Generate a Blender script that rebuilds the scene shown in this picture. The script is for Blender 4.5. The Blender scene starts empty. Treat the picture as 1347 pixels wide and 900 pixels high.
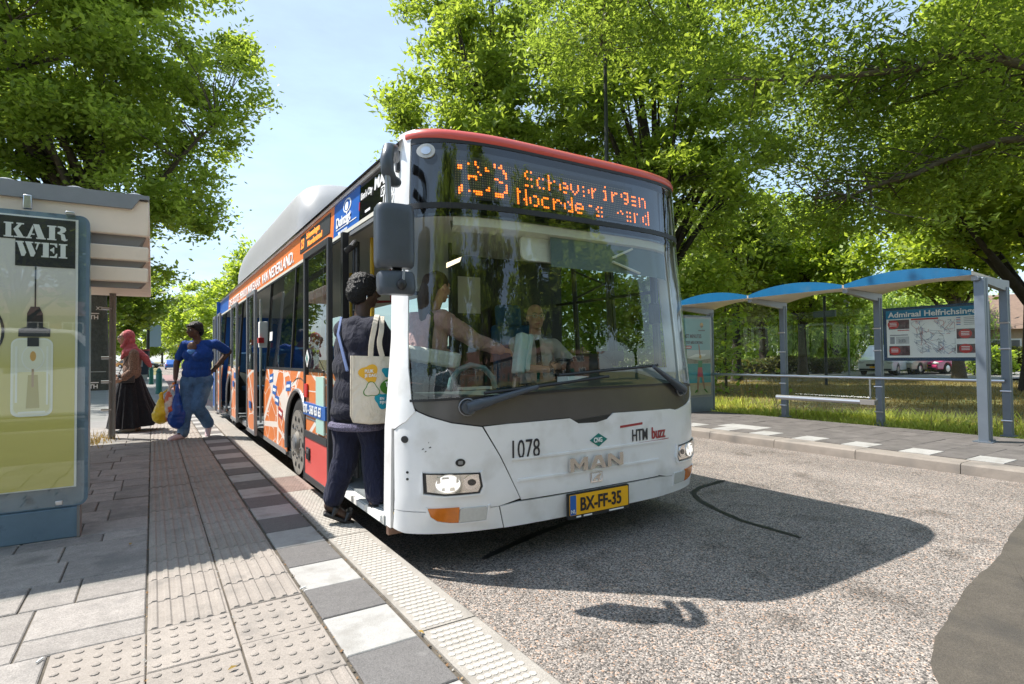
import bpy, bmesh, math, random
import numpy as np
from mathutils import Vector, Matrix, Euler, noise

R = math.radians
SC = bpy.context.scene
COL = SC.collection
rnd = random.Random(7)
rng = np.random.default_rng(11)

# ------------------------------------------------------------------ camera
cam_d = bpy.data.cameras.new('camera')
cam = bpy.data.objects.new('camera', cam_d)
COL.objects.link(cam)
CX, CY, CZ, YAW, PIT, ROL, FPX = -1.28586336, -3.10993628, 1.36504122, .566658580, .0260575439, -.0114164766, 743.680521
cam_d.sensor_width = 36.0
cam_d.lens = FPX / 1347.0 * 36.0
cam_d.clip_start = 0.05
cam_d.clip_end = 2000.0
_f = Vector((math.sin(YAW) * math.cos(PIT), math.cos(YAW) * math.cos(PIT), math.sin(PIT)))
_r = Vector((math.cos(YAW), -math.sin(YAW), 0))
_u = _r.cross(_f)
_r2 = _r * math.cos(ROL) + _u * math.sin(ROL)
_u2 = -_r * math.sin(ROL) + _u * math.cos(ROL)
cam.matrix_world = Matrix(((_r2.x, _u2.x, -_f.x, CX), (_r2.y, _u2.y, -_f.y, CY), (_r2.z, _u2.z, -_f.z, CZ), (0, 0, 0, 1)))
SC.camera = cam

# ------------------------------------------------------------------ world, sun, exposure
SUN = Vector((-1.25, 1.40, 2.85)).normalized()
SUN_EL = math.asin(SUN.z)
SUN_AZ = math.atan2(SUN.x, SUN.y)
W = bpy.data.worlds.new('World')
SC.world = W
W.use_nodes = True
wn, wl = W.node_tree.nodes, W.node_tree.links
wn.clear()
w_out = wn.new('ShaderNodeOutputWorld')
w_bg = wn.new('ShaderNodeBackground')
w_bg.inputs['Strength'].default_value = 0.125
sky = wn.new('ShaderNodeTexSky')
sky.sky_type = 'NISHITA'
sky.sun_disc = False
sky.sun_elevation = SUN_EL
sky.sun_rotation = SUN_AZ
sky.air_density = 1.0
sky.dust_density = 0.8
sky.ozone_density = 1.2
# thin high cloud: a pale veil mixed in with stretched noise
w_tc = wn.new('ShaderNodeTexCoord')
w_map = wn.new('ShaderNodeMapping')
w_map.inputs['Scale'].default_value = (1.3, 2.2, 5.0)
w_noise = wn.new('ShaderNodeTexNoise')
w_noise.inputs['Scale'].default_value = 1.7
w_noise.inputs['Detail'].default_value = 7
w_noise.inputs['Roughness'].default_value = 0.6
w_ramp = wn.new('ShaderNodeValToRGB')
w_ramp.color_ramp.elements[0].position = 0.40
w_ramp.color_ramp.elements[0].color = (0.66, 0.66, 0.66, 1)
w_ramp.color_ramp.elements[1].position = 0.72
w_ramp.color_ramp.elements[1].color = (0.92, 0.92, 0.92, 1)
w_mix = wn.new('ShaderNodeMix')
w_mix.data_type = 'RGBA'
w_mix.inputs['B'].default_value = (1.16, 1.46, 1.74, 1)
wl.new(w_tc.outputs['Generated'], w_map.inputs['Vector'])
wl.new(w_map.outputs['Vector'], w_noise.inputs['Vector'])
wl.new(w_noise.outputs['Fac'], w_ramp.inputs['Fac'])
wl.new(w_ramp.outputs['Color'], w_mix.inputs['Factor'])
wl.new(sky.outputs['Color'], w_mix.inputs['A'])
wl.new(w_mix.outputs['Result'], w_bg.inputs['Color'])
wl.new(w_bg.outputs['Background'], w_out.inputs['Surface'])

sun_d = bpy.data.lights.new('sun', 'SUN')
sun_d.energy = 2.2
sun_d.angle = R(0.53)
sun_d.color = (1.0, 0.955, 0.88)
sun = bpy.data.objects.new('sun', sun_d)
COL.objects.link(sun)
sun.rotation_euler = SUN.to_track_quat('Z', 'Y').to_euler()
sun.location = SUN * 60

SC.view_settings.view_transform = 'Standard'
SC.view_settings.look = 'None'
SC.view_settings.exposure = 1.95
SC.view_settings.gamma = 1.0
SC.view_settings.use_curve_mapping = False
SC.render.engine = 'CYCLES'
SC.cycles.max_bounces = 10
SC.cycles.transparent_max_bounces = 16
SC.cycles.diffuse_bounces = 4
SC.cycles.glossy_bounces = 4
SC.cycles.transmission_bounces = 6
SC.cycles.caustics_reflective = False
SC.cycles.caustics_refractive = False
SC.cycles.use_denoising = True

# ------------------------------------------------------------------ materials
def lin(r, g, b):
    def f(c):
        c /= 255.0
        return c / 12.92 if c <= 0.04045 else ((c + 0.055) / 1.055) ** 2.4
    return (f(r), f(g), f(b))

def _ramp(nt, fac, stops):
    n = nt.nodes.new('ShaderNodeValToRGB')
    cr = n.color_ramp
    while len(cr.elements) > 1:
        cr.elements.remove(cr.elements[-1])
    cr.elements[0].position = stops[0][0]
    cr.elements[0].color = (*stops[0][1], 1)
    for p, c in stops[1:]:
        e = cr.elements.new(p)
        e.color = (*c, 1)
    nt.links.new(fac, n.inputs['Fac'])
    return n

def mat(name, col, rough=.5, metal=0.0, var=0.0, vscale=3.0, bump=0.0, bscale=60.0, emit=0.0, piece=0.0, island=0.0, coat=0.0, spec=0.5, grime=None, speck=None):
    """Principled paint with a fine mottled tone, optional per-piece tone, fine relief."""
    m = bpy.data.materials.new(name)
    m.use_nodes = True
    nt = m.node_tree
    b = nt.nodes['Principled BSDF']
    b.inputs['Roughness'].default_value = rough
    b.inputs['Metallic'].default_value = metal
    b.inputs['Specular IOR Level'].default_value = spec
    if coat:
        b.inputs['Coat Weight'].default_value = coat
        b.inputs['Coat Roughness'].default_value = 0.05
    geo = nt.nodes.new('ShaderNodeNewGeometry')
    fac = None
    if var or piece or island:
        nz = nt.nodes.new('ShaderNodeTexNoise')
        nz.inputs['Scale'].default_value = vscale
        nz.inputs['Detail'].default_value = 8
        nz.inputs['Roughness'].default_value = 0.65
        nt.links.new(geo.outputs['Position'], nz.inputs['Vector'])
        mr = nt.nodes.new('ShaderNodeMapRange')
        mr.inputs['From Min'].default_value = 0.25
        mr.inputs['From Max'].default_value = 0.75
        mr.inputs['To Min'].default_value = 1 - var
        mr.inputs['To Max'].default_value = 1 + var
        nt.links.new(nz.outputs['Fac'], mr.inputs['Value'])
        cur = mr.outputs['Result']
        for amt, src in ((piece, 'obj'), (island, 'isl')):
            if amt:
                if src == 'obj':
                    oi = nt.nodes.new('ShaderNodeObjectInfo')
                    so = oi.outputs['Random']
                else:
                    so = geo.outputs['Random Per Island']
                m2 = nt.nodes.new('ShaderNodeMapRange')
                m2.inputs['To Min'].default_value = 1 - amt
                m2.inputs['To Max'].default_value = 1 + amt
                nt.links.new(so, m2.inputs['Value'])
                mu = nt.nodes.new('ShaderNodeMath')
                mu.operation = 'MULTIPLY'
                nt.links.new(cur, mu.inputs[0])
                nt.links.new(m2.outputs['Result'], mu.inputs[1])
                cur = mu.outputs[0]
        vm = nt.nodes.new('ShaderNodeVectorMath')
        vm.operation = 'SCALE'
        vm.inputs[0].default_value = col
        nt.links.new(cur, vm.inputs['Scale'])
        src_col = vm.outputs['Vector']
        if speck:                      # fine aggregate showing in the surface
            vo = nt.nodes.new('ShaderNodeTexVoronoi')
            vo.inputs['Scale'].default_value = speck[0]
            nt.links.new(geo.outputs['Position'], vo.inputs['Vector'])
            sc_ = nt.nodes.new('ShaderNodeSeparateColor')
            nt.links.new(vo.outputs['Color'], sc_.inputs['Color'])
            m3 = nt.nodes.new('ShaderNodeMapRange')
            m3.inputs['To Min'].default_value = 1 - speck[1]
            m3.inputs['To Max'].default_value = 1 + speck[1]
            nt.links.new(sc_.outputs['Red'], m3.inputs['Value'])
            v3 = nt.nodes.new('ShaderNodeVectorMath')
            v3.operation = 'SCALE'
            nt.links.new(src_col, v3.inputs[0])
            nt.links.new(m3.outputs['Result'], v3.inputs['Scale'])
            src_col = v3.outputs['Vector']
        if grime:
            gz = nt.nodes.new('ShaderNodeTexNoise')
            gz.inputs['Scale'].default_value = grime[1]
            gz.inputs['Detail'].default_value = 9
            nt.links.new(geo.outputs['Position'], gz.inputs['Vector'])
            gr = _ramp(nt, gz.outputs['Fac'], [(grime[2], (0, 0, 0)), (grime[3], (1, 1, 1))])
            mx = nt.nodes.new('ShaderNodeMix')
            mx.data_type = 'RGBA'
            nt.links.new(gr.outputs['Color'], mx.inputs['Factor'])
            nt.links.new(src_col, mx.inputs['A'])
            mx.inputs['B'].default_value = (*grime[0], 1)
            src_col = mx.outputs['Result']
        nt.links.new(src_col, b.inputs['Base Color'])
    else:
        b.inputs['Base Color'].default_value = (*col, 1)
    if bump:
        bz = nt.nodes.new('ShaderNodeTexNoise')
        bz.inputs['Scale'].default_value = bscale
        bz.inputs['Detail'].default_value = 5
        nt.links.new(geo.outputs['Position'], bz.inputs['Vector'])
        bp = nt.nodes.new('ShaderNodeBump')
        bp.inputs['Strength'].default_value = bump
        bp.inputs['Distance'].default_value = 0.01
        nt.links.new(bz.outputs['Fac'], bp.inputs['Height'])
        nt.links.new(bp.outputs['Normal'], b.inputs['Normal'])
    if emit:
        b.inputs['Emission Color'].default_value = (*col, 1)
        b.inputs['Emission Strength'].default_value = emit
    return m

def glass(name, tint, ior=1.8, rough=0.0):
    m = bpy.data.materials.new(name)
    m.use_nodes = True
    nt = m.node_tree
    nt.nodes.clear()
    o = nt.nodes.new('ShaderNodeOutputMaterial')
    fr = nt.nodes.new('ShaderNodeFresnel')
    fr.inputs['IOR'].default_value = ior
    geo = nt.nodes.new('ShaderNodeNewGeometry')
    # same reflectance seen from either side of the pane
    bf = nt.nodes.new('ShaderNodeMix')
    bf.data_type = 'FLOAT'
    bf.inputs['A'].default_value = ior
    bf.inputs['B'].default_value = 1.0 / ior
    nt.links.new(geo.outputs['Backfacing'], bf.inputs['Factor'])
    inv = nt.nodes.new('ShaderNodeMath')
    inv.operation = 'MULTIPLY'
    inv.inputs[1].default_value = 1.0
    nt.links.new(bf.outputs['Result'], inv.inputs[0])
    nt.links.new(inv.outputs[0], fr.inputs['IOR'])
    t = nt.nodes.new('ShaderNodeBsdfTransparent')
    t.inputs['Color'].default_value = (*tint, 1)
    g = nt.nodes.new('ShaderNodeBsdfGlossy')
    g.inputs['Roughness'].default_value = rough
    g.inputs['Color'].default_value = (.95, .97, 1, 1)
    mx = nt.nodes.new('ShaderNodeMixShader')
    nt.links.new(fr.outputs['Fac'], mx.inputs['Fac'])
    nt.links.new(t.outputs['BSDF'], mx.inputs[1])
    nt.links.new(g.outputs['BSDF'], mx.inputs[2])
    nt.links.new(mx.outputs['Shader'], o.inputs['Surface'])
    return m

def leafmat(name, c1, c2, trans=0.45):
    m = bpy.data.materials.new(name)
    m.use_nodes = True
    nt = m.node_tree
    nt.nodes.clear()
    o = nt.nodes.new('ShaderNodeOutputMaterial')
    geo = nt.nodes.new('ShaderNodeNewGeometry')
    nz = nt.nodes.new('ShaderNodeTexNoise')
    nz.inputs['Scale'].default_value = 0.45
    nz.inputs['Detail'].default_value = 3
    nt.links.new(geo.outputs['Position'], nz.inputs['Vector'])
    ad = nt.nodes.new('ShaderNodeMath')
    ad.operation = 'MULTIPLY_ADD'
    ad.inputs[1].default_value = 0.55
    nt.links.new(geo.outputs['Random Per Island'], ad.inputs[0])
    ml = nt.nodes.new('ShaderNodeMath')
    ml.operation = 'MULTIPLY'
    ml.inputs[1].default_value = 0.5
    nt.links.new(nz.outputs['Fac'], ml.inputs[0])
    nt.links.new(ml.outputs[0], ad.inputs[2])
    rp = _ramp(nt, ad.outputs[0], [(0.1, c1), (0.85, c2)])
    d = nt.nodes.new('ShaderNodeBsdfPrincipled')
    d.inputs['Roughness'].default_value = 0.45
    d.inputs['Specular IOR Level'].default_value = 0.35
    nt.links.new(rp.outputs['Color'], d.inputs['Base Color'])
    tr = nt.nodes.new('ShaderNodeBsdfTranslucent')
    hs = nt.nodes.new('ShaderNodeHueSaturation')
    hs.inputs['Hue'].default_value = 0.478
    hs.inputs['Saturation'].default_value = 1.15
    hs.inputs['Value'].default_value = 2.4
    nt.links.new(rp.outputs['Color'], hs.inputs['Color'])
    nt.links.new(hs.outputs['Color'], tr.inputs['Color'])
    mx = nt.nodes.new('ShaderNodeMixShader')
    mx.inputs['Fac'].default_value = trans
    nt.links.new(d.outputs['BSDF'], mx.inputs[1])
    nt.links.new(tr.outputs['BSDF'], mx.inputs[2])
    nt.links.new(mx.outputs['Shader'], o.inputs['Surface'])
    return m

# ------------------------------------------------------------------ mesh helpers
SCRATCH = bpy.data.scenes.new('scratch')       # a bare scene in which lettering and fused skins are evaluated quickly
def evaluated_mesh(o):
    SCRATCH.collection.objects.link(o)
    SCRATCH.view_layers[0].update()
    dg = SCRATCH.view_layers[0].depsgraph
    me = bpy.data.meshes.new_from_object(o.evaluated_get(dg))
    bpy.data.objects.remove(o)
    return me

class MB:
    """collects raw geometry, then links it as one mesh object"""
    def __init__(s):
        s.v, s.f, s.mi, s.cur = [], [], [], 0
    def slot(s, i):
        s.cur = i
        return s
    def add(s, vs, fs):
        o = len(s.v)
        s.v += [tuple(p) for p in vs]
        s.f += [tuple(i + o for i in f) for f in fs]
        s.mi += [s.cur] * len(fs)
        return s
    def box(s, lo, hi):
        x0, y0, z0 = lo
        x1, y1, z1 = hi
        return s.add([(x0, y0, z0), (x1, y0, z0), (x1, y1, z0), (x0, y1, z0), (x0, y0, z1), (x1, y0, z1), (x1, y1, z1), (x0, y1, z1)],
                     [(0, 3, 2, 1), (4, 5, 6, 7), (0, 1, 5, 4), (1, 2, 6, 5), (2, 3, 7, 6), (3, 0, 4, 7)])
    def obox(s, c, size, M):
        hx, hy, hz = size[0] / 2, size[1] / 2, size[2] / 2
        c = Vector(c)
        vs = [c + M @ Vector(p) for p in [(-hx, -hy, -hz), (hx, -hy, -hz), (hx, hy, -hz), (-hx, hy, -hz), (-hx, -hy, hz), (hx, -hy, hz), (hx, hy, hz), (-hx, hy, hz)]]
        return s.add(vs, [(0, 3, 2, 1), (4, 5, 6, 7), (0, 1, 5, 4), (1, 2, 6, 5), (2, 3, 7, 6), (3, 0, 4, 7)])
    def prism(s, pts, vec):
        """flat polygon (3D points) extruded along vec"""
        n = len(pts)
        v = Vector(vec)
        a = [Vector(p) for p in pts]
        b = [p + v for p in a]
        return s.add(a + b, [tuple(range(n))[::-1], tuple(range(n, 2 * n))] + [(i, (i + 1) % n, n + (i + 1) % n, n + i) for i in range(n)])
    def tube(s, pts, r, n=8, cap=True):
        pts = [Vector(p) for p in pts]
        k = len(pts)
        rr = r if isinstance(r, (list, tuple)) else [r] * k
        t0 = (pts[1] - pts[0]).normalized()
        a = Vector((0, 0, 1)) if abs(t0.z) < .9 else Vector((1, 0, 0))
        u = t0.cross(a).normalized()
        vs, fs = [], []
        for i in range(k):
            t = (pts[min(i + 1, k - 1)] - pts[max(i - 1, 0)]).normalized()
            u = (u - t * u.dot(t))
            u = u.normalized() if u.length > 1e-6 else t.orthogonal().normalized()
            w = t.cross(u)
            for j in range(n):
                an = 2 * math.pi * j / n
                vs.append(pts[i] + (u * math.cos(an) + w * math.sin(an)) * rr[i])
        for i in range(k - 1):
            for j in range(n):
                fs.append((i * n + j, i * n + (j + 1) % n, (i + 1) * n + (j + 1) % n, (i + 1) * n + j))
        if cap:
            fs.append(tuple(range(n))[::-1])
            fs.append(tuple(range((k - 1) * n, k * n)))
        return s.add(vs, fs)
    def lathe(s, prof, c=(0, 0, 0), axis='Z', n=24, cap=True):
        """prof: list of (radius, height)"""
        vs, fs = [], []
        for r, h in prof:
            for j in range(n):
                an = 2 * math.pi * j / n
                p = (r * math.cos(an), r * math.sin(an), h)
                if axis == 'X':
                    p = (p[2], p[0], p[1])
                elif axis == 'Y':
                    p = (p[0], p[2], -p[1]) if False else (p[1], p[2], p[0])
                vs.append((p[0] + c[0], p[1] + c[1], p[2] + c[2]))
        k = len(prof)
        for i in range(k - 1):
            for j in range(n):
                fs.append((i * n + j, i * n + (j + 1) % n, (i + 1) * n + (j + 1) % n, (i + 1) * n + j))
        if cap:
            fs.append(tuple(range(n))[::-1])
            fs.append(tuple(range((k - 1) * n, k * n)))
        return s.add(vs, fs)
    def sphere(s, c, r, n=12, M=None):
        rx, ry, rz = r if isinstance(r, (tuple, list)) else (r, r, r)
        m = max(4, n // 2)
        vs, fs = [], []
        c = Vector(c)
        for i in range(m + 1):
            th = math.pi * i / m
            for j in range(n):
                ph = 2 * math.pi * j / n
                p = Vector((rx * math.sin(th) * math.cos(ph), ry * math.sin(th) * math.sin(ph), rz * math.cos(th)))
                vs.append(c + (M @ p if M else p))
        for i in range(m):
            for j in range(n):
                fs.append((i * n + j, (i + 1) * n + j, (i + 1) * n + (j + 1) % n, i * n + (j + 1) % n))
        return s.add(vs, fs)
    def mesh(s, name, mats, smooth=35):
        me = bpy.data.meshes.new(name)
        me.from_pydata(s.v, [], s.f)
        for m in (mats if isinstance(mats, (list, tuple)) else [mats]):
            me.materials.append(m)
        if any(s.mi):
            me.polygons.foreach_set('material_index', s.mi)
        bm = bmesh.new()
        bm.from_mesh(me)
        bmesh.ops.recalc_face_normals(bm, faces=bm.faces)
        bm.to_mesh(me)
        bm.free()
        if smooth:
            me.polygons.foreach_set('use_smooth', [True] * len(me.polygons))
            me.set_sharp_from_angle(angle=R(smooth))
        me.update()
        return me
    def build(s, name, mats, parent=None, smooth=35, bevel=0.0):
        o = put(name, s.mesh(name, mats, smooth), parent)
        if bevel:
            b = o.modifiers.new('bevel', 'BEVEL')
            b.width = bevel
            b.segments = 2
            b.limit_method = 'ANGLE'
            b.angle_limit = R(40)
        return o

def put(name, me, parent=None):
    o = bpy.data.objects.new(name, me)
    COL.objects.link(o)
    if parent is not None:
        o.parent = parent
        if parent.get('_at'):
            o.matrix_parent_inverse = Matrix.Translation(-Vector(parent['_at']))
    return o

def tag(o, label=None, cat=None, group=None, kind=None):
    if label:
        o['label'] = label
    if cat:
        o['category'] = cat
    if group:
        o['group'] = group
    if kind:
        o['kind'] = kind
    return o

def thing(name, label, cat, loc=(0, 0, 0), group=None, local=False):
    """Empty at the thing's base; its parts are given in world metres unless local"""
    o = bpy.data.objects.new(name, None)
    COL.objects.link(o)
    o.location = loc
    o.empty_display_size = 0.2
    if not local:
        o['_at'] = loc
    return tag(o, label, cat, group)

def copy_tree(o, parent=None):
    c = o.copy()
    COL.objects.link(c)
    if parent is not None:
        c.parent = parent
    for ch in list(o.children):
        copy_tree(ch, c)
    return c

def rotz(a):
    return Matrix.Rotation(a, 3, 'Z')

def polymesh(name, polys, mats, parent=None, mapf=None, thick=0.0, cuts=((), ()), smooth=30):
    """flat outlines in (a, b) -> bisected at the cuts, given thickness and bent over mapf(a, b, depth)"""
    bm = bmesh.new()
    for poly in polys:
        vs = [bm.verts.new((a, b, 0)) for a, b in poly]
        bm.faces.new(vs)
    bm.normal_update()
    bmesh.ops.triangulate(bm, faces=bm.faces[:])
    for ax, cs in ((0, cuts[0]), (1, cuts[1])):
        no = (1, 0, 0) if ax == 0 else (0, 1, 0)
        for c in cs:
            co = (c, 0, 0) if ax == 0 else (0, c, 0)
            bmesh.ops.bisect_plane(bm, geom=bm.verts[:] + bm.edges[:] + bm.faces[:], dist=1e-5, plane_co=co, plane_no=no)
    bmesh.ops.recalc_face_normals(bm, faces=bm.faces)
    for f in bm.faces:
        if f.normal.z < 0:
            f.normal_flip()
    if thick:
        ex = bmesh.ops.extrude_face_region(bm, geom=bm.faces[:])
        for g in ex['geom']:
            if isinstance(g, bmesh.types.BMVert):
                g.co.z += 1.0
        orig_low = [v for v in bm.verts if v.co.z < .5]
    for v in bm.verts:
        d = (0.0 if v.co.z > .5 else -thick) if thick else 0.0
        v.co = Vector(mapf(v.co.x, v.co.y, d))
    bmesh.ops.recalc_face_normals(bm, faces=bm.faces)
    if not thick:
        pass
    me = bpy.data.meshes.new(name)
    bm.to_mesh(me)
    bm.free()
    for m in (mats if isinstance(mats, (list, tuple)) else [mats]):
        me.materials.append(m)
    if smooth:
        me.polygons.foreach_set('use_smooth', [True] * len(me.polygons))
        me.set_sharp_from_angle(angle=R(smooth))
    return put(name, me, parent)

def textmesh(name, body, size, m, parent=None, mapf=None, bold=0.0, xs=1.0, extrude=0.002, align='LEFT', shear=0.0, lsp=1.0):
    """lettering as thin raised geometry; mapf(a, b, d) places letter space (a right, b up, d out)"""
    cu = bpy.data.curves.new(name, 'FONT')
    cu.body = body
    cu.size = size
    cu.align_x = align
    cu.offset = bold
    cu.extrude = extrude
    cu.shear = shear
    cu.space_line = lsp
    cu.resolution_u = 3
    t = bpy.data.objects.new('tmp', cu)
    me = evaluated_mesh(t)
    bpy.data.curves.remove(cu)
    n = len(me.vertices)
    co = np.empty(n * 3)
    me.vertices.foreach_get('co', co)
    co = co.reshape(-1, 3)
    out = [tuple(mapf(x * xs, y, z + extrude)) for x, y, z in co]
    me.vertices.foreach_set('co', np.array(out).ravel())
    me.materials.clear()
    me.materials.append(m)
    me.update()
    me.name = name
    return put(name, me, parent)

def fan(cx, cz, r, n=20, rz=None):
    rz = rz or r
    return [(cx + r * math.cos(2 * math.pi * i / n), cz + rz * math.sin(2 * math.pi * i / n)) for i in range(n)]

def rrect(x0, z0, x1, z1, r, n=4):
    p = []
    for cx, cz, a0 in ((x1 - r, z1 - r, 0), (x0 + r, z1 - r, 90), (x0 + r, z0 + r, 180), (x1 - r, z0 + r, 270)):
        for i in range(n + 1):
            a = R(a0 + 90 * i / n)
            p.append((cx + r * math.cos(a), cz + r * math.sin(a)))
    return p
# ------------------------------------------------------------------ the setting: ground, road, pavements
def asphalt(name, c_lo, c_hi, scale):
    m = bpy.data.materials.new(name)
    m.use_nodes = True
    nt = m.node_tree
    b = nt.nodes['Principled BSDF']
    b.inputs['Roughness'].default_value = 0.85
    b.inputs['Specular IOR Level'].default_value = 0.3
    geo = nt.nodes.new('ShaderNodeNewGeometry')
    vo = nt.nodes.new('ShaderNodeTexVoronoi')
    vo.inputs['Scale'].default_value = scale
    vo.inputs['Randomness'].default_value = 1
    nt.links.new(geo.outputs['Position'], vo.inputs['Vector'])
    sp = nt.nodes.new('ShaderNodeSeparateColor')
    nt.links.new(vo.outputs['Color'], sp.inputs['Color'])
    rp = _ramp(nt, sp.outputs['Red'], [(0.0, tuple(c * .35 for c in c_lo)), (0.25, c_lo), (0.7, c_hi), (0.9, tuple(min(1, c * 1.5) for c in c_hi)), (1.0, (c_hi[0] * 1.5, c_hi[1] * 1.0, c_hi[2] * .7))])
    nz = nt.nodes.new('ShaderNodeTexNoise')
    nz.inputs['Scale'].default_value = 0.7
    nz.inputs['Detail'].default_value = 9
    nz.inputs['Roughness'].default_value = 0.7
    nt.links.new(geo.outputs['Position'], nz.inputs['Vector'])
    mr = nt.nodes.new('ShaderNodeMapRange')
    mr.inputs['From Min'].default_value = .3
    mr.inputs['From Max'].default_value = .7
    mr.inputs['To Min'].default_value = .80
    mr.inputs['To Max'].default_value = 1.15
    nt.links.new(nz.outputs['Fac'], mr.inputs['Value'])
    # wear: oil spotting, faint wheel tracks along the lane
    oz = nt.nodes.new('ShaderNodeTexNoise')
    oz.inputs['Scale'].default_value = 2.6
    oz.inputs['Detail'].default_value = 4
    nt.links.new(geo.outputs['Position'], oz.inputs['Vector'])
    orp = _ramp(nt, oz.outputs['Fac'], [(.56, (1, 1, 1)), (.70, (.66, .65, .64))])
    tm_ = nt.nodes.new('ShaderNodeMapping')
    tm_.inputs['Scale'].default_value = (1.0, .06, 1.0)
    nt.links.new(geo.outputs['Position'], tm_.inputs['Vector'])
    tz = nt.nodes.new('ShaderNodeTexNoise')
    tz.inputs['Scale'].default_value = 1.1
    tz.inputs['Detail'].default_value = 3
    nt.links.new(tm_.outputs['Vector'], tz.inputs['Vector'])
    trp = _ramp(nt, tz.outputs['Fac'], [(.35, (.84, .83, .82)), (.6, (1.06, 1.05, 1.04))])
    wm_ = nt.nodes.new('ShaderNodeMix')
    wm_.data_type = 'RGBA'
    wm_.blend_type = 'MULTIPLY'
    wm_.inputs['Factor'].default_value = 1
    nt.links.new(orp.outputs['Color'], wm_.inputs['A'])
    nt.links.new(trp.outputs['Color'], wm_.inputs['B'])
    vm = nt.nodes.new('ShaderNodeVectorMath')
    vm.operation = 'SCALE'
    wq = nt.nodes.new('ShaderNodeMix')
    wq.data_type = 'RGBA'
    wq.blend_type = 'MULTIPLY'
    wq.inputs['Factor'].default_value = 1
    nt.links.new(rp.outputs['Color'], wq.inputs['A'])
    nt.links.new(wm_.outputs['Result'], wq.inputs['B'])
    nt.links.new(wq.outputs['Result'], vm.inputs[0])
    nt.links.new(mr.outputs['Result'], vm.inputs['Scale'])
    nt.links.new(vm.outputs['Vector'], b.inputs['Base Color'])
    bp = nt.nodes.new('ShaderNodeBump')
    bp.inputs['Strength'].default_value = 0.75
    bp.inputs['Distance'].default_value = 0.006
    iv = nt.nodes.new('ShaderNodeMath')
    iv.operation = 'MULTIPLY'
    iv.inputs[1].default_value = -1
    nt.links.new(vo.outputs['Distance'], iv.inputs[0])
    nt.links.new(iv.outputs[0], bp.inputs['Height'])
    nt.links.new(bp.outputs['Normal'], b.inputs['Normal'])
    return m

M_ROAD = asphalt('chip_seal_asphalt', (.125, .113, .105), (.295, .264, .240), 128)
M_TAR = mat('bitumen', (.012, .012, .014), .45, bump=.3, bscale=120)
M_DRYGRASS = mat('dry_lawn', (.20, .16, .055), .95, var=.5, vscale=3.5, bump=.6, bscale=40, grime=((.09, .12, .03), .5, .45, .7))
M_SOIL = mat('soil', (.09, .07, .045), .95, var=.4, vscale=4)
M_SAND = mat('joint_sand', (.10, .085, .066), .95, var=.4, vscale=20, bump=.4, bscale=150)
M_SLAB = mat('paving_concrete', (.275, .25, .23), .85, var=.20, vscale=12, bump=.35, bscale=160, piece=.17, grime=((.13, .125, .12), 3.5, .52, .8), speck=(230, .22))
M_GUIDE = mat('tactile_concrete', (.285, .25, .22), .85, var=.14, vscale=9, bump=.3, bscale=170, piece=.07, grime=((.17, .155, .14), 5, .55, .8), speck=(260, .15))
M_WHITE_TILE = mat('white_tile', (.345, .335, .32), .75, var=.10, vscale=14, bump=.2, bscale=160, piece=.05, grime=((.22, .205, .185), 6, .5, .8), speck=(240, .10))
M_DARK_TILE = mat('dark_tile', (.125, .118, .115), .8, var=.12, vscale=14, bump=.25, bscale=160, piece=.08, grime=((.24, .23, .22), 6, .6, .8), speck=(240, .22))
M_KERB = mat('kerb_concrete', (.30, .275, .245), .85, var=.16, vscale=8, bump=.3, bscale=140, piece=.06, grime=((.2, .18, .155), 4.5, .52, .8), speck=(240, .15))
M_STUD = mat('worn_stud', (.42, .39, .35), .8, var=.12, vscale=10, speck=(240, .1))
M_KERB2 = mat('kerb_concrete_right', (.26, .225, .195), .85, var=.2, vscale=6, bump=.3, bscale=140, piece=.08, grime=((.13, .12, .11), 3, .5, .75))
M_PAVE_R = mat('grey_paving', (.115, .103, .096), .9, var=.35, vscale=6, bump=.4, bscale=120, piece=.10)
M_FAR_PAVE = mat('far_paving', (.21, .2, .19), .9, var=.2, vscale=2)
M_REDPAVE = mat('red_brick_paving', (.26, .155, .145), .9, var=.2, vscale=3)
M_PATH = mat('far_road_asphalt', (.22, .21, .2), .9, var=.15, vscale=1.5)

def sheet(name, x0, y0, x1, y1, z, m, nx=1, ny=1):
    mb = MB()
    for i in range(nx):
        for j in range(ny):
            a, b = x0 + (x1 - x0) * i / nx, x0 + (x1 - x0) * (i + 1) / nx
            c, d = y0 + (y1 - y0) * j / ny, y0 + (y1 - y0) * (j + 1) / ny
            mb.add([(a, c, z), (b, c, z), (b, d, z), (a, d, z)], [(0, 1, 2, 3)])
    o = mb.build(name, m, smooth=0)
    return tag(o, kind='structure')

sheet('ground', -700, -700, 700, 700, -0.06, M_DRYGRASS)
sheet('road', -0.4, -60, 6.62, 330, 0.0, M_ROAD)
def box_struct(name, lo, hi, m):
    return tag(MB().box(lo, hi).build(name, m, smooth=0), kind='structure')
# stop platform: bed of sand under loose-laid tiles, 5 cm below their tops
pave = box_struct('pavement', (-6.0, -6.0, -0.05), (-0.295, 13.4, 0.160), M_SAND)
far_pave = box_struct('far_pavement', (-14.0, 13.404, -0.05), (-0.62, 52, 0.165), M_FAR_PAVE)
box_struct('left_pavement', (-14, -30, -0.05), (-6.004, 13.4, 0.16), M_FAR_PAVE)
sheet('cycle_path', -0.62, 13.41, 0.35, 60, 0.012, M_REDPAVE)
sheet('cross_road', -60, -11.4, -.41, -6.02, -.002, M_PATH)
sheet('side_street', -60, 52.5, -0.41, 60, 0.006, M_PATH)
far_pave2 = box_struct('distant_pavement', (-14.0, 60.3, -0.05), (-2.2, 300, 0.15), M_FAR_PAVE)

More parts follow.
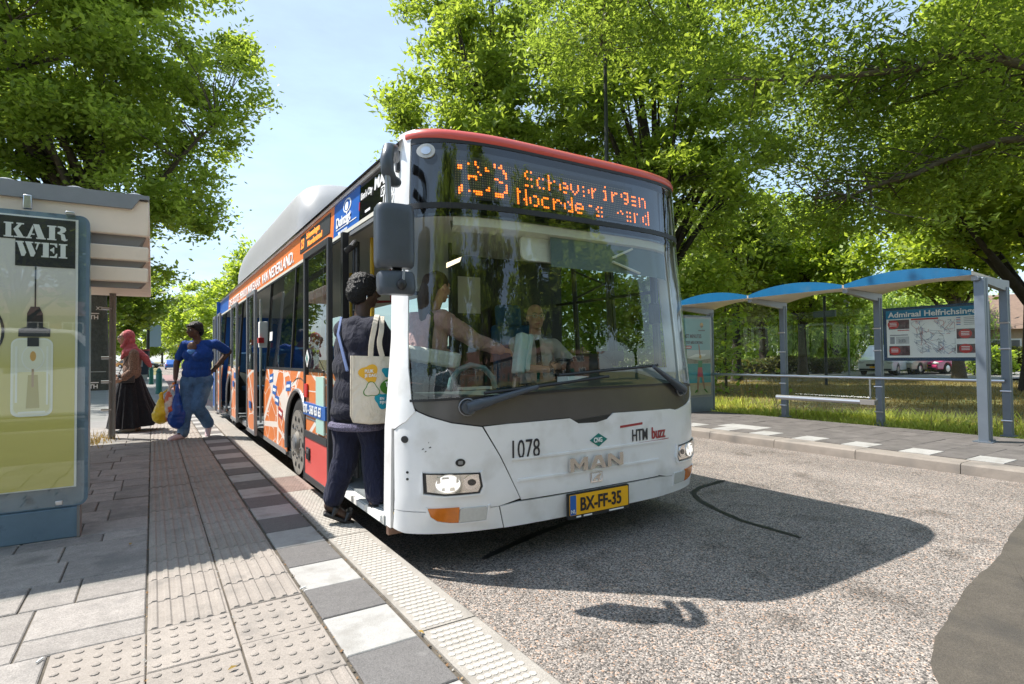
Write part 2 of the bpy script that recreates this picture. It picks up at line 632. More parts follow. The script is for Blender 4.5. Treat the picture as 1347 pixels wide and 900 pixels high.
def tile_mesh(name, w, d, h, m, bev=.004, extra=None):
    """one loose tile, origin at the centre of its underside, with chamfered top edge"""
    mb = MB()
    x, y = w / 2, d / 2
    b = bev
    mb.add([(-x, -y, 0), (x, -y, 0), (x, y, 0), (-x, y, 0), (-x, -y, h - b), (x, -y, h - b), (x, y, h - b), (-x, y, h - b),
            (-x + b, -y + b, h), (x - b, -y + b, h), (x - b, y - b, h), (-x + b, y - b, h)],
           [(0, 1, 5, 4), (1, 2, 6, 5), (2, 3, 7, 6), (3, 0, 4, 7), (4, 5, 9, 8), (5, 6, 10, 9), (6, 7, 11, 10), (7, 4, 8, 11), (8, 9, 10, 11)])
    if extra:
        extra(mb, w, d, h)
    return mb.mesh(name, m, smooth=28)

def piece(name, me, parent, x, y, z, rz=0.0, tilt=True):
    o = bpy.data.objects.new(name, me)
    COL.objects.link(o)
    o.parent = parent
    o.location = (x, y, z + (rnd.uniform(-.0025, .0025) if tilt else 0))
    o.rotation_euler = (rnd.uniform(-.004, .004), rnd.uniform(-.004, .004), rz + rnd.uniform(-.004, .004)) if tilt else (0, 0, rz)
    return o

HT = 0.17          # top of the platform
TH = 0.05
def ribs(mb, w, d, h):
    n = 6
    for i in range(n):
        c = -w / 2 + w * (i + .5) / n
        mb.add([(c - .017, -d / 2 + .004, h - .001), (c + .017, -d / 2 + .004, h - .001), (c + .017, d / 2 - .004, h - .001), (c - .017, d / 2 - .004, h - .001),
                (c - .008, -d / 2 + .008, h + .0065), (c + .008, -d / 2 + .008, h + .0065), (c + .008, d / 2 - .008, h + .0065), (c - .008, d / 2 - .008, h + .0065)],
               [(4, 5, 6, 7), (0, 1, 5, 4), (1, 2, 6, 5), (2, 3, 7, 6), (3, 0, 4, 7)])
def domes(mb, w, d, h):
    n = 5
    for i in range(n):
        for j in range(n):
            cx, cy = -w / 2 + w * (i + .5) / n, -d / 2 + d * (j + .5) / n
            vs, fs = [], []
            for r, z in ((.0175, -.001), (.0155, .004), (.009, .0065)):
                vs += [(cx + r * math.cos(k * math.pi / 4), cy + r * math.sin(k * math.pi / 4), h + z) for k in range(8)]
            for q in range(2):
                fs += [(q * 8 + k, q * 8 + (k + 1) % 8, q * 8 + 8 + (k + 1) % 8, q * 8 + 8 + k) for k in range(8)]
            fs.append(tuple(range(16, 24)))
            mb.add(vs, fs)

# check strip
strip_w = tile_mesh('white_tile', .304, .378, TH, M_WHITE_TILE)
strip_d = tile_mesh('dark_tile', .304, .378, TH, M_DARK_TILE)
k = 0
for i in range(-4, 32):
    y = -.615 + .385 * i
    white = (i % 2 == 0)
    piece('check_tile', strip_w if white else strip_d, pave, -.468, y, HT - TH)
# grooved guidance tiles, with a patch of domed tiles nearest the camera
guide = tile_mesh('guidance_tile', .328, .326, TH, M_GUIDE, extra=ribs)
dome = tile_mesh('dome_tile', .328, .396, TH, M_GUIDE, extra=domes)
for ci, cx in enumerate((-1.135, -.80)):
    y = -.10 if ci == 0 else -.06
    for j in range(40):
        piece('guidance_tile', guide, pave, cx, y + .165 + .332 * j, HT - TH)
    for j in range(2):
        piece('dome_tile', dome, pave, cx, y - .20 - .402 * j, HT - TH)
    for j in range(3):
        piece('guidance_tile', guide, pave, cx, y - .804 - .168 - .332 * j, HT - TH)
for j in range(2):
    piece('dome_tile', dome, pave, -1.468, -.31 - .402 * j, HT - TH)
# flagstones in a random bond
slab_cache = {}
def slab(w, d):
    q = (round(w, 2), round(d, 2))
    if q not in slab_cache:
        slab_cache[q] = tile_mesh('paving_slab', q[0] - .008, q[1] - .008, TH, M_SLAB, bev=.005)
    return slab_cache[q]
y = -2.02
row = 0
while y < 9.4:
    d = (.37, .37, .36, .405, .405)[row] if row < 5 else (.20, .37, .37, .38, .36)[row % 5]
    x = -1.305 - (0.335 if row in (3, 4) else 0)
    first = True
    while x > -3.3:
        w = rnd.choice((.30, .22, .30, .45, .36, .40, .26))
        piece('paving_slab', slab(w, d), pave, x - w / 2, y + d / 2, HT - TH)
        x -= w
    y += d
    row += 1
box_struct('rear_paving', (-6.0, 9.42, -.04), (-1.32, 13.39, .166), M_FAR_PAVE)

# raised bus-stop kerb with round studs
def studs(mb, w, d, h):
    mb.slot(1)
    nx, ny = 7, int(d / .041)
    for i in range(nx):
        for j in range(ny):
            cx = -w / 2 + .022 + (w - .062) * (i + (.5 if j % 2 else 0)) / (nx - .5)
            cy = -d / 2 + d * (j + .5) / ny
            vs = []
            for r, z in ((.0168, -.001), (.0152, .0026)):
                vs += [(cx + r * math.cos(q * math.pi / 4), cy + r * math.sin(q * math.pi / 4), h + z) for q in range(8)]
            mb.add(vs, [(q, (q + 1) % 8, 8 + (q + 1) % 8, 8 + q) for q in range(8)] + [tuple(range(8, 16))])
def kerb_block(L, studded=True, mtl=None):
    mb = MB()
    prof = [(-.295, -.1), (.012, -.1), (.012, .0), (.004, .10), (-.006, .158), (-.022, HT), (-.295, HT)]
    n = len(prof)
    y0, y1 = -L / 2 + .005, L / 2 - .005
    mb.add([(p[0], y0, p[1]) for p in prof] + [(p[0], y1, p[1]) for p in prof],
           [tuple(range(n)), tuple(range(n, 2 * n))[::-1]] + [(i, (i + 1) % n, n + (i + 1) % n, n + i) for i in range(n)])
    if studded:
        sub = MB()
        studs(sub, .255, L - .03, HT)
        mb.slot(1)
        mb.add([(v[0] - .158, v[1], v[2]) for v in sub.v], sub.f)
    return mb.mesh('kerb_block', [mtl or M_KERB, mtl or M_STUD], smooth=28)
kb = kerb_block(1.54)
kb_red = kerb_block(.72, True, mat('reddish_kerb_concrete', (.26, .19, .165), .85, var=.2, vscale=8, bump=.3, bscale=140))
piece('kerb_block', kb, pave, 0, -.78 - .77, 0, tilt=False)
piece('kerb_block', kb, pave, 0, -.01, 0, tilt=False)
piece('kerb_block', kb, pave, 0, 1.53, 0, tilt=False)
piece('kerb_block', kb_red, pave, 0, 2.66, 0, tilt=False)['label'] = 'shorter reddish kerb block beside the front wheel'
for j in range(7):
    piece('kerb_block', kb, pave, 0, 3.79 + 1.54 * j, 0, tilt=False)

# right-hand stop: kerb stones, grey paving with white tiles
pave_r = box_struct('right_pavement', (6.61, -14, -.05), (9.12, 40, .118), M_PAVE_R)
def kerb_stone(L):
    mb = MB()
    prof = [(0, -.1), (.30, -.1), (.30, .122), (.03, .122), (.008, .104), (0, .06)]
    n = len(prof)
    mb.add([(p[0], -L / 2 + .004, p[1]) for p in prof] + [(p[0], L / 2 - .004, p[1]) for p in prof],
           [tuple(range(n)), tuple(range(n, 2 * n))[::-1]] + [(i, (i + 1) % n, n + (i + 1) % n, n + i) for i in range(n)])
    return mb.mesh('kerb_stone', M_KERB2, smooth=28)
ks = kerb_stone(1.12)
for j in range(34):
    piece('kerb_stone', ks, pave_r, 6.31, -8.84 + 1.12 * j, 0, tilt=False)
wt_r = tile_mesh('white_tile', .40, .34, .012, M_WHITE_TILE, bev=.002)
gt_r = tile_mesh('grey_tile', .40, .34, .012, M_PAVE_R, bev=.002)
for j in range(-10, 16):
    piece('check_tile', wt_r if j % 2 == 0 else gt_r, pave_r, 6.83, .85 + .352 * 1.0 * j, .1155, tilt=False)
pt = tile_mesh('paving_tile', .395, .395, .010, M_PAVE_R, bev=.003)
for i in range(5):
    for j in range(-8, 18):
        piece('paving_tile', pt, pave_r, 7.245 + .40 * i, .2 + .40 * j, .1155)
piece('check_tile', tile_mesh('wide_white_tile', .42, .75, .011, M_WHITE_TILE), pave_r, 7.25, 2.95, .1175)

# lawn, far road and parking strip beyond the stop
sheet('lawn', 9.1, -40, 28, 200, .02, M_DRYGRASS)
mb = MB()
mb.add([(16, 34, .03), (21.4, 15.6, .03), (26.0, 11.8, .03), (38, 4.5, .03), (60, -8, .03), (90, -8, .03), (90, 40, .03), (40, 60, .03)], [(0, 1, 2, 3, 4, 5, 6, 7)])
tag(mb.build('far_road', M_PATH, smooth=0), kind='structure')

# a smoother repaired stretch of asphalt with a ragged edge, lower right
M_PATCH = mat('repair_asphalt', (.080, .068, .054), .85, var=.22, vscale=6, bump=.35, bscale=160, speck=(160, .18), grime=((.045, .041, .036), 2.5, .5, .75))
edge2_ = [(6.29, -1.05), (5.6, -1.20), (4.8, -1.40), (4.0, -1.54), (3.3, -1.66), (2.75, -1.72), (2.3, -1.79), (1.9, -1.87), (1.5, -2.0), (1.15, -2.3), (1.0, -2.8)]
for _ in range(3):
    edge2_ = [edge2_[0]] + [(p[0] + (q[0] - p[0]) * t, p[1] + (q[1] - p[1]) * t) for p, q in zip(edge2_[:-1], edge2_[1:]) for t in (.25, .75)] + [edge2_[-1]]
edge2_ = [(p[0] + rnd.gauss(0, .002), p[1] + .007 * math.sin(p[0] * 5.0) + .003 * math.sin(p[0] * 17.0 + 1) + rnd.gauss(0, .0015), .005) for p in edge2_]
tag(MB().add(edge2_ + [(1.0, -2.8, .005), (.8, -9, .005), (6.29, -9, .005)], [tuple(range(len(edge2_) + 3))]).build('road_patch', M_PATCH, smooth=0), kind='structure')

# bitumen seams on the road
def ribbon(name, pts, w, z, m):
    mb = MB()
    P = [Vector((p[0], p[1], z)) for p in pts]
    L = []
    for i, p in enumerate(P):
        t = (P[min(i + 1, len(P) - 1)] - P[max(i - 1, 0)]).normalized()
        nrm = Vector((-t.y, t.x, 0))
        ww = w * rnd.uniform(.75, 1.2) * (0.45 if i in (0, len(P) - 1) else 1)
        L += [p + nrm * ww, p - nrm * ww]
    mb.add(L, [(2 * i, 2 * i + 1, 2 * i + 3, 2 * i + 2) for i in range(len(P) - 1)])
    return tag(mb.build(name, m, smooth=0), kind='structure')
def dense(pts, n=5):
    out = []
    for a, b in zip(pts[:-1], pts[1:]):
        out += [tuple(np.array(a) + (np.array(b) - np.array(a)) * t / n) for t in range(n)]
    return out + [pts[-1]]
ribbon('bitumen_seam', dense([(.60, .26), (1.16, .48), (1.67, .61), (2.4, .80)]), .035, .004, M_TAR)
ribbon('bitumen_seam', dense([(3.95, .86), (3.45, .79), (3.22, .68), (3.04, .46), (2.9, .15), (2.79, -.17), (2.77, -.69)]), .028, .004, M_TAR)

# litter and grit: uncountable specks along the kerb joint
mb = MB()
for i in range(2600):
    t = rnd.random() ** 1.5
    y = -2.2 + 4.5 * t
    x = .016 + abs(rnd.gauss(0, .05 if y < -.2 else .03))
    s = rnd.uniform(.002, .008)
    a = rnd.uniform(0, 6.28)
    mb.slot(rnd.choice((0, 0, 1, 2)))
    c, q = math.cos(a) * s, math.sin(a) * s
    z = .006
    mb.add([(x - c, y - q, z), (x + q, y - c, z), (x + c, y + q, z + s * .8), (x - q, y + c, z + s * .5)], [(0, 1, 2, 3), (0, 2, 1)])
for i in range(500):
    x = rnd.choice((-1.305, -.965, -.625, -.312)) + rnd.gauss(0, .006)
    y = rnd.uniform(-1.2, 6)
    s = rnd.uniform(.003, .008)
    a = rnd.uniform(0, 6.28)
    mb.slot(rnd.choice((0, 1, 1, 2)))
    c, q = math.cos(a) * s, math.sin(a) * s
    z = HT - .005
    mb.add([(x - c, y - q, z), (x + q, y - c, z), (x + c, y + q, z + s), (x - q, y + c, z + s * .5)], [(0, 1, 2, 3)])
tag(mb.build('litter', [mat('grit_tan', (.32, .22, .12), .9), mat('grit_brown', (.2, .11, .05), .9), mat('grit_grey', (.35, .33, .3), .9)], smooth=0),
    'fine tan grit and leaf crumbs along the paving joints', 'grit', kind='stuff')
ge_ = [(.012, -3.0), (.012, .1)] + [(.03 + .02 * math.sin(i * .9) + rnd.gauss(0, .006) + .055 * min(1, i / 12), .1 - .075 * i) for i in range(42)]
tag(MB().add([(a, b, .0045) for a, b in ge_], [tuple(range(len(ge_)))]).build('gutter_strip', mat('worn_mortar', (.20, .17, .14), .95, var=.35, vscale=14, bump=.5, bscale=120, speck=(170, .3)), smooth=0), kind='structure')
M_LEAFDRY = mat('dry_leaf', (.30, .19, .03), .8, var=.3)
for i, (x, y, a, lab) in enumerate(((-1.02, -.66, .3, 'small yellow leaf on the domed tiles'), (-1.40, 1.35, 1.4, 'yellowed leaf lying on the shaded slabs'), (-.30, -.80, 2.0, 'crumpled tan leaf at the corner of the studded kerb'))):
    mb_ = MB()
    c_, s_ = math.cos(a) * .02, math.sin(a) * .02
    z = HT + .008
    mb_.add([(x - c_, y - s_, z), (x + s_ * .5, y - c_ * .5, z + .006), (x + c_, y + s_, z + .003), (x - s_ * .5, y + c_ * .5, z + .007)], [(0, 1, 2), (0, 2, 3)])
    tag(mb_.build('fallen_leaf', M_LEAFDRY, smooth=0), lab, 'leaf', 'fallen leaves')
M_BUTT = mat('cigarette_paper', (.8, .78, .74), .8)
for i, (x, y, a, lab) in enumerate(((-1.66, -.16, 1.1, 'white cigarette end on the domed tile'), (-.62, -.01, .4, 'white cigarette end beside the first pale check tile'), (.03, -.15, 2.3, 'white cigarette end in the gutter near the bus'))):
    z = HT + .006 if x < 0 else .01
    d = Vector((math.cos(a), math.sin(a), 0)) * .018
    tag(MB().tube([Vector((x, y, z)) - d, Vector((x, y, z)) + d], .004, 6).build('cigarette_end', M_BUTT), lab, 'litter', 'cigarette ends')
# ------------------------------------------------------------------ the bus
M_WHITE = mat('white_bus_paint', (.83, .83, .84), .28, coat=.5, var=.045, vscale=3, grime=((.58, .56, .53), 4, .52, .85))
M_RED = mat('red_bus_paint', (.68, .095, .075), .35, coat=.3, var=.06, vscale=4)
M_BLACK = mat('black_plastic', (.016, .016, .018), .45, var=.2, vscale=8)
M_BLKGLOSS = mat('black_gloss', (.008, .008, .010), .06, spec=.6)
M_RUBBER = mat('rubber', (.02, .02, .021), .8, var=.25, vscale=12, bump=.2, bscale=200)
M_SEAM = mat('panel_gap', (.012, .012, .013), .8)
M_GREYSTRIP = mat('dark_grey_cowl', (.075, .071, .068), .16, spec=.6, var=.12, vscale=3)
M_MIRROR = mat('slate_plastic', (.062, .075, .095), .36, var=.12, vscale=14, bump=.08, bscale=300)
M_CHROME = mat('chrome', (.82, .8, .79), .07, 1.0)
M_STEEL = mat('brushed_steel', (.55, .56, .58), .3, 1.0)
M_SILVER = mat('silver_grey_housing', (.33, .335, .345), .45, coat=.1, var=.05, vscale=1.5)
M_GREYFRAME = mat('grey_aluminium', (.27, .275, .285), .4, .5, var=.08, vscale=6)
M_DARKFRAME = mat('anthracite_frame', (.04, .041, .045), .4, var=.1)
M_WINDSCREEN = glass('windscreen_glass', (.90, .96, .93), 1.8)
M_SIDEGLASS = glass('tinted_side_glass', (.60, .68, .63), 1.75)
M_DISPGLASS = glass('display_glass', (.84, .86, .86), 1.8)
M_CEIL = mat('cream_lining', (.62, .60, .52), .6, var=.04)
M_INTGREY = mat('interior_grey', (.42, .42, .42), .6, var=.08)
M_INTDARK = mat('interior_dark', (.022, .024, .026), .5, var=.2)
M_DASH = mat('dash_green_black', (.018, .035, .034), .45, var=.15)
M_FLOOR = mat('bus_floor', (.17, .19, .20), .7, var=.15, vscale=20)
M_SEATBLUE = mat('blue_moquette', (.045, .13, .28), .85, var=.25, vscale=20)
M_YELLOW = mat('yellow_edge', (.75, .52, .04), .5, var=.12, vscale=12)
M_YELLOWPOLE = mat('yellow_handrail', (.80, .50, .03), .35)
M_REDPLASTIC = mat('red_handle', (.6, .03, .03), .4)
M_PRINTWHITE = mat('white_print', (.86, .86, .85), .5)
M_PRINTBLACK = mat('black_print', (.02, .02, .028), .4)
M_PRINTRED = mat('dark_red_print', (.36, .03, .035), .4)
M_PRINTBLUE = mat('blue_print', (.02, .12, .42), .4)
M_GREEN = mat('cng_green', (.0, .19, .16), .4)
M_AMBER = mat('amber_lens', (.62, .17, .015), .12, spec=.7, var=.15, vscale=25)
M_CLEARLENS = mat('clear_lens', (.55, .55, .53), .2, spec=.6, var=.08, vscale=60)
M_LAMP = mat('lit_headlamp', (1.0, .97, .92), .25, emit=.28, var=.3, vscale=30)
M_REFLECT = mat('reflector', (.78, .76, .73), .12, .9)
M_LED = mat('led_amber', (1.0, .17, .012), .5, emit=.95)
M_LEDOFF = mat('led_unlit', (.30, .25, .12), .6)
M_PLATE = mat('plate_yellow', (.92, .47, .008), .4)
M_GLOWTUBE = mat('lit_ceiling_tube', (1.0, .80, .55), .5, emit=.55)

def wrapmat():
    """orange advertising film printed with a white street plan"""
    m = bpy.data.materials.new('street_map_film')
    m.use_nodes = True
    nt = m.node_tree
    b = nt.nodes['Principled BSDF']
    b.inputs['Roughness'].default_value = .35
    geo = nt.nodes.new('ShaderNodeNewGeometry')
    facs = []
    for sc, w, rotx in ((1.55, .030, .5), (4.0, .018, 1.1)):
        mp = nt.nodes.new('ShaderNodeMapping')
        mp.inputs['Rotation'].default_value = (rotx, 0, 0)
        mp.inputs['Scale'].default_value = (0.0, .62, 1.0)
        nt.links.new(geo.outputs['Position'], mp.inputs['Vector'])
        vo = nt.nodes.new('ShaderNodeTexVoronoi')
        vo.feature = 'DISTANCE_TO_EDGE'
        vo.inputs['Scale'].default_value = sc
        nt.links.new(mp.outputs['Vector'], vo.inputs['Vector'])
        lt = nt.nodes.new('ShaderNodeMath')
        lt.operation = 'LESS_THAN'
        lt.inputs[1].default_value = w
        nt.links.new(vo.outputs['Distance'], lt.inputs[0])
        facs.append(lt)
    mx = nt.nodes.new('ShaderNodeMath')
    mx.operation = 'MAXIMUM'
    nt.links.new(facs[0].outputs[0], mx.inputs[0])
    nt.links.new(facs[1].outputs[0], mx.inputs[1])
    c = nt.nodes.new('ShaderNodeMix')
    c.data_type = 'RGBA'
    c.inputs['A'].default_value = (.72, .20, .045, 1)
    c.inputs['B'].default_value = (.80, .72, .66, 1)
    nt.links.new(mx.outputs[0], c.inputs['Factor'])
    nt.links.new(c.outputs['Result'], b.inputs['Base Color'])
    return m
M_WRAP = wrapmat()
M_ORANGE = mat('orange_film', (.76, .20, .045), .4, var=.05)
M_BLUEFILM = mat('blue_film', (.018, .115, .44), .35, var=.05)

XC, FD, FN = 1.385, 0.385, 3.3
BUS_L = 12.6
def lerp(x, xs, ys):
    return float(np.interp(x, xs, ys))
def f_rake(z):
    return lerp(z, [.26, .45, 1.0, 1.25, 1.6, 2.0, 2.7, 2.9], [.03, 0, 0, 0, .012, .04, .105, .13])
def f_hw(z):
    return lerp(z, [.26, .9, 1.5, 2.9], [1.37, 1.37, 1.318, 1.255])
def f_n(z):
    return lerp(z, [2.2, 2.88], [FN, 5.2])
def FS0(u, z):
    s = math.sin(max(-1, min(1, u)) * math.pi / 2)
    return Vector((XC + f_hw(z) * s, FD * (1 - math.sqrt(max(0, 1 - abs(s) ** f_n(z)))) + f_rake(z), z))
def FS(u, z, d=0.0):
    """point on the curved front; d is the distance outwards"""
    p = FS0(u, z)
    e = .01
    a = FS0(min(1, u + e), z) - FS0(max(-1, u - e), z)
    b = FS0(u, z + e) - FS0(u, z - e)
    n = a.cross(b).normalized()
    return p + n * d
def XU(x, z):
    return math.asin(max(-1, min(1, (x - XC) / f_hw(z)))) * 2 / math.pi
def FSx(x, z, d=0.0):
    return FS(XU(x, z), z, d)
UC = [-.98 + .04 * i for i in range(50)]
ZC = [.3, .35, .4, .5, .6, .8, 1.0, 1.1, 1.3, 1.5, 1.9, 2.3, 2.7, 2.85]
def sub(poly, n=8):
    out = []
    for i, a in enumerate(poly):
        b = poly[(i + 1) % len(poly)]
        L = math.hypot(b[0] - a[0], b[1] - a[1])
        k = max(1, int(L / .06)) if n == 8 else n
        out += [(a[0] + (b[0] - a[0]) * t / k, a[1] + (b[1] - a[1]) * t / k) for t in range(k)]
    return out
def front(name, polys, m, parent, off=0.0, thick=.012):
    """panel on the bus front, outline given in (x, z) metres"""
    ps = [[(XU(x, z), z) for x, z in sub(p)] for p in polys]
    return polymesh(name, ps, m, parent, lambda a, b, d: FS(a, b, off + d), thick, (UC, ZC))
def SPn(y, z, d=0.0):
    return Vector((XC - f_hw(z) - d, y, z))
def SPf(y, z, d=0.0):
    return Vector((XC + f_hw(z) + d, y, z))
def side(name, polys, m, parent, off=0.0, thick=.012, far=False):
    F = SPf if far else SPn
    return polymesh(name, polys, m, parent, lambda a, b, d: F(a, b, off + d), thick, ((), (.9, 1.5)))
def rect(y0, z0, y1, z1):
    return [(y0, z0), (y1, z0), (y1, z1), (y0, z1)]

bus = thing('bus', 'white and orange low floor city bus at the stop with its doors open', 'bus', (XC, 0.0, 0.0))
def mirx(poly):
    return [(2 * XC - x, z) for x, z in poly][::-1]

# --- white nose panels
XL = .018      # left end of the front (door-side corner)
notch = [(1.16, .933), (1.235, .893), (1.40, .888), (1.50, .905), (1.565, .945)]
cheek = [(.018, .405), (.606, .405), (.752, .437), (.61, .722), (.492, .918), (.303, .950), (.177, .993), (.110, 1.03), (.018, .902)]
bumpL = [(.018, .28), (.06, .262), (.645, .256), (.604, .400), (.018, .400)]
bumpC = [(.653, .254), (2.147, .254), (2.188, .400), (2.06, .415), (.74, .415), (.612, .400)]
flap = [(.762, .428), (2.038, .428), (2.19, .722), (2.31, .918), (2.20, .935), (1.565, .945), (1.50, .905), (1.40, .888), (1.235, .893), (1.16, .933), (.66, .928), (.502, .920), (.618, .722)]
ck = front('cheek_panel', [cheek], M_WHITE, bus)
ckr = front('cheek_panel', [mirx(cheek)], M_WHITE, bus)
front('bumper', [bumpL, bumpC, mirx(bumpL)], M_WHITE, bus)
fl = front('service_flap', [flap], M_WHITE, bus, off=.004)
front('nose_backing', [[(.018, .27), (2.782, .27), (2.782, 1.12), (.018, 1.12)]], M_SEAM, bus, off=-.016, thick=.004)
# pressed ridges on the flap
for z, x0 in ((.697, .69), (.556, .735)):
    front('ridge', [[(x0, z - .008), (2 * XC - x0, z - .008), (2 * XC - x0, z + .008), (x0, z + .008)]], M_WHITE, fl, off=.011, thick=.012)
# dark cowl below the windscreen
cowl = [(.120, 1.032), (.185, .999), (.305, .957), (.494, .926), (1.155, .939), (1.235, .899), (1.40, .894), (1.50, .911), (1.56, .950), (2.306, .926), (2.495, .957), (2.615, .999), (2.68, 1.032), (2.72, 1.098), (2.25, 1.128), (1.40, 1.128), (.55, 1.105), (.08, 1.088)]
front('cowl', [cowl], M_GREYSTRIP, bus, off=-.004)
front('flap_grip', [[(1.19, .915), (1.235, .893), (1.40, .888), (1.50, .905), (1.54, .935)]], M_BLACK, bus, off=.002, thick=.01)
front('lower_seal', [[(.085, 1.086), (.55, 1.104), (1.4, 1.128), (2.25, 1.126), (2.715, 1.09), (2.715, 1.104), (2.25, 1.142), (1.4, 1.144), (.55, 1.120), (.085, 1.102)]], M_BLACK, bus, off=.006, thick=.012)
# windscreen, display glass, bands
wsc = front('windscreen', [[(.098, 1.10), (.55, 1.116), (1.4, 1.14), (2.25, 1.14), (2.705, 1.10), (2.705, 2.335), (.098, 2.335)]], M_WINDSCREEN, bus, off=0, thick=0)
front('band', [[(.112, 2.335), (2.69, 2.335), (2.69, 2.372), (.112, 2.372)]], M_BLACK, bus, off=.006)
dg_ = front('display_glass', [[(.112, 2.372), (2.69, 2.372), (2.69, 2.775), (.14, 2.812)]], M_DISPGLASS, bus, off=0, thick=0)
front('display_case', [[(.13, 2.30), (2.68, 2.30), (2.68, 2.80), (.13, 2.80)]], M_BLKGLOSS, bus, off=-.05, thick=.02)
front('upper_seal', [[(.115, 2.772), (2.69, 2.768), (2.69, 2.79), (.115, 2.83)]], M_BLACK, bus, off=.004)
# red roof edge: rolled lip
def redlip():
    mb = MB()
    N_ = 64
    prof = [(2.792, .004), (2.80, .012), (2.825, .013), (2.852, .002), (2.872, -.03), (2.885, -.10), (2.89, -.25)]
    vs, fs = [], []
    for i in range(N_ + 1):
        u = -.905 + 1.81 * i / N_
        for z, d in prof:
            dz = .022 * (1 if u < -.55 else 0) * min(1, (-.55 - u) / .3) if u < -.55 else 0
            p = FS(u, min(z, 2.86), 0)
            q = FS(u, min(z, 2.86), d)
            if d < 0:
                q = Vector((p.x + (XC - p.x) * min(1, -d * .9), p.y - d, z))
            q.z = z + dz
            vs.append(q)
    k = len(prof)
    for i in range(N_):
        for j in range(k - 1):
            fs.append((i * k + j, (i + 1) * k + j, (i + 1) * k + j + 1, i * k + j + 1))
    return mb.add(vs, fs)
redlip().build('roof_edge', M_RED, bus, smooth=50)
# corner pillars, white
for sgn in (-1, 1):
    fx_ = (lambda q: q) if sgn < 0 else (lambda q: (2 * XC - q[0], q[1]))
    inner_ = [(.022, .916), (.064, .966), (.107, 1.026), (.092, 1.10), (.086, 1.30), (.102, 1.70), (.126, 2.25), (.155, 2.80), (.18, 2.875)]
    outer_ = [(XC - f_hw(z) * .99999, z) for z in np.linspace(2.875, .915, 24)]
    pol = [fx_(q) for q in inner_ + outer_]
    front('corner_pillar', [pol if sgn < 0 else pol[::-1]], M_WHITE, bus, off=.005)
    polymesh('pillar_return', [rect(.388, .27, .515, 2.80)], M_WHITE, bus, lambda a, b, d, s=sgn: (SPn if s < 0 else SPf)(a + f_rake(b), b, .002 + d), .02, ((), (.9, 1.5, 2.7)))
# the small black wedge in the upper pillar
MB().tube([FSx(.028, 2.62, .012), FSx(.030, 2.76, .012)], .02, 8).build('clearance_lamp', M_BLACK, bus)

# --- headlights
def lamp_cluster(mir):
    fx = (lambda x: 2 * XC - x) if mir else (lambda x: x)
    def fp(name, poly, m, par, off, thick=.01):
        q = [(fx(x), z) for x, z in poly]
        return front(name, [q[::-1] if mir else q], m, par, off, thick)
    out = [(.140, .645), (.146, .520), (.26, .503), (.468, .505), (.488, .545), (.474, .632)]
    h = fp('headlight', out, M_BLACK, bus, .006)
    inn = [(.158, .637), (.163, .531), (.262, .514), (.458, .516), (.474, .548), (.462, .624)]
    fp('reflector_bowl', inn, M_REFLECT, h, .010)
    big = fan(.278, .577, .078, 24, .060)
    ml = fp('main_lamp', big, M_REFLECT, h, .018, .012)
    fp('lamp_glow', fan(.278, .577, .070, 24, .053), M_LAMP, h, .020, .004)
    for fa, fb, fc, fd in ((.225, .60, .010, .02), (.262, .615, .022, .007), (.300, .545, .016, .012), (.330, .60, .008, .018), (.25, .545, .010, .010)):
        fp('lamp_facet', [(fa - fc, fb - fd), (fa + fc, fb - fd * .8), (fa + fc * .8, fb + fd), (fa - fc * .7, fb + fd * .9)], M_REFLECT, h, .024, .003)
    sm = fan(.415, .578, .048, 20, .046)
    fp('second_lamp', sm, M_CHROME, h, .017, .012)
    fp('lamp_core', fan(.418, .578, .026, 14, .02), M_BLKGLOSS, h, .022, .006)
    fp('lens_cover', inn, glass_lens, h, .030, 0)
    ind = [(.168, .424), (.185, .375), (.225, .346), (.29, .332), (.345, .328), (.345, .424)]
    l2 = fp('indicator', ind, M_AMBER, bus, .010)
    fp('fog_lamp', rrect(.350, .330, .520, .417, .014), M_CLEARLENS, bus, .010)
    lip = [(.14, .655), (.13, .51), (.25, .490), (.49, .492), (.51, .545), (.49, .645), (.474, .636), (.490, .545), (.47, .502), (.26, .500), (.143, .517), (.140, .648)]
    front('lamp_surround', [[(fx(x), z) for x, z in (lip[::-1] if mir else lip)]], M_WHITE, bus, .014, .016)
    lip2 = [(.155, .434), (.17, .366), (.22, .332), (.29, .317), (.53, .316), (.54, .425), (.525, .420), (.520, .327), (.345, .325), (.29, .329), (.223, .343), (.183, .374), (.166, .427)]
    front('lamp_surround', [[(fx(x), z) for x, z in (lip2[::-1] if mir else lip2)]], M_WHITE, bus, .010, .016)
glass_lens = glass('lamp_lens', (.96, .96, .95), 1.5)
lamp_cluster(False)
lamp_cluster(True)
front('tow_cover', [fan(.352, .703, .030, 18, .024)], M_BLACK, ck, .005)
front('tow_emblem', [rrect(.338, .692, .366, .714, .006)], M_GREYFRAME, ck, .008, .004)
front('sensor', [fan(.056, .853, .015, 14, .022)], M_BLACK, ck, .004)
front('sensor', [fan(2 * XC - .056, .853, .015, 14, .022)], M_BLACK, ckr, .004)
front('bolt', [fan(.066, .648, .006, 8, .008)], M_BLACK, ck, .003, .004)
front('bolt', [fan(.066, .606, .006, 8, .008)], M_BLACK, ck, .003, .004)
for a in ((.135, .79, .012), (.150, .775, .010), (.172, .800, .014), (.168, .83, .006)):
    front('scuff', [[(a[0], a[1]), (a[0] + a[2], a[1] + .004), (a[0] + a[2] * .8, a[1] + .010), (a[0] + .003, a[1] + .006)]], M_PRINTBLACK, ck, .002, .002)
# round sensor behind the upper glass
front('round_lamp', [fan(.222, 2.715, .045, 24, .048)], M_CLEARLENS, bus, .010, .012)
front('round_lamp', [fan(.222, 2.715, .024, 18, .026)], M_STEEL, bus, .016, .008)

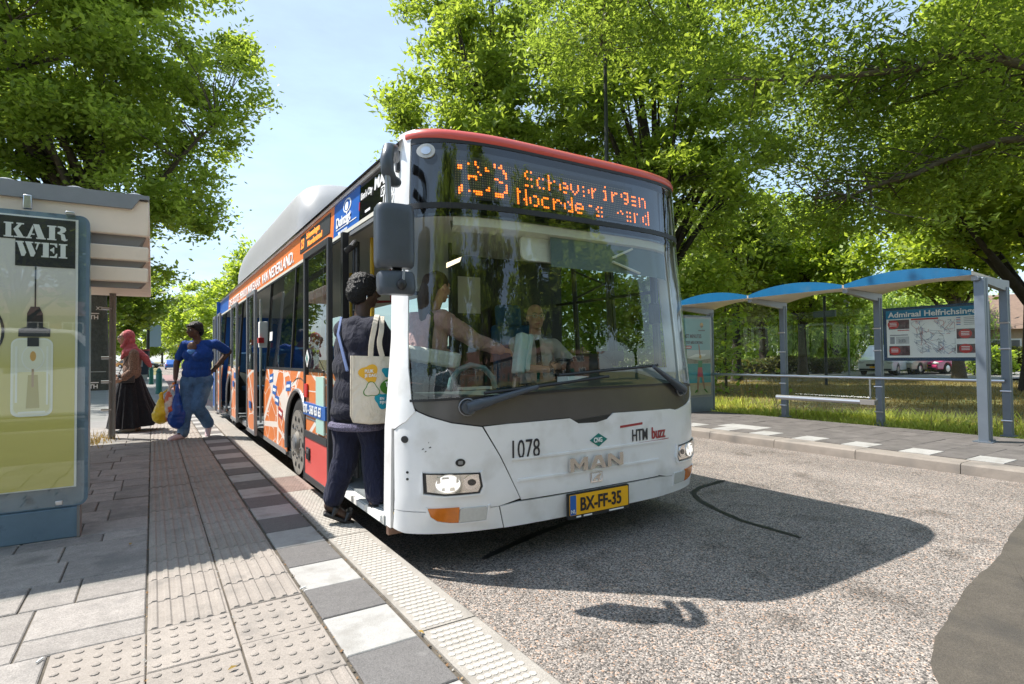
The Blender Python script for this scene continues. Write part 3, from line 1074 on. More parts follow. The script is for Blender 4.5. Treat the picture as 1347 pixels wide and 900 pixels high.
# --- writing on the nose
def on_front(x0, z0, off=.010):
    return lambda a, b, d: FSx(x0 + a, z0 + b, off + d)
textmesh('fleet_number', '1078', .178, M_PRINTBLACK, fl, on_front(.672, .697, .006), xs=.66, bold=-.0005)
front('gas_badge', [[(1.333, .765), (1.415, .716), (1.497, .763), (1.415, .810)]], M_GREEN, fl, .008, .003)
textmesh('gas_lettering', 'CNG', .048, M_PRINTWHITE, fl, on_front(1.366, .748, .010), bold=.0012, xs=.74)
bx = 1.138
for ch, x in (('M', 1.138), ('A', 1.313), ('N', 1.478)):
    if ch == 'M':
        ps = [[(0, 0), (.034, 0), (.034, .058), (.078, .012), (.122, .058), (.122, 0), (.156, 0), (.156, .092), (.122, .092), (.078, .044), (.034, .092), (0, .092)]]
    elif ch == 'A':
        ps = [[(0, 0), (.038, 0), (.052, .022), (.102, .022), (.116, 0), (.154, 0), (.105, .092), (.052, .092)]]
    else:
        ps = [[(0, 0), (.034, 0), (.034, .058), (.118, 0), (.152, 0), (.152, .092), (.118, .092), (.118, .034), (.034, .092), (0, .092)]]
    front('chrome_letter', [[(x + a, .568 + b) for a, b in p] for p in ps], M_CHROME, fl, .030, .022)
front('letter_counter', [[(1.374, .602), (1.406, .602), (1.390, .632)]], M_WHITE, fl, .0315, .004)
# little heraldic beast in a square frame
x0, z0 = 1.336, .468
front('emblem', [[(x0, z0), (x0 + .106, z0), (x0 + .106, z0 + .070), (x0, z0 + .070)]], M_CHROME, fl, .010, .003)
front('emblem', [[(x0 + .008, z0 + .007), (x0 + .098, z0 + .007), (x0 + .098, z0 + .063), (x0 + .008, z0 + .063)]], M_WHITE, fl, .012, .003)
beast = [(.018, .012), (.034, .012), (.040, .026), (.058, .028), (.064, .012), (.078, .012), (.076, .034), (.088, .046), (.090, .056), (.078, .060), (.064, .052), (.046, .044), (.030, .032), (.022, .022)]
front('emblem', [[(x0 + a, z0 + b) for a, b in beast]], M_CHROME, fl, .016, .005)
# operator name
textmesh('operator_name', 'HTM', .125, M_PRINTBLACK, fl, on_front(1.742, .722, .006), xs=.66, bold=.0008)
textmesh('operator_name', 'buzz', .125, M_PRINTRED, fl, on_front(1.958, .722, .006), xs=.72, bold=.0018)
front('name_bar', [[(1.627, .830), (1.860, .840), (1.860, .857), (1.627, .847)]], M_PRINTRED, fl, .006, .002)
front('name_line', [[(1.80, .700), (2.17, .704), (2.17, .709), (1.80, .705)]], M_PRINTRED, fl, .006, .002)
# number plate
pl_w, pl_z0, pl_z1 = .545, .268, .412
def PLT(a, b, d):
    return Vector((1.13 + a, -.022 - d, pl_z0 + b))
plate = polymesh('number_plate', [rrect(-.012, -.026, .557, .150, .008)], M_BLACK, bus, PLT, .018)
polymesh('plate_face', [rrect(.0, .0, .545, .140, .008)], M_PLATE, plate, lambda a, b, d: PLT(a, b, d + .004), .004)
polymesh('euro_band', [rrect(.003, .003, .055, .137, .004)], M_PRINTBLUE, plate, lambda a, b, d: PLT(a, b, d + .006), .003)
textmesh('plate_number', 'BX-FF-35', .128, M_PRINTBLACK, plate, lambda a, b, d: PLT(.088 + a, .026 + b, .005 + d), xs=.79, bold=.0026)
textmesh('country_code', 'NL', .036, M_PRINTWHITE, plate, lambda a, b, d: PLT(.008 + a, .016 + b, .007 + d), xs=.9)
for a0, a1 in ((.06, .10), (.125, .20), (.36, .50)):
    polymesh('frame_print', [rect(a0, -.019, a1, -.009)], M_PRINTWHITE, plate, lambda a, b, d: PLT(a, b, d + .002), .002)

# --- wipers
def wiper(pv, elbow, tip0, tip1, rr):
    mb = MB()
    P = FSx(pv[0], pv[1], .035)
    E_ = FSx(elbow[0], elbow[1], .065)
    mb.tube([FSx(pv[0], pv[1], -.01), FSx(pv[0], pv[1], .05)], .042, 16)
    d = (E_ - P)
    mb.tube([P + d * -.02, P + d * .12, P + d * .30, P + d * .34, E_], [.034, .036, .030, .026, .014], 10)
    o = mb.build('wiper', M_MIRROR, bus, smooth=40)
    b = MB()
    b.tube([FSx(tip0[0] + (tip1[0] - tip0[0]) * t / 10, tip0[1] + (tip1[1] - tip0[1]) * t / 10, .028) for t in range(11)], .011, 6)
    b.build('wiper_blade', M_BLACK, o)
    r = MB()
    Rg = 16
    c = FSx(pv[0], pv[1], .012)
    uu, vv = (FSx(pv[0] + .05, pv[1], .012) - c), (FSx(pv[0], pv[1] + .05, .012) - c)
    r.tube([c + (uu * math.cos(2 * math.pi * i / Rg) + vv * math.sin(2 * math.pi * i / Rg)) * 1.05 for i in range(Rg + 1)], .005, 6)
    r.build('wiper_ring', M_GREYFRAME, o)
wiper((.398, 1.050), (.86, 1.165), (.50, 1.135), (1.50, 1.215), 1)
wiper((2.35, 1.085), (1.93, 1.275), (1.05, 1.235), (2.02, 1.285), 1)

# --- front destination display: rows of dots, many of them caught unlit
F57 = {'2': '01110 10001 00001 00110 01000 10000 11111', '3': '01110 10001 00001 00110 00001 10001 01110', 'S': '01111 10000 10000 01110 00001 00001 11110',
       'c': '00000 00000 01110 10000 10000 10000 01110', 'h': '10000 10000 10110 11001 10001 10001 10001', 'e': '00000 00000 01110 10001 11111 10000 01110',
       'v': '00000 00000 10001 10001 10001 01010 00100', 'n': '00000 00000 10110 11001 10001 10001 10001', 'i': '00100 00000 01100 00100 00100 00100 01110',
       'g': '00000 01111 10001 10001 01111 00001 01110', 'N': '10001 11001 10101 10101 10011 10001 10001', 'o': '00000 00000 01110 10001 10001 10001 01110',
       'r': '00000 00000 10110 11001 10000 10000 10000', 'd': '00001 00001 01101 10011 10001 10001 01111', 's': '00000 00000 01111 10000 01110 00001 11110',
       't': '01000 01000 11100 01000 01000 01001 00110', 'a': '00000 00000 01110 00001 01111 10001 01111'}
def dots(name, lit, m, size, parent, fn):
    mb = MB()
    for x, z in lit:
        q = size
        mb.add([fn(x - q, z - q), fn(x + q, z - q), fn(x + q, z + q), fn(x - q, z + q)], [(0, 1, 2, 3)])
    o = mb.build(name, m, parent, smooth=0)
    return o
lit, off_ = [], []
r2 = random.Random(5)
P_ = .0168
def word(s, x0, z0, sx=1, sz=1, drop=.35):
    x = x0
    for ch in s:
        rows = F57[ch].split()
        for c in range(5):
            if r2.random() < drop:
                continue
            for r_ in range(7):
                if rows[r_][c] == '1':
                    for a in range(sx):
                        for b in range(sz):
                            if sx == 1 or r2.random() > .3:
                                lit.append((x + (c * sx + a) * P_, z0 + ((6 - r_) * sz + b) * P_))
        x += (6 * sx) * P_ * (1 if sx == 1 else .95)
word('23', .405, 2.452, 2, 2, .30)
word('Scheveningen', .905, 2.562, 1, 1, .40)
word('Noorderstrand', .835, 2.425, 1, 1, .40)
for i in range(92):
    for j in range(15):
        off_.append((.385 + i * P_, 2.435 + j * P_))
disp = front('destination_display', [[(.372, 2.415), (1.945, 2.415), (1.945, 2.705), (.372, 2.705)]], M_INTDARK, bus, -.042, .006)
dots('unlit_dot', off_, M_LEDOFF, .0038, disp, lambda x, z: FSx(x, z, -.0395))['kind'] = 'stuff'
dots('lit_dot', lit, M_LED, .0060, disp, lambda x, z: FSx(x, z, -.037))['kind'] = 'stuff'

# --- side wall, door side (near) -------------------------------------------------
Y_FD0, Y_FD1 = .52, 1.52
B0, B1 = 1.25, 2.43           # window band
def arch(y, r, zc, z0, y0, y1, ztop):
    """wall outline from y0 to y1 with a wheel arch of radius r at y"""
    pts = [(y0, z0)]
    a0 = math.asin(min(1, (z0 - zc) / r))
    n = 22
    for i in range(n + 1):
        a = math.pi - a0 - (math.pi - 2 * a0) * i / n
        pts.append((y + r * math.cos(a), zc + r * math.sin(a)))
    pts += [(y1, z0), (y1, ztop), (y0, ztop)]
    return pts
FW, RW = 3.20, 9.35           # wheel centres
lowA = arch(FW, .57, .47, .31, 1.56, 5.36, B0)
lowB = arch(RW, .62, .47, .31, 8.26, 9.99, B0)
w_ = side('side_wall', [lowA], M_WRAP, bus)
side('side_wall', [lowB], M_WRAP, bus)
side('side_wall', [rect(11.1, .31, BUS_L - .1, B0)], M_WRAP, bus)
side('inner_liner', [arch(FW, .60, .47, .31, 1.56, 5.36, B0), arch(RW, .66, .47, .31, 8.26, 9.99, B0)], M_SEAM, bus, -.014, .01)
for _r in (rect(3.80, .27, 5.36, .325), rect(1.58, .25, 2.36, .30), rect(6.2, .27, 7.5, .325)):
    side('sill_strip', [_r], M_GREYFRAME, bus, .004, .02)
# arch lip
def archlip(y, r):
    pts = [(y + r * math.cos(a), .47 + r * math.sin(a)) for a in np.linspace(math.pi + .2, -.2, 30)]
    MB().tube([SPn(p[0], p[1], .004) for p in pts], .022, 8).build('arch_lip', M_GREYFRAME, bus)
archlip(FW, .565)
archlip(RW, .615)
# dark well behind each wheel
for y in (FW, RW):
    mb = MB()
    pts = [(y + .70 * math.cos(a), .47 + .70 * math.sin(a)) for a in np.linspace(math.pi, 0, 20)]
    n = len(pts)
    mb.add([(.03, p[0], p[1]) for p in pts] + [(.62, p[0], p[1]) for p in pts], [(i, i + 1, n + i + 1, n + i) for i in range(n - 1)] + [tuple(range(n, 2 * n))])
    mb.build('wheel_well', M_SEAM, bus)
# wheels
def wheel(x, y, far=False):
    mb = MB()
    s = -1 if not far else 1
    prof = [(.335, .005), (.34, .02), (.42, .012), (.47, .03), (.485, .06), (.485, .24), (.47, .27), (.30, .28)]
    mb.lathe([(r, -s * 0 + h if not far else -h) for r, h in prof], (x, y, .486), 'X', 40)
    w = mb.build('wheel', M_RUBBER, bus, smooth=40)
    rm = MB()
    prof = [(.338, -.004), (.328, .012), (.305, .028), (.285, .032), (.215, .010), (.175, .0), (.165, .01), (.12, .03), (.115, -.01), (.09, -.03), (.0, -.035)]
    rm.lathe([(r, h if not far else -h) for r, h in prof], (x, y, .486), 'X', 40)
    rim = rm.build('rim', mat('wheel_silver', (.25, .23, .205), .6, .2, var=.25, vscale=12) if 'wheel_silver' not in bpy.data.materials else bpy.data.materials['wheel_silver'], w)
    for i in range(10):
        ho = MB()
        a = 2 * math.pi * i / 10
        c = Vector((x + (.004 if not far else -.004), y + .258 * math.cos(a), .486 + .252 * math.sin(a)))
        ho.sphere(c, (.020, .034, .034), 10)
        ho.build('hand_hole', M_SEAM, w)
    nu = MB()
    for i in range(10):
        a = 2 * math.pi * (i + .5) / 10
        c = Vector((x - (.004 if not far else -.004), y + .166 * math.cos(a), .486 + .166 * math.sin(a)))
        nu.tube([c + Vector((-.018 * (1 if not far else -1), 0, 0)), c + Vector((.02, 0, 0))], .014, 6)
    nu.build('wheel_nut', M_STEEL, w)
    cap = MB().lathe([(.09, .0), (.088, -.03), (.07, -.045), (.0, -.05)] if not far else [(.09, .0), (.088, .03), (.07, .045), (.0, .05)], (x, y, .486), 'X', 20)
    cap.build('hub_cap', M_GREYFRAME, w)
wheel(.022, FW)
wheel(.06, RW)
wheel(2.72, FW, True)
wheel(2.72, RW, True)

# upper bands
side('door_header', [rect(.535, 2.42, 1.345, 2.765)], M_BLKGLOSS, bus, .0)
side('corner_cap', [rect(.46, 2.765, 1.35, 2.80)], M_WHITE, bus, -.004)
side('side_band', [rect(2.12, 2.435, 5.6, 2.765), rect(5.606, 2.435, 10.6, 2.765)], M_ORANGE, bus)
side('advert_panel', [rect(1.36, 2.42, 2.115, 2.765)], M_BLUEFILM, bus)
side('rear_band', [rect(10.605, 2.42, BUS_L - .1, 2.765)], M_BLUEFILM, bus)
side('gutter', [rect(.54, 2.768, BUS_L - .08, 2.80)], M_WHITE, bus, .012, .03)
side('red_marker', [rect(1.345, 2.55, 1.358, 2.62)], M_REDPLASTIC, bus, .004)
side('header_trim', [rect(.535, 2.385, 1.56, 2.415)], M_GREYFRAME, bus, .012, .03)
def on_side(y0, z0, off=.006):
    # reading left to right means running towards the front (-y)
    return lambda a, b, d: SPn(y0 - a, z0 + b, off + d)
hdr = bpy.data.objects['door_header']
textmesh('model_lettering', "Lion's City", .078, M_PRINTWHITE, hdr, on_side(1.31, 2.625, .003), xs=.82, bold=.0012)
textmesh('maker_lettering', 'MAN', .128, M_PRINTWHITE, hdr, on_side(.985, 2.625, .003), xs=1.15, bold=.004)
polymesh('side_emblem', [rrect(0, 0, .085, .075, .008)], M_PRINTWHITE, hdr, lambda a, b, d: SPn(.84 - a, 2.535 + b, .004 + d), .003)
polymesh('side_emblem', [rrect(.012, .012, .073, .063, .006)], M_BLKGLOSS, hdr, lambda a, b, d: SPn(.84 - a, 2.535 + b, .006 + d), .003)
polymesh('side_emblem', [[(.022, .018), (.036, .018), (.046, .036), (.064, .046), (.058, .056), (.036, .046)]], M_PRINTWHITE, hdr, lambda a, b, d: SPn(.84 - a, 2.535 + b, .008 + d), .003)
textmesh('fleet_number', '1078', .20, M_PRINTWHITE, hdr, on_side(.80, 2.432, .003), xs=.60)
polymesh('small_print', [rect(0, 0, .12, .02)], M_PRINTWHITE, hdr, lambda a, b, d: SPn(1.20 - a, 2.50 + b, .003 + d), .002)
# estate agent's panel: flower disc, name, rule, second line
adp = bpy.data.objects['advert_panel']
ring = fan(1.70, 2.675, .105, 22, .055)
polymesh('advert_logo', [fan(1.70, 2.68, .115, 24, .060)], M_PRINTWHITE, adp, lambda a, b, d: SPn(a, b, .004 + d), .003)
polymesh('advert_logo', [fan(1.70, 2.68, .090, 24, .047)], M_BLUEFILM, adp, lambda a, b, d: SPn(a, b, .006 + d), .003)
polymesh('advert_logo', [fan(1.70, 2.672, .045, 14, .038)], M_PRINTWHITE, adp, lambda a, b, d: SPn(a, b, .008 + d), .003)
textmesh('advert_name', 'Duinzigt', .125, M_PRINTWHITE, adp, on_side(2.02, 2.535, .004), xs=1.05, bold=.003)
polymesh('advert_rule', [rect(1.42, 2.512, 2.02, 2.519)], M_PRINTWHITE, adp, lambda a, b, d: SPn(a, b, .004 + d), .002)
textmesh('advert_name', 'wonen', .075, M_PRINTWHITE, adp, on_side(1.94, 2.452, .004), xs=1.35)
# side display
sd = side('side_display', [rect(2.24, 2.545, 3.50, 2.735)], M_INTDARK, bus, .006)
M_LEDSIDE = mat('led_amber_side', (.75, .20, .03), .5, emit=.5)
textmesh('display_lettering', '23', .15, M_LEDSIDE, sd, on_side(3.44, 2.585, .008), xs=1.0, bold=.002)
textmesh('display_lettering', 'Scheveningen', .09, M_LEDSIDE, sd, on_side(3.18, 2.655, .008), xs=1.15, bold=.002)
textmesh('display_lettering', 'Noorderstrand', .085, M_LEDSIDE, sd, on_side(3.12, 2.565, .008), xs=1.15, bold=.002)
bnd = bpy.data.objects['side_band']
for word_, x0_, x1_ in (('DE', 10.45, 9.95), ('GROOTSTE', 9.85, 8.75), ('VERHUUR', 8.65, 7.72), ('MAKELAAR', 7.62, 6.25), ('VAN', 6.12, 5.62), ('NEDERLAND.', 5.50, 3.83)):
    o_ = textmesh('slogan', word_, .205, M_PRINTWHITE, bnd, lambda a, b, d: SPn(10.0 - a, 2.502 + b, .004 + d), xs=1.0, bold=.003)
    ys_ = [v.co.y for v in o_.data.vertices]
    k_ = (x0_ - x1_) / (max(ys_) - min(ys_))
    for v in o_.data.vertices:
        v.co.y = x0_ - (max(ys_) - v.co.y) * k_
# windows, door side
def window(y0, y1, far=False, z0=B0 + .01, z1=B1 - .01, name='window'):
    fr = side(name, [[(y0, z0), (y1, z0), (y1, z1), (y0, z1)]], M_SIDEGLASS, bus, .0, 0, far)
    F = SPf if far else SPn
    for yy in (y0 - .012, y1 + .012):
        mb = MB()
        mb.add([F(yy - .014, z0, .006), F(yy + .014, z0, .006), F(yy + .014, z1, .006), F(yy - .014, z1, .006),
                F(yy - .014, z0, -.03), F(yy + .014, z0, -.03), F(yy + .014, z1, -.03), F(yy - .014, z1, -.03)],
               [(0, 1, 2, 3), (4, 7, 6, 5), (0, 4, 5, 1), (1, 5, 6, 2), (2, 6, 7, 3), (3, 7, 4, 0)])
        mb.build('window_frame', M_BLACK, fr, smooth=0)
    return fr
for a, b in ((2.40, 3.66), (3.70, 5.30), (8.30, 9.94), (11.15, 12.3)):
    window(a, b)
side('window_header', [rect(1.56, B1 - .02, 12.4, B1 + .008)], M_BLACK, bus, .003)
side('window_rail', [rect(1.56, B0 - .012, 5.36, B0 + .018), rect(8.26, B0 - .012, 9.99, B0 + .018)], M_BLACK, bus, .003)

def swung_door(y0, y1, name, lower_m, low_z=.33, red=False, x=-.075):
    """door leaf swung outwards, lying along the body side"""
    d = MB()
    xo, xi = x - .02, x + .02
    zt, zb = 2.345, low_z
    fw_ = .055
    d.box((xo, y0, zb), (xi, y0 + fw_, zt)).box((xo, y1 - fw_, zb), (xi, y1, zt))
    d.box((xo, y0 + fw_, zt - .06), (xi, y1 - fw_, zt)).box((xo, y0 + fw_, zb), (xi, y1 - fw_, zb + .06))
    leaf = d.build(name, M_GREYFRAME if not red else M_DARKFRAME, bus, bevel=.006)
    gz0 = .72 if red else zb + .06
    if red:
        MB().box((xo - .002, y0 + fw_, .66), (xi, y1 - fw_, .72)).build('mid_rail', M_DARKFRAME, leaf)
        MB().box((xo + .004, y0 + fw_, zb + .06), (xi - .004, y1 - fw_, .66)).build('lower_panel', mat('coral_red_film', (.72, .115, .10), .35, var=.05), leaf)
    MB().add([(x, y0 + fw_, gz0), (x, y1 - fw_, gz0), (x, y1 - fw_, zt - .06), (x, y0 + fw_, zt - .06)], [(0, 1, 2, 3)]).build('door_glass', M_SIDEGLASS, leaf, smooth=0)
    zf = 1.22
    MB().add([(xo + .012, y0 + fw_, gz0), (xo + .012, y1 - fw_, gz0), (xo + .012, y1 - fw_, zf), (xo + .012, y0 + fw_, zf)], [(0, 1, 2, 3)]).build('door_film', lower_m, leaf, smooth=0)
    return leaf
ld = swung_door(1.48, 2.36, 'front_door', M_WRAP, .27, True, -.085)
xd = -.111
def on_door(y0, z0, x0=xd):
    return lambda a, b, d: Vector((x0 - d, y0 - a, z0 + b))
MB().box((xd - .004, 1.536, .865), (xd + .016, 2.304, .975)).build('phone_strip', M_PRINTBLUE, ld)
textmesh('phone_number', '070 - 360 63 63', .105, M_PRINTWHITE, ld, on_door(2.29, .885, xd - .006), xs=.94, bold=.002)
polymesh('gas_badge', [[(2.16, 1.37), (2.23, 1.29), (2.30, 1.37), (2.23, 1.45)]], M_PRINTWHITE, ld, lambda a, b, d: Vector((xd + .012 - d, a, b)), .004)
polymesh('gas_badge', [[(2.20, 1.37), (2.23, 1.325), (2.26, 1.37), (2.23, 1.415)]], M_GREEN, ld, lambda a, b, d: Vector((xd + .009 - d, a, b)), .004)
MB().box((xd, 2.20, 1.02), (xd + .014, 2.30, 1.14)).build('red_sticker', M_REDPLASTIC, ld)
MB().box((xd, 1.60, .74), (xd + .0145, 1.86, 1.215)).build('mint_film', mat('mint_film', (.42, .62, .55), .4), ld)
MB().tube([(xd, 2.26, .52), (xd - .004, 2.26, .52)], .022, 14).build('key_lock', M_BLACK, ld)
MB().box((xd - .004, 2.10, .465), (xd + .01, 2.22, .575)).build('pull_recess', M_BLACK, ld, bevel=.006)
MB().box((xd - .007, 2.12, .525), (xd - .003, 2.20, .56)).build('pull_recess', M_STEEL, ld, bevel=.004)
# middle and rear doors: two leaves each
for y0, y1, m in ((5.42, 6.22, M_WRAP), (7.46, 8.24, M_WRAP)):
    swung_door(y0, y1, 'middle_door', m, .31)
for y0, y1, m in ((9.99, 10.45, M_WRAP), (11.0, 11.5, M_BLUEFILM)):
    swung_door(y0, y1, 'rear_door', m, .27, x=-.10)
# red and blue estate signs stuck on the street plan
for i, (y, z, m, a) in enumerate(((4.12, .72, M_PRINTRED, .25), (3.72, 1.06, M_PRINTBLUE, -.1), (4.55, .98, M_PRINTBLUE, .1), (4.85, 1.12, M_PRINTBLUE, -.2), (4.35, .86, M_PRINTBLUE, .15))):
    c, s_ = math.cos(a), math.sin(a)
    rc = [(-.13, -.055), (.13, -.055), (.13, .055), (-.13, .055)]
    side('estate_sign', [[(y + p * c - q * s_, z + p * s_ * .5 + q) for p, q in rc]], m, w_, .003, .003)
    side('sign_print', [[(y + p * .7 * c - q * .3 * s_, z + p * .7 * s_ * .5 + q * .3) for p, q in rc]], M_PRINTWHITE, w_, .006, .003)
for y, z in ((5.82, .72), (7.82, .95), (7.6, 1.1)):
    MB().box((-.100, y - .10, z - .05), (-.092, y + .10, z + .05)).build('estate_sign', M_PRINTBLUE, bpy.data.objects['middle_door'])

# door openings: frames, step, handrails
MB().box((.02, 1.50, .30), (.07, 1.56, 2.40)).build('door_post', M_BLACK, bus)
st = MB().box((.012, .50, .262), (1.1, 1.54, .325)).build('entry_step', M_FLOOR, bus)
MB().box((.004, .52, .27), (.06, 1.50, .330)).build('step_nosing', mat('step_white', (.62, .62, .60), .6, var=.1, vscale=20), st)
MB().box((.062, .52, .27), (.13, 1.50, .331)).build('step_nosing', M_YELLOW, st)
for i in range(3):
    MB().box((-.012, .55 + .32 * i, .285), (.006, .80 + .32 * i, .325)).build('step_lamp', M_PRINTWHITE, st)
MB().box((.03, .50, .20), (.30, .54, .26)).build('step_bracket', mat('rusty_bracket', (.42, .25, .18), .8, var=.3, vscale=20), bus)
MB().box((.012, 6.2, .30), (1.2, 7.5, .345)).build('entry_step', M_FLOOR, bus)
for y in (1.44, 1.36):
    MB().tube([(.09, y, .42), (.10, y, 2.30)], .017, 10).build('handrail', M_BLACK, bus)
MB().tube([(.10, 1.46, 2.28), (.06, 1.30, 2.28), (.0, 1.20, 2.22), (-.02, 1.25, 2.20)], .024, 10).build('door_arm', M_BLACK, bus)
MB().tube([(.12, 1.44, 1.95), (.9, 1.50, 1.92)], .018, 10).build('handrail', M_BLACK, bus)
for z in (1.55, 1.75):
    MB().tube([(.09, 1.44, z), (.10, 1.36, z)], .014, 8).build('handrail', M_BLACK, bus)
for y in (6.3, 7.35):
    MB().tube([(.12, y, .4), (.12, y, 2.3)], .018, 10).build('handrail', M_STEEL, bus)
    MB().box((.08, y - .05, 1.62), (.16, y + .05, 1.70)).build('stop_button', M_REDPLASTIC, bus)
MB().box((.10, 6.28, 1.55), (.22, 6.42, 1.95)).build('ticket_reader', M_PRINTWHITE, bus, bevel=.01)

# --- far side, roof, floor, rear
side('far_wall', [rect(.52, .31, BUS_L - .1, B0)], M_WHITE, bus, 0, .02, True)
side('far_band', [rect(.52, B1, BUS_L - .1, 2.80)], M_WHITE, bus, 0, .02, True)
for a, b in ((.62, 1.18), (1.24, 2.30), (2.4, 3.9), (4.0, 5.5), (5.6, 7.1), (7.2, 8.7), (8.8, 10.3), (10.4, 12.2)):
    window(a, b, True)
mb = MB()
for y0, y1 in ((.45, BUS_L - .08),):
    ys = [y0, y1]
    xs = [(.075, 2.79), (.12, 2.835), (.30, 2.87), (1.4, 2.89), (2.5, 2.87), (2.68, 2.835), (2.725, 2.79)]
    n = len(xs)
    mb.add([(x, y, z) for y in ys for x, z in xs], [(i, i + 1, n + i + 1, n + i) for i in range(n - 1)])
mb.build('roof', M_WHITE, bus)
# gas tank housing on the roof: long rounded shell
mb = MB()
secs = []
for y, k in ((3.95, .0), (4.0, .35), (4.12, .62), (4.35, .85), (4.7, .97), (5.1, 1.0), (9.2, 1.0), (9.7, .95), (10.05, .78), (10.25, .5), (10.35, .0)):
    ring_ = []
    w, h = .70 + .45 * min(1, k * 1.4), max(.02, .93 * k)
    for i in range(25):
        a = math.pi * i / 24
        cx = math.copysign(abs(math.cos(a)) ** .42, math.cos(a))
        sz = abs(math.sin(a)) ** .55
        ring_.append((XC - cx * w, y, 2.86 + h * sz))
    secs.append(ring_)
n = 25
mb.add([p for s_ in secs for p in s_], [(i * n + j, i * n + j + 1, (i + 1) * n + j + 1, (i + 1) * n + j) for i in range(len(secs) - 1) for j in range(n - 1)])
mb.build('gas_tank_housing', M_SILVER, bus, smooth=70)
MB().tube([(.26, 4.5, 2.875), (.26, 10.0, 2.875)], .018, 6).build('roof_rail', M_WHITE, bus)
for y in (5.3, 8.2):
    MB().box((.235, y - .05, 2.86), (.285, y + .05, 2.915)).build('rail_bracket', M_GREYFRAME, bus)
MB().box((.03, .45, .255), (2.77, BUS_L - .1, .32)).build('underbody', M_SEAM, bus)
MB().box((.05, .56, .325), (2.75, BUS_L - .1, .35)).box((.42, .18, .325), (2.38, .56, .35)).build('floor', M_FLOOR, bus)
MB().box((.10, .62, 2.43), (2.70, BUS_L - .1, 2.46)).box((.46, .30, 2.43), (2.34, .62, 2.46)).build('ceiling', M_CEIL, bus)
MB().box((.05, BUS_L - .10, .30), (2.75, BUS_L - .06, 2.80)).build('rear_wall', M_BLUEFILM, bus)

# --- inside
# cream header behind the top of the screen, sun blinds, dash
def inner(x, z, d):
    return FSx(x, z, -d)
mb = MB()
xs = [.36 + i * (2.08 / 30) for i in range(31)]
vs = []
for x in xs:
    vs += [inner(x, 2.335, .06), inner(x, 2.245, .075), inner(x, 2.22, .16), inner(x, 2.335, .30)]
mb.add(vs, [(4 * i + j, 4 * i + 4 + j, 4 * i + 5 + j, 4 * i + 1 + j) for i in range(30) for j in range(3)])
mb.build('header_lining', M_CEIL, bus, smooth=60)
mb = MB()
vs = []
xs2 = [1.13 + i * (1.40 / 20) for i in range(21)]
for x in xs2:
    vs += [inner(x, 2.235, .10), inner(x, 2.02, .11)]
mb.add(vs, [(2 * i, 2 * i + 2, 2 * i + 3, 2 * i + 1) for i in range(20)])
mb.build('sun_blind', mat('blind_cloth', (.11, .15, .145), .8, var=.1), bus)
MB().tube([inner(1.72, 2.10, .095), inner(2.02, 2.03, .09)], .010, 6).build('blind_arm', M_CEIL, bus)
MB().tube([inner(1.72, 2.13, .095), inner(1.95, 2.22, .09)], .010, 6).build('blind_arm', M_CEIL, bus)
polymesh('visor', [rrect(.90, 2.06, 1.22, 2.24, .05)], M_CEIL, bus, lambda a, b, d: inner(a, b, .14 - d), .02)
MB().add([inner(.32, 2.12, .55), inner(.55, 2.17, .55), inner(.55, 2.145, .6), inner(.32, 2.095, .6)], [(0, 1, 2, 3)]).build('ceiling_lamp', M_GLOWTUBE, bus, smooth=0)
# dash shelf with a deep black front edge, raised binnacle on the driver's side
mb = MB()
vs = []
N_ = 40
for i in range(N_ + 1):
    x = .17 + 2.46 * i / N_
    dep = lerp(x, [.17, .7, 1.0, 1.35, 2.6], [.40, .42, .52, .72, .80])
    zt = lerp(x, [.17, .9, 1.4, 1.9, 2.3, 2.63], [1.135, 1.14, 1.15, 1.24, 1.22, 1.16])
    a = FSx(x, 1.125, -.03)
    vs += [(a.x, a.y, 1.05), (a.x, a.y, 1.115), (a.x, a.y + dep * .55, zt), (a.x, a.y + dep, zt - .02), (a.x, a.y + dep, .6)]
mb.add(vs, [(5 * i + j, 5 * i + 5 + j, 5 * i + 6 + j, 5 * i + 1 + j) for i in range(N_) for j in range(4)])
mb.build('dashboard', M_DASH, bus, smooth=50)
MB().sphere((2.12, .92, 1.26), (.24, .18, .13), 20).build('instrument_binnacle', M_INTDARK, bus)
MB().obox((2.34, .86, 1.36), (.20, .16, .10), rotz(.2)).build('instrument_screen', M_INTDARK, bus, bevel=.015)
# driver's steering wheel
def ringtube(c, r, rad, M, n=28, arc=(0, 2 * math.pi)):
    return [Vector(c) + M @ Vector((r * math.cos(a), r * math.sin(a), 0)) for a in np.linspace(arc[0], arc[1], n)]
Ms = Matrix.Rotation(R(28), 3, 'X')
sw = MB().tube(ringtube((2.12, 1.14, 1.22), .235, .017, Ms), .017, 8, False).build('steering_wheel', M_INTDARK, bus)
mb = MB()
for a in (0.3, 2.8, 4.7):
    mb.tube([Vector((2.12, 1.14, 1.20)), Vector((2.12, 1.14, 1.22)) + Ms @ Vector((.235 * math.cos(a), .235 * math.sin(a), 0))], .014, 6)
mb.sphere((2.12, 1.14, 1.20), (.07, .07, .04), 12)
mb.build('wheel_spokes', M_INTDARK, sw)
# hoop-shaped door guard seen low behind the screen
MB().tube([(.60, .74, 1.12), (.62, .74, 1.20), (.68, .74, 1.27), (.78, .74, 1.305), (.90, .74, 1.28), (.98, .74, 1.20), (1.0, .74, 1.12)], .022, 10).build('guard_hoop', mat('teal_grey_tube', (.10, .19, .20), .4), bus)
MB().box((.70, .72, 1.115), (.96, .80, 1.135)).build('desk_tray', M_CEIL, bus)
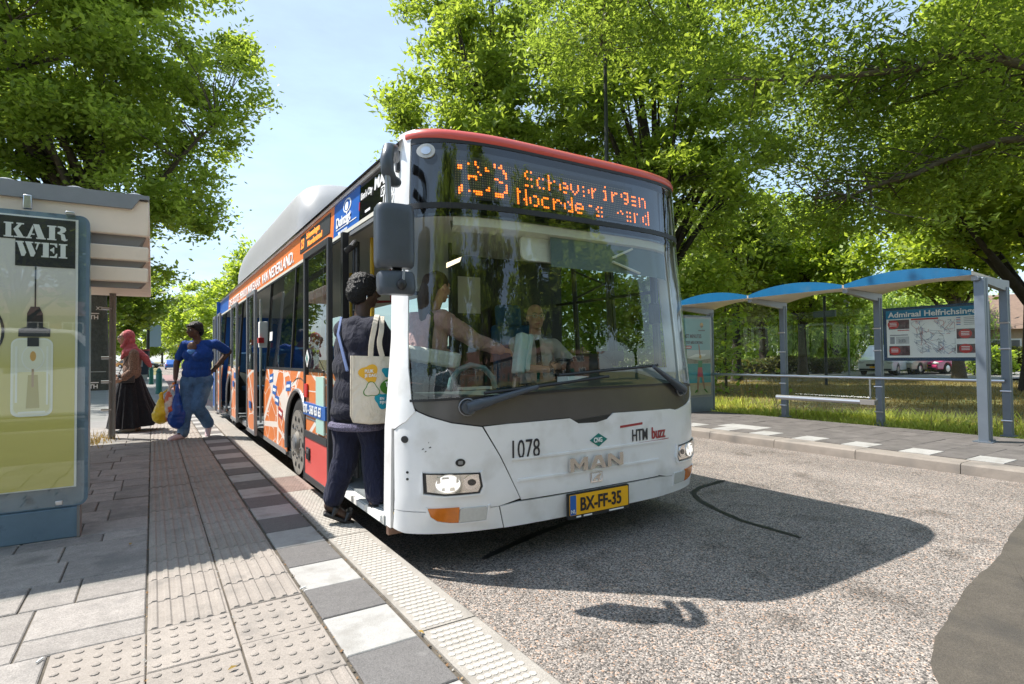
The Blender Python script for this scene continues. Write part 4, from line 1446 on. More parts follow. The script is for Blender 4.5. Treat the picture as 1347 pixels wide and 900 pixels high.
# ticket machine on a stalk
tm = MB()
Mt = Matrix.Rotation(R(14), 3, 'Y') @ Matrix.Rotation(R(-8), 3, 'X')
tm.obox((1.235, .73, 1.39), (.085, .10, .34), Mt)
tk = tm.build('ticket_machine', mat('pale_mint_plastic', (.50, .62, .60), .35), bus, bevel=.02)
MB().obox((1.29, .715, 1.395), (.05, .09, .31), Mt).build('ticket_machine_lid', mat('mint_plastic', (.40, .52, .50), .3), tk, bevel=.015)
MB().tube([(1.22, .76, 1.2), (1.22, .85, .9)], .03, 10).build('machine_stalk', M_STEEL, tk)
# small things on the dash shelf, stickers on the glass
MB().box((1.48, .42, 1.15), (1.70, .56, 1.20)).build('paper_pad', M_PRINTWHITE, bus)
MB().obox((1.75, .62, 1.26), (.09, .05, .14), rotz(.4)).build('radio_set', M_INTDARK, bus, bevel=.01)
MB().tube([(1.80, .64, 1.32), (1.83, .66, 1.46)], .006, 6).build('radio_aerial', M_BLACK, bus)
# cab partition and pinned notices
MB().box((1.28, 2.08, .35), (2.70, 2.11, 2.42)).build('cab_partition', M_INTDARK, bus)
MB().box((1.15, 1.30, .35), (1.19, 2.1, 1.20)).build('cab_door', M_INTDARK, bus)
MB().box((1.36, 2.066, 1.82), (1.62, 2.076, 2.20)).build('notice', mat('notice_paper', (.62, .60, .50), .8), bus)
MB().box((1.02, 2.30, 1.70), (1.26, 2.31, 2.08)).build('notice', bpy.data.materials['notice_paper'], bus)
# side console window posts by the driver
for y in (.60, 1.21, 1.75):
    MB().tube([SPf(y, 1.28, -.05), SPf(y, 2.40, -.05)], .028, 8).build('window_post', M_INTDARK, bus)
MB().tube([SPf(.6, 1.95, -.045), SPf(2.3, 1.95, -.045)], .016, 6).build('window_bar', M_INTDARK, bus)
MB().tube([SPf(1.25, 2.10, -.06), SPf(1.7, 2.0, -.06)], .012, 6).build('blind_arm', M_INTDARK, bus)
MB().tube([SPf(1.25, 2.10, -.06), SPf(1.7, 2.28, -.06)], .012, 6).build('blind_arm', M_INTDARK, bus)
MB().obox((2.56, .52, 1.74), (.14, .06, .20), rotz(.3)).build('inner_mirror', M_INTDARK, bus, bevel=.02)
# handrails and seats in the saloon
for x, y, m in ((1.05, 1.62, M_BLACK), (.35, 1.75, M_YELLOWPOLE), (.80, 3.9, M_YELLOWPOLE), (1.9, 3.9, M_YELLOWPOLE), (.85, 6.0, M_YELLOWPOLE), (1.75, 7.6, M_YELLOWPOLE)):
    MB().tube([(x, y, .35), (x, y, 2.43)], .019, 10).build('grab_pole', m, bus)
MB().tube([(.62, 2.0, 2.42), (.62, 2.0, 1.90), (.30, 2.0, 1.88)], .018, 8).build('red_rail', mat('red_tube', (.28, .03, .03), .4), bus)
def seat(x, y, flip=False):
    s = MB()
    s.box((x - .21, y - .20, .78), (x + .21, y + .22, .87))
    o = s.build('seat', M_SEATBLUE, bus, bevel=.03)
    yb = y + .22 if not flip else y - .20
    MB().obox((x, yb + .03, 1.17), (.42, .07, .68), Matrix.Rotation(R(-8 if not flip else 8), 3, 'X')).build('seat_back', M_SEATBLUE, o, bevel=.03)
    MB().tube([(x, y, .34), (x, y, .78)], .03, 8).build('seat_leg', M_INTGREY, o)
for y in (2.9, 3.75, 4.6, 5.45, 8.5, 9.3, 10.1, 10.9, 11.7):
    for x in (1.95, 2.42):
        seat(x, y)
for y in (3.0, 3.9, 4.8, 8.9, 9.7):
    for x in (.36, .82):
        seat(x, y)
ds = MB().box((1.78, 1.46, .78), (2.30, 1.95, .90)).build('driver_seat', M_SEATBLUE, bus, bevel=.04)
MB().obox((2.00, 1.98, 1.28), (.54, .12, .86), Matrix.Rotation(R(-8), 3, 'X')).build('driver_seat_back', mat('bright_blue_cloth', (.015, .10, .22), .8, var=.2, vscale=20), ds, bevel=.05)
MB().obox((1.92, 2.0, 1.80), (.30, .10, .24), Matrix.Rotation(R(-8), 3, 'X')).build('headrest', bpy.data.materials['bright_blue_cloth'], ds, bevel=.04)
MB().box((1.9, 1.55, .34), (2.2, 1.85, .78)).build('seat_base', M_INTDARK, ds)
# bag-shaped white stickers on side glass
side('window_sticker', [rect(5.02, 1.62, 5.22, 1.74)], M_PRINTWHITE, bus, .003, .003)

# --- rear-view mirror on its looped arm, door side
mr = MB()
c0 = FSx(.06, 2.55, .0)
mirror = MB().tube([(.035, .36, 2.66), (-.03, .22, 2.665), (-.085, .14, 2.63), (-.11, .11, 2.55), (-.105, .11, 2.48), (-.07, .14, 2.44), (-.01, .22, 2.46), (.03, .34, 2.50)],
                   [.035, .036, .038, .040, .040, .038, .034, .03], 12).build('mirror_arm', M_MIRROR, bus, smooth=60)
MB().tube([(-.107, .11, 2.50), (-.10, .10, 2.25)], [.02, .016], 10).build('mirror_stem', M_GREYFRAME, mirror)
Mm = rotz(R(-8))
def mhead(zlo, zhi, w, d, cx, cy, tilt=0.0, dz=0.0):
    """rounded shell: front convex, back flat (glass side)"""
    mb = MB()
    vs, fs = [], []
    prof = []
    n = 16
    for i in range(n + 1):
        a = math.pi * i / n
        prof.append((-math.cos(a) * w / 2, -abs(math.sin(a)) ** .45 * d))
    prof += [(w / 2, .03), (-w / 2, .03)]
    k = len(prof)
    rows = [(zlo, .86), (zlo + .015, .97), (zlo + .05, 1.0), (zhi - .05, 1.0), (zhi - .015, .97), (zhi, .88)]
    for z, s in rows:
        for x, y in prof:
            p = Mm @ Vector((x * s, y * s, 0))
            t = (z - (zlo + zhi) / 2) * tilt
            vs.append((cx + p.x, cy + p.y + t, z))
    for r_ in range(len(rows) - 1):
        for j in range(k):
            fs.append((r_ * k + j, r_ * k + (j + 1) % k, (r_ + 1) * k + (j + 1) % k, (r_ + 1) * k + j))
    fs.append(tuple(range(k))[::-1])
    fs.append(tuple(range((len(rows) - 1) * k, len(rows) * k)))
    return mb.add(vs, fs)
mh = mhead(1.905, 2.285, .235, .085, -.055, .14).build('mirror_head', M_MIRROR, mirror, smooth=45)
m2 = mhead(1.745, 1.885, .225, .075, -.045, .14, .12).build('lower_mirror', M_MIRROR, mirror, smooth=45)
MB().tube([(-.05, .10, 1.90), (-.05, .12, 1.88)], .03, 10).build('mirror_joint', M_BLACK, mirror)
MB().sphere((-.045, .045, 1.80), (.03, .022, .034), 14).build('mirror_knob', M_BLACK, mirror)
MB().tube([(-.038, .04, 1.82), (-.03, .045, 1.89)], .008, 8).build('knob_lever', M_GREYFRAME, mirror)
# mirror bracket seen at the far corner
MB().tube([FSx(2.70, 2.28, .03), FSx(2.74, 1.75, .05)], .016, 8).build('far_mirror_bracket', M_BLACK, bus)
# ------------------------------------------------------------------ people
def blob(name, prims, voxel, m, parent=None, smooth=3, wrinkle=0.0, wf=9.0, stretch=(1, 1, .45), seed=0.0, extra=None):
    """solid primitives fused into one continuous skin (voxel remesh), then relaxed"""
    mb = MB()
    for p in prims:
        if p[0] == 'c':            # tapered limb through points with radii
            pts, rr = [Vector(q) for q in p[1]], p[2]
            for i in range(len(pts) - 1):
                a, b, ra, rb = pts[i], pts[i + 1], rr[i], rr[i + 1]
                d = (b - a)
                if d.length < 1e-5:
                    continue
                dn = d.normalized()
                n_, path, rad = 5, [], []
                for k in range(n_):
                    an = math.pi / 2 * (1 - k / n_)
                    path.append(a - dn * ra * math.sin(an)); rad.append(max(.0004, ra * math.cos(an)))
                path.append(a); rad.append(ra)
                path.append(b); rad.append(rb)
                for k in range(1, n_ + 1):
                    an = math.pi / 2 * k / n_
                    path.append(b + dn * rb * math.sin(an)); rad.append(max(.0004, rb * math.cos(an)))
                mb.tube(path, rad, 14)
        else:                       # ellipsoid
            mb.sphere(p[1], p[2], 18, p[3] if len(p) > 3 else None)
    me = mb.mesh('tmp', m, smooth=0)
    o = bpy.data.objects.new('tmp', me)
    r = o.modifiers.new('r', 'REMESH')
    r.mode = 'VOXEL'
    r.voxel_size = voxel
    s = o.modifiers.new('s', 'SMOOTH')
    s.factor = .5
    s.iterations = smooth
    out = evaluated_mesh(o)
    bpy.data.meshes.remove(me)
    if wrinkle:
        n = len(out.vertices)
        co, no = np.empty(n * 3, np.float32), np.empty(n * 3, np.float32)
        out.vertices.foreach_get('co', co)
        out.vertices.foreach_get('normal', no)
        co, no = co.reshape(-1, 3), no.reshape(-1, 3)
        q = co * np.array(stretch, np.float32) * wf + np.array((seed, seed * .7, 0), np.float32)
        w = np.array([noise.noise(p) + .5 * noise.noise(p * 2.3) for p in (Vector(r) for r in q)])
        co = co + no * (w * wrinkle)[:, None]
        out.vertices.foreach_set('co', co.astype(np.float32).ravel())
        out.update()
    out.materials.clear()
    out.materials.append(m)
    out.polygons.foreach_set('use_smooth', [True] * len(out.polygons))
    out.name = name
    if extra:
        bm = bmesh.new()
        bm.from_mesh(out)
        t = extra.mesh('t', m, smooth=0)
        bm.from_mesh(t)
        bm.to_mesh(out)
        bm.free()
        bpy.data.meshes.remove(t)
        out.polygons.foreach_set('use_smooth', [True] * len(out.polygons))
    return put(name, out, parent)

def basis(fwd, up=(0, 0, 1)):
    f = Vector(fwd).normalized()
    r = f.cross(Vector(up)).normalized()
    u = r.cross(f)
    return Matrix((r, f, u)).transposed()      # columns: right, forward, up

def head_prims(c, M, s=1.0, jaw=1.0, nose=1.0):
    c = Vector(c)
    P = lambda x, y, z: c + M @ (Vector((x, y, z)) * s)
    e = lambda p, r: ('e', P(*p), tuple(q * s for q in r), M)
    return [e((0, -.012, .030), (.074, .092, .090)), e((0, .020, -.040), (.058 * jaw, .066, .072)), e((0, .062, -.088), (.026, .022, .020)),
            e((0, .075, .030), (.050, .020, .020)), ('c', [P(0, .088, .012), P(0, .108 * nose, -.026)], [.010 * s, .015 * s]),
            e((.014, .096, -.028), (.010, .011, .008)), e((-.014, .096, -.028), (.010, .011, .008)),
            e((0, .088, -.062), (.026, .012, .010)), e((.035, .062, -.02), (.024, .025, .024)), e((-.035, .062, -.02), (.024, .025, .024)),
            e((.076, -.008, -.008), (.010, .020, .032)), e((-.076, -.008, -.008), (.010, .020, .032))]

def face_details(par, c, M, s, lip, brow, glasses=None):
    c = Vector(c)
    P = lambda x, y, z: c + M @ (Vector((x, y, z)) * s)
    eb = MB()
    for k in (-1, 1):
        eb.sphere(P(.031 * k, .080, .010), .0115 * s, 10)
    eb.build('eye', M_EYEWHITE, par)
    ib = MB()
    for k in (-1, 1):
        ib.sphere(P(.031 * k, .0885, .010), .0058 * s, 8)
    ib.build('iris', M_HAIRBLACK, par)
    bb = MB()
    for k in (-1, 1):
        bb.tube([P(.012 * k, .096, .030), P(.032 * k, .094, .036), P(.052 * k, .080, .029)], [.003 * s, .004 * s, .002 * s], 6)
    bb.build('eyebrow', brow, par)
    MB().tube([P(-.024, .088, -.062), P(-.010, .099, -.058), P(0, .100, -.060), P(.010, .099, -.058), P(.024, .088, -.062)], [.002 * s, .005 * s, .006 * s, .005 * s, .002 * s], 6).build('lips', lip, par)
    if glasses:
        g = MB()
        for k in (-1, 1):
            g.tube([P(.033 * k + .024 * math.cos(a), .104, .008 + .018 * math.sin(a)) for a in np.linspace(0, 2 * math.pi, 15)], .0022 * s, 5)
            g.tube([P(.056 * k, .100, .012), P(.080 * k, .0, .014)], .002 * s, 5)
        g.tube([P(-.010, .106, .010), P(.010, .106, .010)], .0022 * s, 5)
        go = g.build('glasses', glasses[0], par)
        if glasses[1]:
            lb = MB()
            for k in (-1, 1):
                lb.sphere(P(.033 * k, .102, .008), (.024 * s, .006 * s, .019 * s), 12, M)
            lb.build('lens', glasses[1], go)

def hand(c, dirv, palm_n, s=1.0, curl=.5, side=1):
    """palm + four unequal fingers + thumb, returned as limb primitives"""
    d = Vector(dirv).normalized()
    n = Vector(palm_n)
    n = (n - d * n.dot(d)).normalized()
    w = d.cross(n) * side          # towards the thumb
    c = Vector(c)
    out = [('e', c + d * .045 * s, (.040 * s, .050 * s, .016 * s), Matrix((w, d, n)).transposed())]
    for i, (off, L) in enumerate(((.030, .072), (.010, .080), (-.011, .074), (-.031, .058))):
        p0 = c + d * .078 * s + w * off * s
        dirn = d.copy()
        pts = [p0]
        for k, f in enumerate((.45, .32, .23)):
            an = curl * (.55 + .35 * k) + .06 * i
            dirn = (d * math.cos(an * (k + 1) * .8) + n * math.sin(an * (k + 1) * .8)).normalized()
            pts.append(pts[-1] + dirn * L * f * s)
        out.append(('c', pts, [.0095 * s, .009 * s, .008 * s, .0068 * s]))
    t0 = c + d * .025 * s + w * .034 * s
    t1 = t0 + (d * .6 + w * .75 + n * .25).normalized() * .036 * s
    t2 = t1 + (d * .9 + w * .15 + n * .45).normalized() * .032 * s
    out.append(('c', [t0, t1, t2], [.013 * s, .0105 * s, .008 * s]))
    return out

def skin(name, c, c2=None):
    m = mat(name, c, .5, var=.12, vscale=18, bump=.06, bscale=220)
    m.node_tree.nodes['Principled BSDF'].inputs['Subsurface Weight'].default_value = .05
    return m
M_SKIN_D = skin('dark_brown_skin', (.062, .030, .018))
M_SKIN_D2 = skin('brown_skin', (.095, .045, .026))
M_SKIN_L = skin('fair_skin', (.58, .33, .24))
M_SKIN_M = skin('tan_skin', (.36, .20, .13))
M_EYEWHITE = mat('eye_white', (.7, .68, .64), .3)
M_HAIRBLACK = mat('black_hair', (.007, .0065, .0065), .45, var=.4, vscale=60, bump=.9, bscale=190, spec=.35)
M_HAIRBROWN = mat('brown_hair', (.055, .03, .018), .4, var=.4, vscale=60, bump=.8, bscale=160)
M_HAIRGREY = mat('short_grey_hair', (.10, .09, .08), .6, var=.3, vscale=60)
def cloth(name, c, **k):
    m = mat(name, c, .85, var=k.get('var', .18), vscale=k.get('vs', 25), bump=.25, bscale=k.get('bs', 260), spec=.2, grime=k.get('grime'))
    nt = m.node_tree
    b = nt.nodes['Principled BSDF']
    b.inputs['Sheen Weight'].default_value = .08
    # creases: stretched, distorted noise under the weave
    geo = nt.nodes.new('ShaderNodeNewGeometry')
    mp_ = nt.nodes.new('ShaderNodeMapping')
    mp_.inputs['Scale'].default_value = k.get('fold', (1.0, 1.0, .55))
    nt.links.new(geo.outputs['Position'], mp_.inputs['Vector'])
    nz = nt.nodes.new('ShaderNodeTexNoise')
    nz.inputs['Scale'].default_value = 13
    nz.inputs['Detail'].default_value = 4
    nz.inputs['Distortion'].default_value = 1.6
    nt.links.new(mp_.outputs['Vector'], nz.inputs['Vector'])
    bp = nt.nodes.new('ShaderNodeBump')
    bp.inputs['Strength'].default_value = .75
    bp.inputs['Distance'].default_value = .03
    nt.links.new(nz.outputs['Fac'], bp.inputs['Height'])
    old = b.inputs['Normal'].links[0].from_node
    nt.links.new(bp.outputs['Normal'], old.inputs['Normal'])
    return m
M_NAVY = cloth('navy_jersey', (.017, .018, .032), var=.1)
M_NAVYTR = cloth('navy_trouser_cloth', (.018, .020, .044))
M_ROYAL = cloth('royal_blue_knit', (.012, .055, .26))
M_SKYBLUE = cloth('pale_blue_vest', (.10, .25, .60))
M_DENIM = cloth('washed_denim', (.075, .155, .29), var=.45, vs=9, grime=((.26, .36, .48), 2.6, .52, .72))
M_CANVAS = cloth('canvas_cotton', (.74, .66, .55), var=.07)
M_PINK = cloth('dusty_pink_knit', (.55, .34, .33))
M_HIJAB = cloth('rose_scarf', (.42, .095, .105), var=.15)
M_BLOUSE = cloth('brown_print_blouse', (.20, .12, .085), var=.9, vs=60)
M_BLACKCLOTH = cloth('black_skirt_cloth', (.014, .013, .016))
M_SHOE = mat('black_leather', (.02, .019, .02), .45)
M_SHOEPINK = mat('pale_pink_canvas', (.68, .52, .55), .7)
M_SHIRT = cloth('pale_shirt', (.66, .64, .62), var=.05)
M_LIPS = mat('dark_lips', (.16, .05, .045), .4)
M_LIPS_L = mat('pink_lips', (.45, .17, .15), .4)
M_SHOEBEIGE = mat('beige_shoe', (.5, .45, .38), .7)

def V(*a):
    return Vector(a)
def lerpv(a, b, t):
    return Vector(a) * (1 - t) + Vector(b) * t

# ---- woman stepping aboard with a canvas bag, seen from behind her right shoulder
p1 = thing('person', 'woman in navy top and trousers stepping up into the front door of the bus', 'person', (-.12, 1.0, HT))
F1 = V(.86, .30, 0).normalized()
B1m = basis(F1)
pel = V(-.03, .96, 1.06)
chest = V(-.01, .99, 1.43)
neck = V(.02, 1.0, 1.66)
hd = V(.035, 1.02, 1.865)
rt = B1m @ V(1, 0, 0)          # her right (towards the camera)
shR, shL = chest + rt * .185 + V(.015, 0, .155), chest - rt * .185 + V(0, 0, .155)
elR, wrR = V(.235, .90, 1.36), V(.42, 1.02, 1.30)
elL, wrL = V(.10, 1.28, 1.33), V(.32, 1.40, 1.36)
hpR, hpL = pel + rt * .095 + V(0, 0, -.03), pel - rt * .095 + V(0, 0, -.03)
knL, anL = V(-.085, 1.06, .64), V(-.185, 1.09, .33)         # trailing leg, heel lifted
toL = V(-.075, 1.05, .205)
knR, anR = V(.07, .90, .76), V(.055, .78, .405)            # leading leg on the step
toR = V(.19, .80, .355)
body1 = [('e', pel, (.16, .125, .13), B1m), ('e', pel + V(0, 0, .17), (.145, .11, .14), B1m), ('e', chest, (.165, .115, .19), B1m),
         ('c', [neck - V(0, 0, .08), neck, hd - V(0, 0, .06)], [.068, .058, .056]),
         ('c', [shR, elR, wrR], [.055, .045, .033]), ('c', [shL, elL, wrL], [.055, .045, .033]),
         ('c', [hpR, knR, anR], [.095, .062, .042]), ('c', [hpL, knL, anL], [.095, .062, .042]),
         ('c', [anR - V(.03, 0, .03), toR], [.038, .028]), ('c', [anL - V(.015, 0, .03), toL], [.038, .028])]
body1 += head_prims(hd, basis(F1 + V(.25, -.32, 0), (0, 0, 1)), 1.12)
body1 += hand(wrR, F1, (0, 0, -1), 1.0, .5) + hand(wrL, F1, (0, 0, -1), 1.0, .5, -1)
b1 = blob('body', body1, .010, M_SKIN_D, p1, 2)
face_details(b1, hd, basis(F1 + V(.25, -.32, 0)), 1.12, M_LIPS, M_HAIRBLACK)
blob('blouse', [('e', pel + V(0, 0, .06), (.205, .160, .20), B1m), ('e', pel + V(-.005, 0, -.07), (.215, .172, .10), B1m), ('e', pel + V(0, 0, .24), (.205, .160, .17), B1m), ('e', chest, (.21, .155, .22), B1m), ('c', [shR - rt * .02, shL + rt * .02], [.085, .085]),
     ('e', chest + V(0, 0, .18), (.12, .10, .07), B1m), ('c', [shR, lerpv(shR, elR, .98), lerpv(elR, wrR, .35)], [.080, .075, .062]), ('c', [shL, lerpv(shL, elL, .98)], [.080, .072])],
     .011, M_NAVY, p1, 3, .009, 8.0, (1, 1, .55), 1.3)
MB().tube([pel + B1m @ V(.205 * math.cos(a), .162 * math.sin(a), -.175) for a in np.linspace(0, 2 * math.pi, 33)], .030, 8).build('patterned_hem', cloth('patterned_hem_cloth', (.12, .11, .17), var=1.2, vs=120), p1)
blob('trousers', [('e', pel + V(0, 0, -.03), (.185, .155, .14), B1m), ('c', [hpR, knR, lerpv(knR, anR, .96)], [.120, .094, .088]), ('c', [hpL, lerpv(hpL, knL, .5), knL, lerpv(knL, anL, .90)], [.126, .110, .092, .076])],
     .009, M_NAVYTR, p1, 2, .012, 8.5, (1, 1, .45), 4.1)
hb = [('e', hd + V(-.012, 0, .035), (.106, .118, .108)), ('e', hd + B1m @ V(0, -.055, -.01), (.092, .075, .095), B1m), ('e', hd + B1m @ V(0, .03, .085), (.085, .085, .05), B1m)]
blob('hair', hb, .007, M_HAIRBLACK, p1, 1, .008, 62.0, (1, 1, 1), 2.2)
MB().sphere(hd + basis(F1 + V(.25, -.32, 0)) @ V(.092, -.004, -.055), (.006, .006, .016), 8).build('earring', M_CHROME, p1)
MB().tube([shL + V(-.02, -.02, .085), chest + B1m @ V(-.02, -.16, .11), pel + B1m @ V(.12, -.17, .22)], .011, 6).build('shoulder_strap', mat('blue_strap', (.10, .15, .32), .7), p1)
for an_, to_, sole_t in ((anR, toR, V(0, 0, 0)), (anL, toL, V(0, 0, 0))):
    d = (to_ - an_ + V(0, 0, .06))
    s = MB()
    heel = an_ + V(-.055, 0, -.055)
    tip = to_ + (to_ - heel).normalized() * .05 + V(0, 0, -.015)
    M_ = basis((tip - heel))
    s.obox((heel + tip) / 2 + V(0, 0, -.018), (.085, (tip - heel).length, .03), M_)
    so = s.build('sandal', M_SHOE, p1, bevel=.012)
    t_ = MB()
    for q in (.30, .72):
        c = heel.lerp(tip, q)
        t_.tube([c + M_ @ V(-.046, 0, -.01), c + M_ @ V(-.038, 0, .045), c + M_ @ V(0, 0, .062), c + M_ @ V(.038, 0, .045), c + M_ @ V(.046, 0, -.01)], [.012, .022, .024, .022, .012], 6)
    t_.build('sandal_strap', M_SHOE, so)

# canvas bag hanging from her right shoulder
bagM = basis(V(-.10, -1, 0).normalized() * -1)   # wide axis roughly +x, faces the camera
tb = thing('tote_bag', 'cream canvas tote bag with coloured drops hanging from the boarding woman\'s shoulder', 'bag', (.03, .74, .88))
bc = V(.030, .735, 1.14)
def BG(a, b, d):
    """a across (0 = middle), b up from the bag's middle, d out towards the camera"""
    bul = .050 * math.cos(max(-1, min(1, a / .19)) * math.pi / 2) * math.cos(max(-1, min(1, (b + .05) / .36)) * math.pi / 2)
    rip = .007 * math.sin(a * 38 + b * 5) * max(0, .4 - b)
    return bc + V(a, -.02 - a * .10 - bul - rip - d, b)
def BGb(a, b, d):
    bul = .03 * math.cos(max(-1, min(1, a / .19)) * math.pi / 2) * math.cos(max(-1, min(1, (b + .05) / .36)) * math.pi / 2)
    return bc + V(a, .015 - a * .10 + bul + d, b)
outl = [(-.165, .245), (-.168, -.165), (-.155, -.205), (-.05, -.222), (.10, -.222), (.165, -.21), (.172, -.1), (.168, .15), (.10, .235)]
ac = [-.16 + .02 * i for i in range(17)]
bc_ = [-.26 + .03 * i for i in range(18)]
polymesh('bag_front', [outl], M_CANVAS, tb, BG, .004, (ac, bc_))
polymesh('bag_back', [outl], M_CANVAS, tb, BGb, .004, (ac, bc_))
rim = MB()
rim.tube([BG(p[0] * .995, p[1], -.004).lerp(BGb(p[0] * .995, p[1], 0), .4) for p in outl[:6]], .010, 6)
rim.tube([BG(p[0] * .995, p[1], -.004).lerp(BGb(p[0] * .995, p[1], 0), .4) for p in outl[5:]], .010, 6)
rim.build('bag_seam', M_CANVAS, tb)
def drop(name, pts, m, off=.003):
    return polymesh(name, [pts], m, tb, lambda a, b, d: BG(a, b, off + d), .002, (ac, bc_))
def blobpoly(cx, cz, r, rot, n=26, k=.35):
    """rounded three-cornered drop"""
    out = []
    for i in range(n):
        a = 2 * math.pi * i / n
        q = r * (1 + k * .55 * math.cos(3 * (a - rot)))
        out.append((cx + q * math.cos(a), cz + q * math.sin(a)))
    return out
M_DY, M_DT, M_DG = mat('bag_yellow', (.78, .42, .03), .7), mat('bag_teal', (.0, .27, .38), .7), mat('bag_green', (.06, .20, .015), .7)
drop('printed_drop', blobpoly(-.062, .122, .060, .9), M_DY)
drop('printed_drop', blobpoly(.058, .130, .032, 4.7), M_DT)
drop('printed_drop', [(a, b * .95) for a, b in blobpoly(.110, .03, .088, 3.2)], M_DG)
drop('printed_drop', blobpoly(.025, -.065, .052, 2.6), M_DT)
o1, o2 = blobpoly(-.050, .01, .050, 1.6), blobpoly(-.050, .01, .044, 1.6)
drop('printed_drop', o1, M_DG)
drop('printed_drop', o2, M_CANVAS, .0045)
def on_bag(x0, z0):
    return lambda a, b, d: BG(x0 + a, z0 + b, .006 + d)
textmesh('bag_lettering', 'PLUK\nJE DAG', .030, M_PRINTWHITE, tb, on_bag(-.092, .128), xs=.8, bold=.0006)
textmesh('bag_lettering', 'TAS VOL', .046, M_PRINTWHITE, tb, on_bag(.040, .030), xs=.80, bold=.0012)
textmesh('bag_lettering', 'LEKKERS', .034, M_PRINTWHITE, tb, on_bag(.056, -.012), xs=.85, bold=.0008)
textmesh('bag_lettering', 'EN\nFIJN', .026, M_PRINTWHITE, tb, on_bag(.002, -.060), xs=.9, bold=.0004)
def strap(pts, w=.017):
    mb = MB()
    L = []
    P = [Vector(p) for p in pts]
    for _ in range(2):              # soften the bends
        P = [P[0]] + [q for a, b in zip(P[:-1], P[1:]) for q in (a.lerp(b, .25), a.lerp(b, .75))] + [P[-1]]
    for i, p in enumerate(P):
        t = (P[min(i + 1, len(P) - 1)] - P[max(i - 1, 0)]).normalized()
        s_ = V(1, -.1, 0)
        s_ = (s_ - t * s_.dot(t)).normalized()
        nn = t.cross(s_) * .003
        L += [p + s_ * w + nn, p - s_ * w + nn, p - s_ * w - nn, p + s_ * w - nn]
    fs = []
    for i in range(len(P) - 1):
        for j in range(4):
            fs.append((4 * i + j, 4 * i + (j + 1) % 4, 4 * i + 4 + (j + 1) % 4, 4 * i + 4 + j))
    mb.add(L, fs).build('bag_handle', M_CANVAS, tb, smooth=40)
tp = shR + V(.005, -.005, .095)
strap([BG(-.045, .235, -.002), BG(-.04, .33, .01), shR + V(-.055, -.105, -.02), shR + V(-.03, -.075, .06), tp, shR + V(.03, .06, .07), shR + V(.03, .09, -.03)])
strap([BG(.035, .235, -.002), BG(.01, .33, .015), shR + V(.0, -.105, -.03), shR + V(.01, -.075, .055), tp + V(.035, 0, -.008), shR + V(.06, .06, .06), shR + V(.06, .09, -.03)])

# ---- woman in blue walking away from the bus with carrier bags
p2 = thing('person', 'woman in blue top and jeans walking from the bus with shopping bags', 'person', (-.80, 7.0, HT))
F2 = V(-.72, -.70, 0).normalized()
M2 = basis(F2)
pel = V(-.70, 7.02, 1.10)
chest = V(-.665, 7.0, 1.44)
neck = V(-.69, 6.98, 1.68)
hd = V(-.735, 6.95, 1.835)
shR, shL = V(-.855, 7.06, 1.60), V(-.455, 6.92, 1.625)
elR, wrR = V(-.965, 7.14, 1.33), V(-.985, 7.02, 1.09)
elL, wrL = V(-.245, 7.05, 1.50), V(-.445, 7.02, 1.23)
hpR, hpL = V(-.80, 7.05, 1.05), V(-.59, 6.97, 1.05)
knR, anR, toR = V(-.85, 6.92, .63), V(-.885, 6.93, .255), V(-1.02, 6.82, .205)
knL, anL, toL = V(-.69, 6.90, .64), V(-.525, 7.10, .345), V(-.545, 7.02, .215)
body2 = [('e', pel, (.185, .15, .14), M2), ('e', pel + V(.01, 0, .17), (.175, .15, .15), M2), ('e', chest, (.185, .14, .19), M2),
         ('c', [neck - V(0, 0, .10), neck, hd - V(-.01, 0, .06)], [.075, .060, .058]),
         ('c', [shR, elR, wrR], [.062, .048, .034]), ('c', [shL, elL, wrL], [.062, .048, .034]),
         ('c', [hpR, knR, anR], [.11, .07, .045]), ('c', [hpL, knL, anL], [.11, .07, .045]), ('c', [anR, toR], [.04, .03]), ('c', [anL, toL], [.04, .03])]
Mh2 = basis(F2 + V(-.35, .10, -.12))
body2 += head_prims(hd, Mh2, 1.10, 1.1)
body2 += hand(wrR, (-.05, -.1, -1), (1, 0, 0), 1.05, 1.1) + hand(wrL, (-.5, -.3, -.5), (-.3, -.6, .2), 1.05, .5, -1)
b2 = blob('body', body2, .013, M_SKIN_D2, p2, 2)
face_details(b2, hd, Mh2, 1.10, M_LIPS, M_HAIRBLACK, (M_BLACK, None))
blob('hair', [('e', hd + Mh2 @ V(0, -.025, .055), (.098, .112, .088), Mh2), ('e', hd + Mh2 @ V(0, -.07, .0), (.088, .065, .09), Mh2), ('c', [hd + Mh2 @ V(-.065, .060, .070), hd + Mh2 @ V(0, .085, .072), hd + Mh2 @ V(.065, .060, .070)], [.024, .022, .024]), ('e', hd + Mh2 @ V(0, -.075, -.045), (.075, .05, .06), Mh2),
     ('e', hd + Mh2 @ V(.08, -.02, .02), (.022, .05, .055), Mh2), ('e', hd + Mh2 @ V(-.08, -.02, .02), (.022, .05, .055), Mh2)], .008, M_HAIRBLACK, p2, 2, .004, 40, (1, 1, 1))
blob('knit_top', [('e', pel + V(0, 0, .06), (.225, .185, .15), M2), ('e', pel + V(.005, 0, .18), (.222, .190, .16), M2), ('e', chest, (.222, .18, .20), M2), ('e', chest + M2 @ V(.09, .10, .0), (.10, .10, .10), M2), ('e', chest + M2 @ V(-.09, .10, .0), (.10, .10, .10), M2),
     ('c', [lerpv(shR, shL, .16) - V(0, 0, .01), lerpv(shR, shL, .84) - V(0, 0, .01)], [.078, .078]), ('c', [shR, lerpv(shR, elR, .66)], [.074, .070]), ('c', [shL, lerpv(shL, elL, .80)], [.076, .068])],
     .011, M_ROYAL, p2, 3, .007, 8, (1, 1, .7), 7.0)
nk = neck + V(-.012, -.012, -.03)
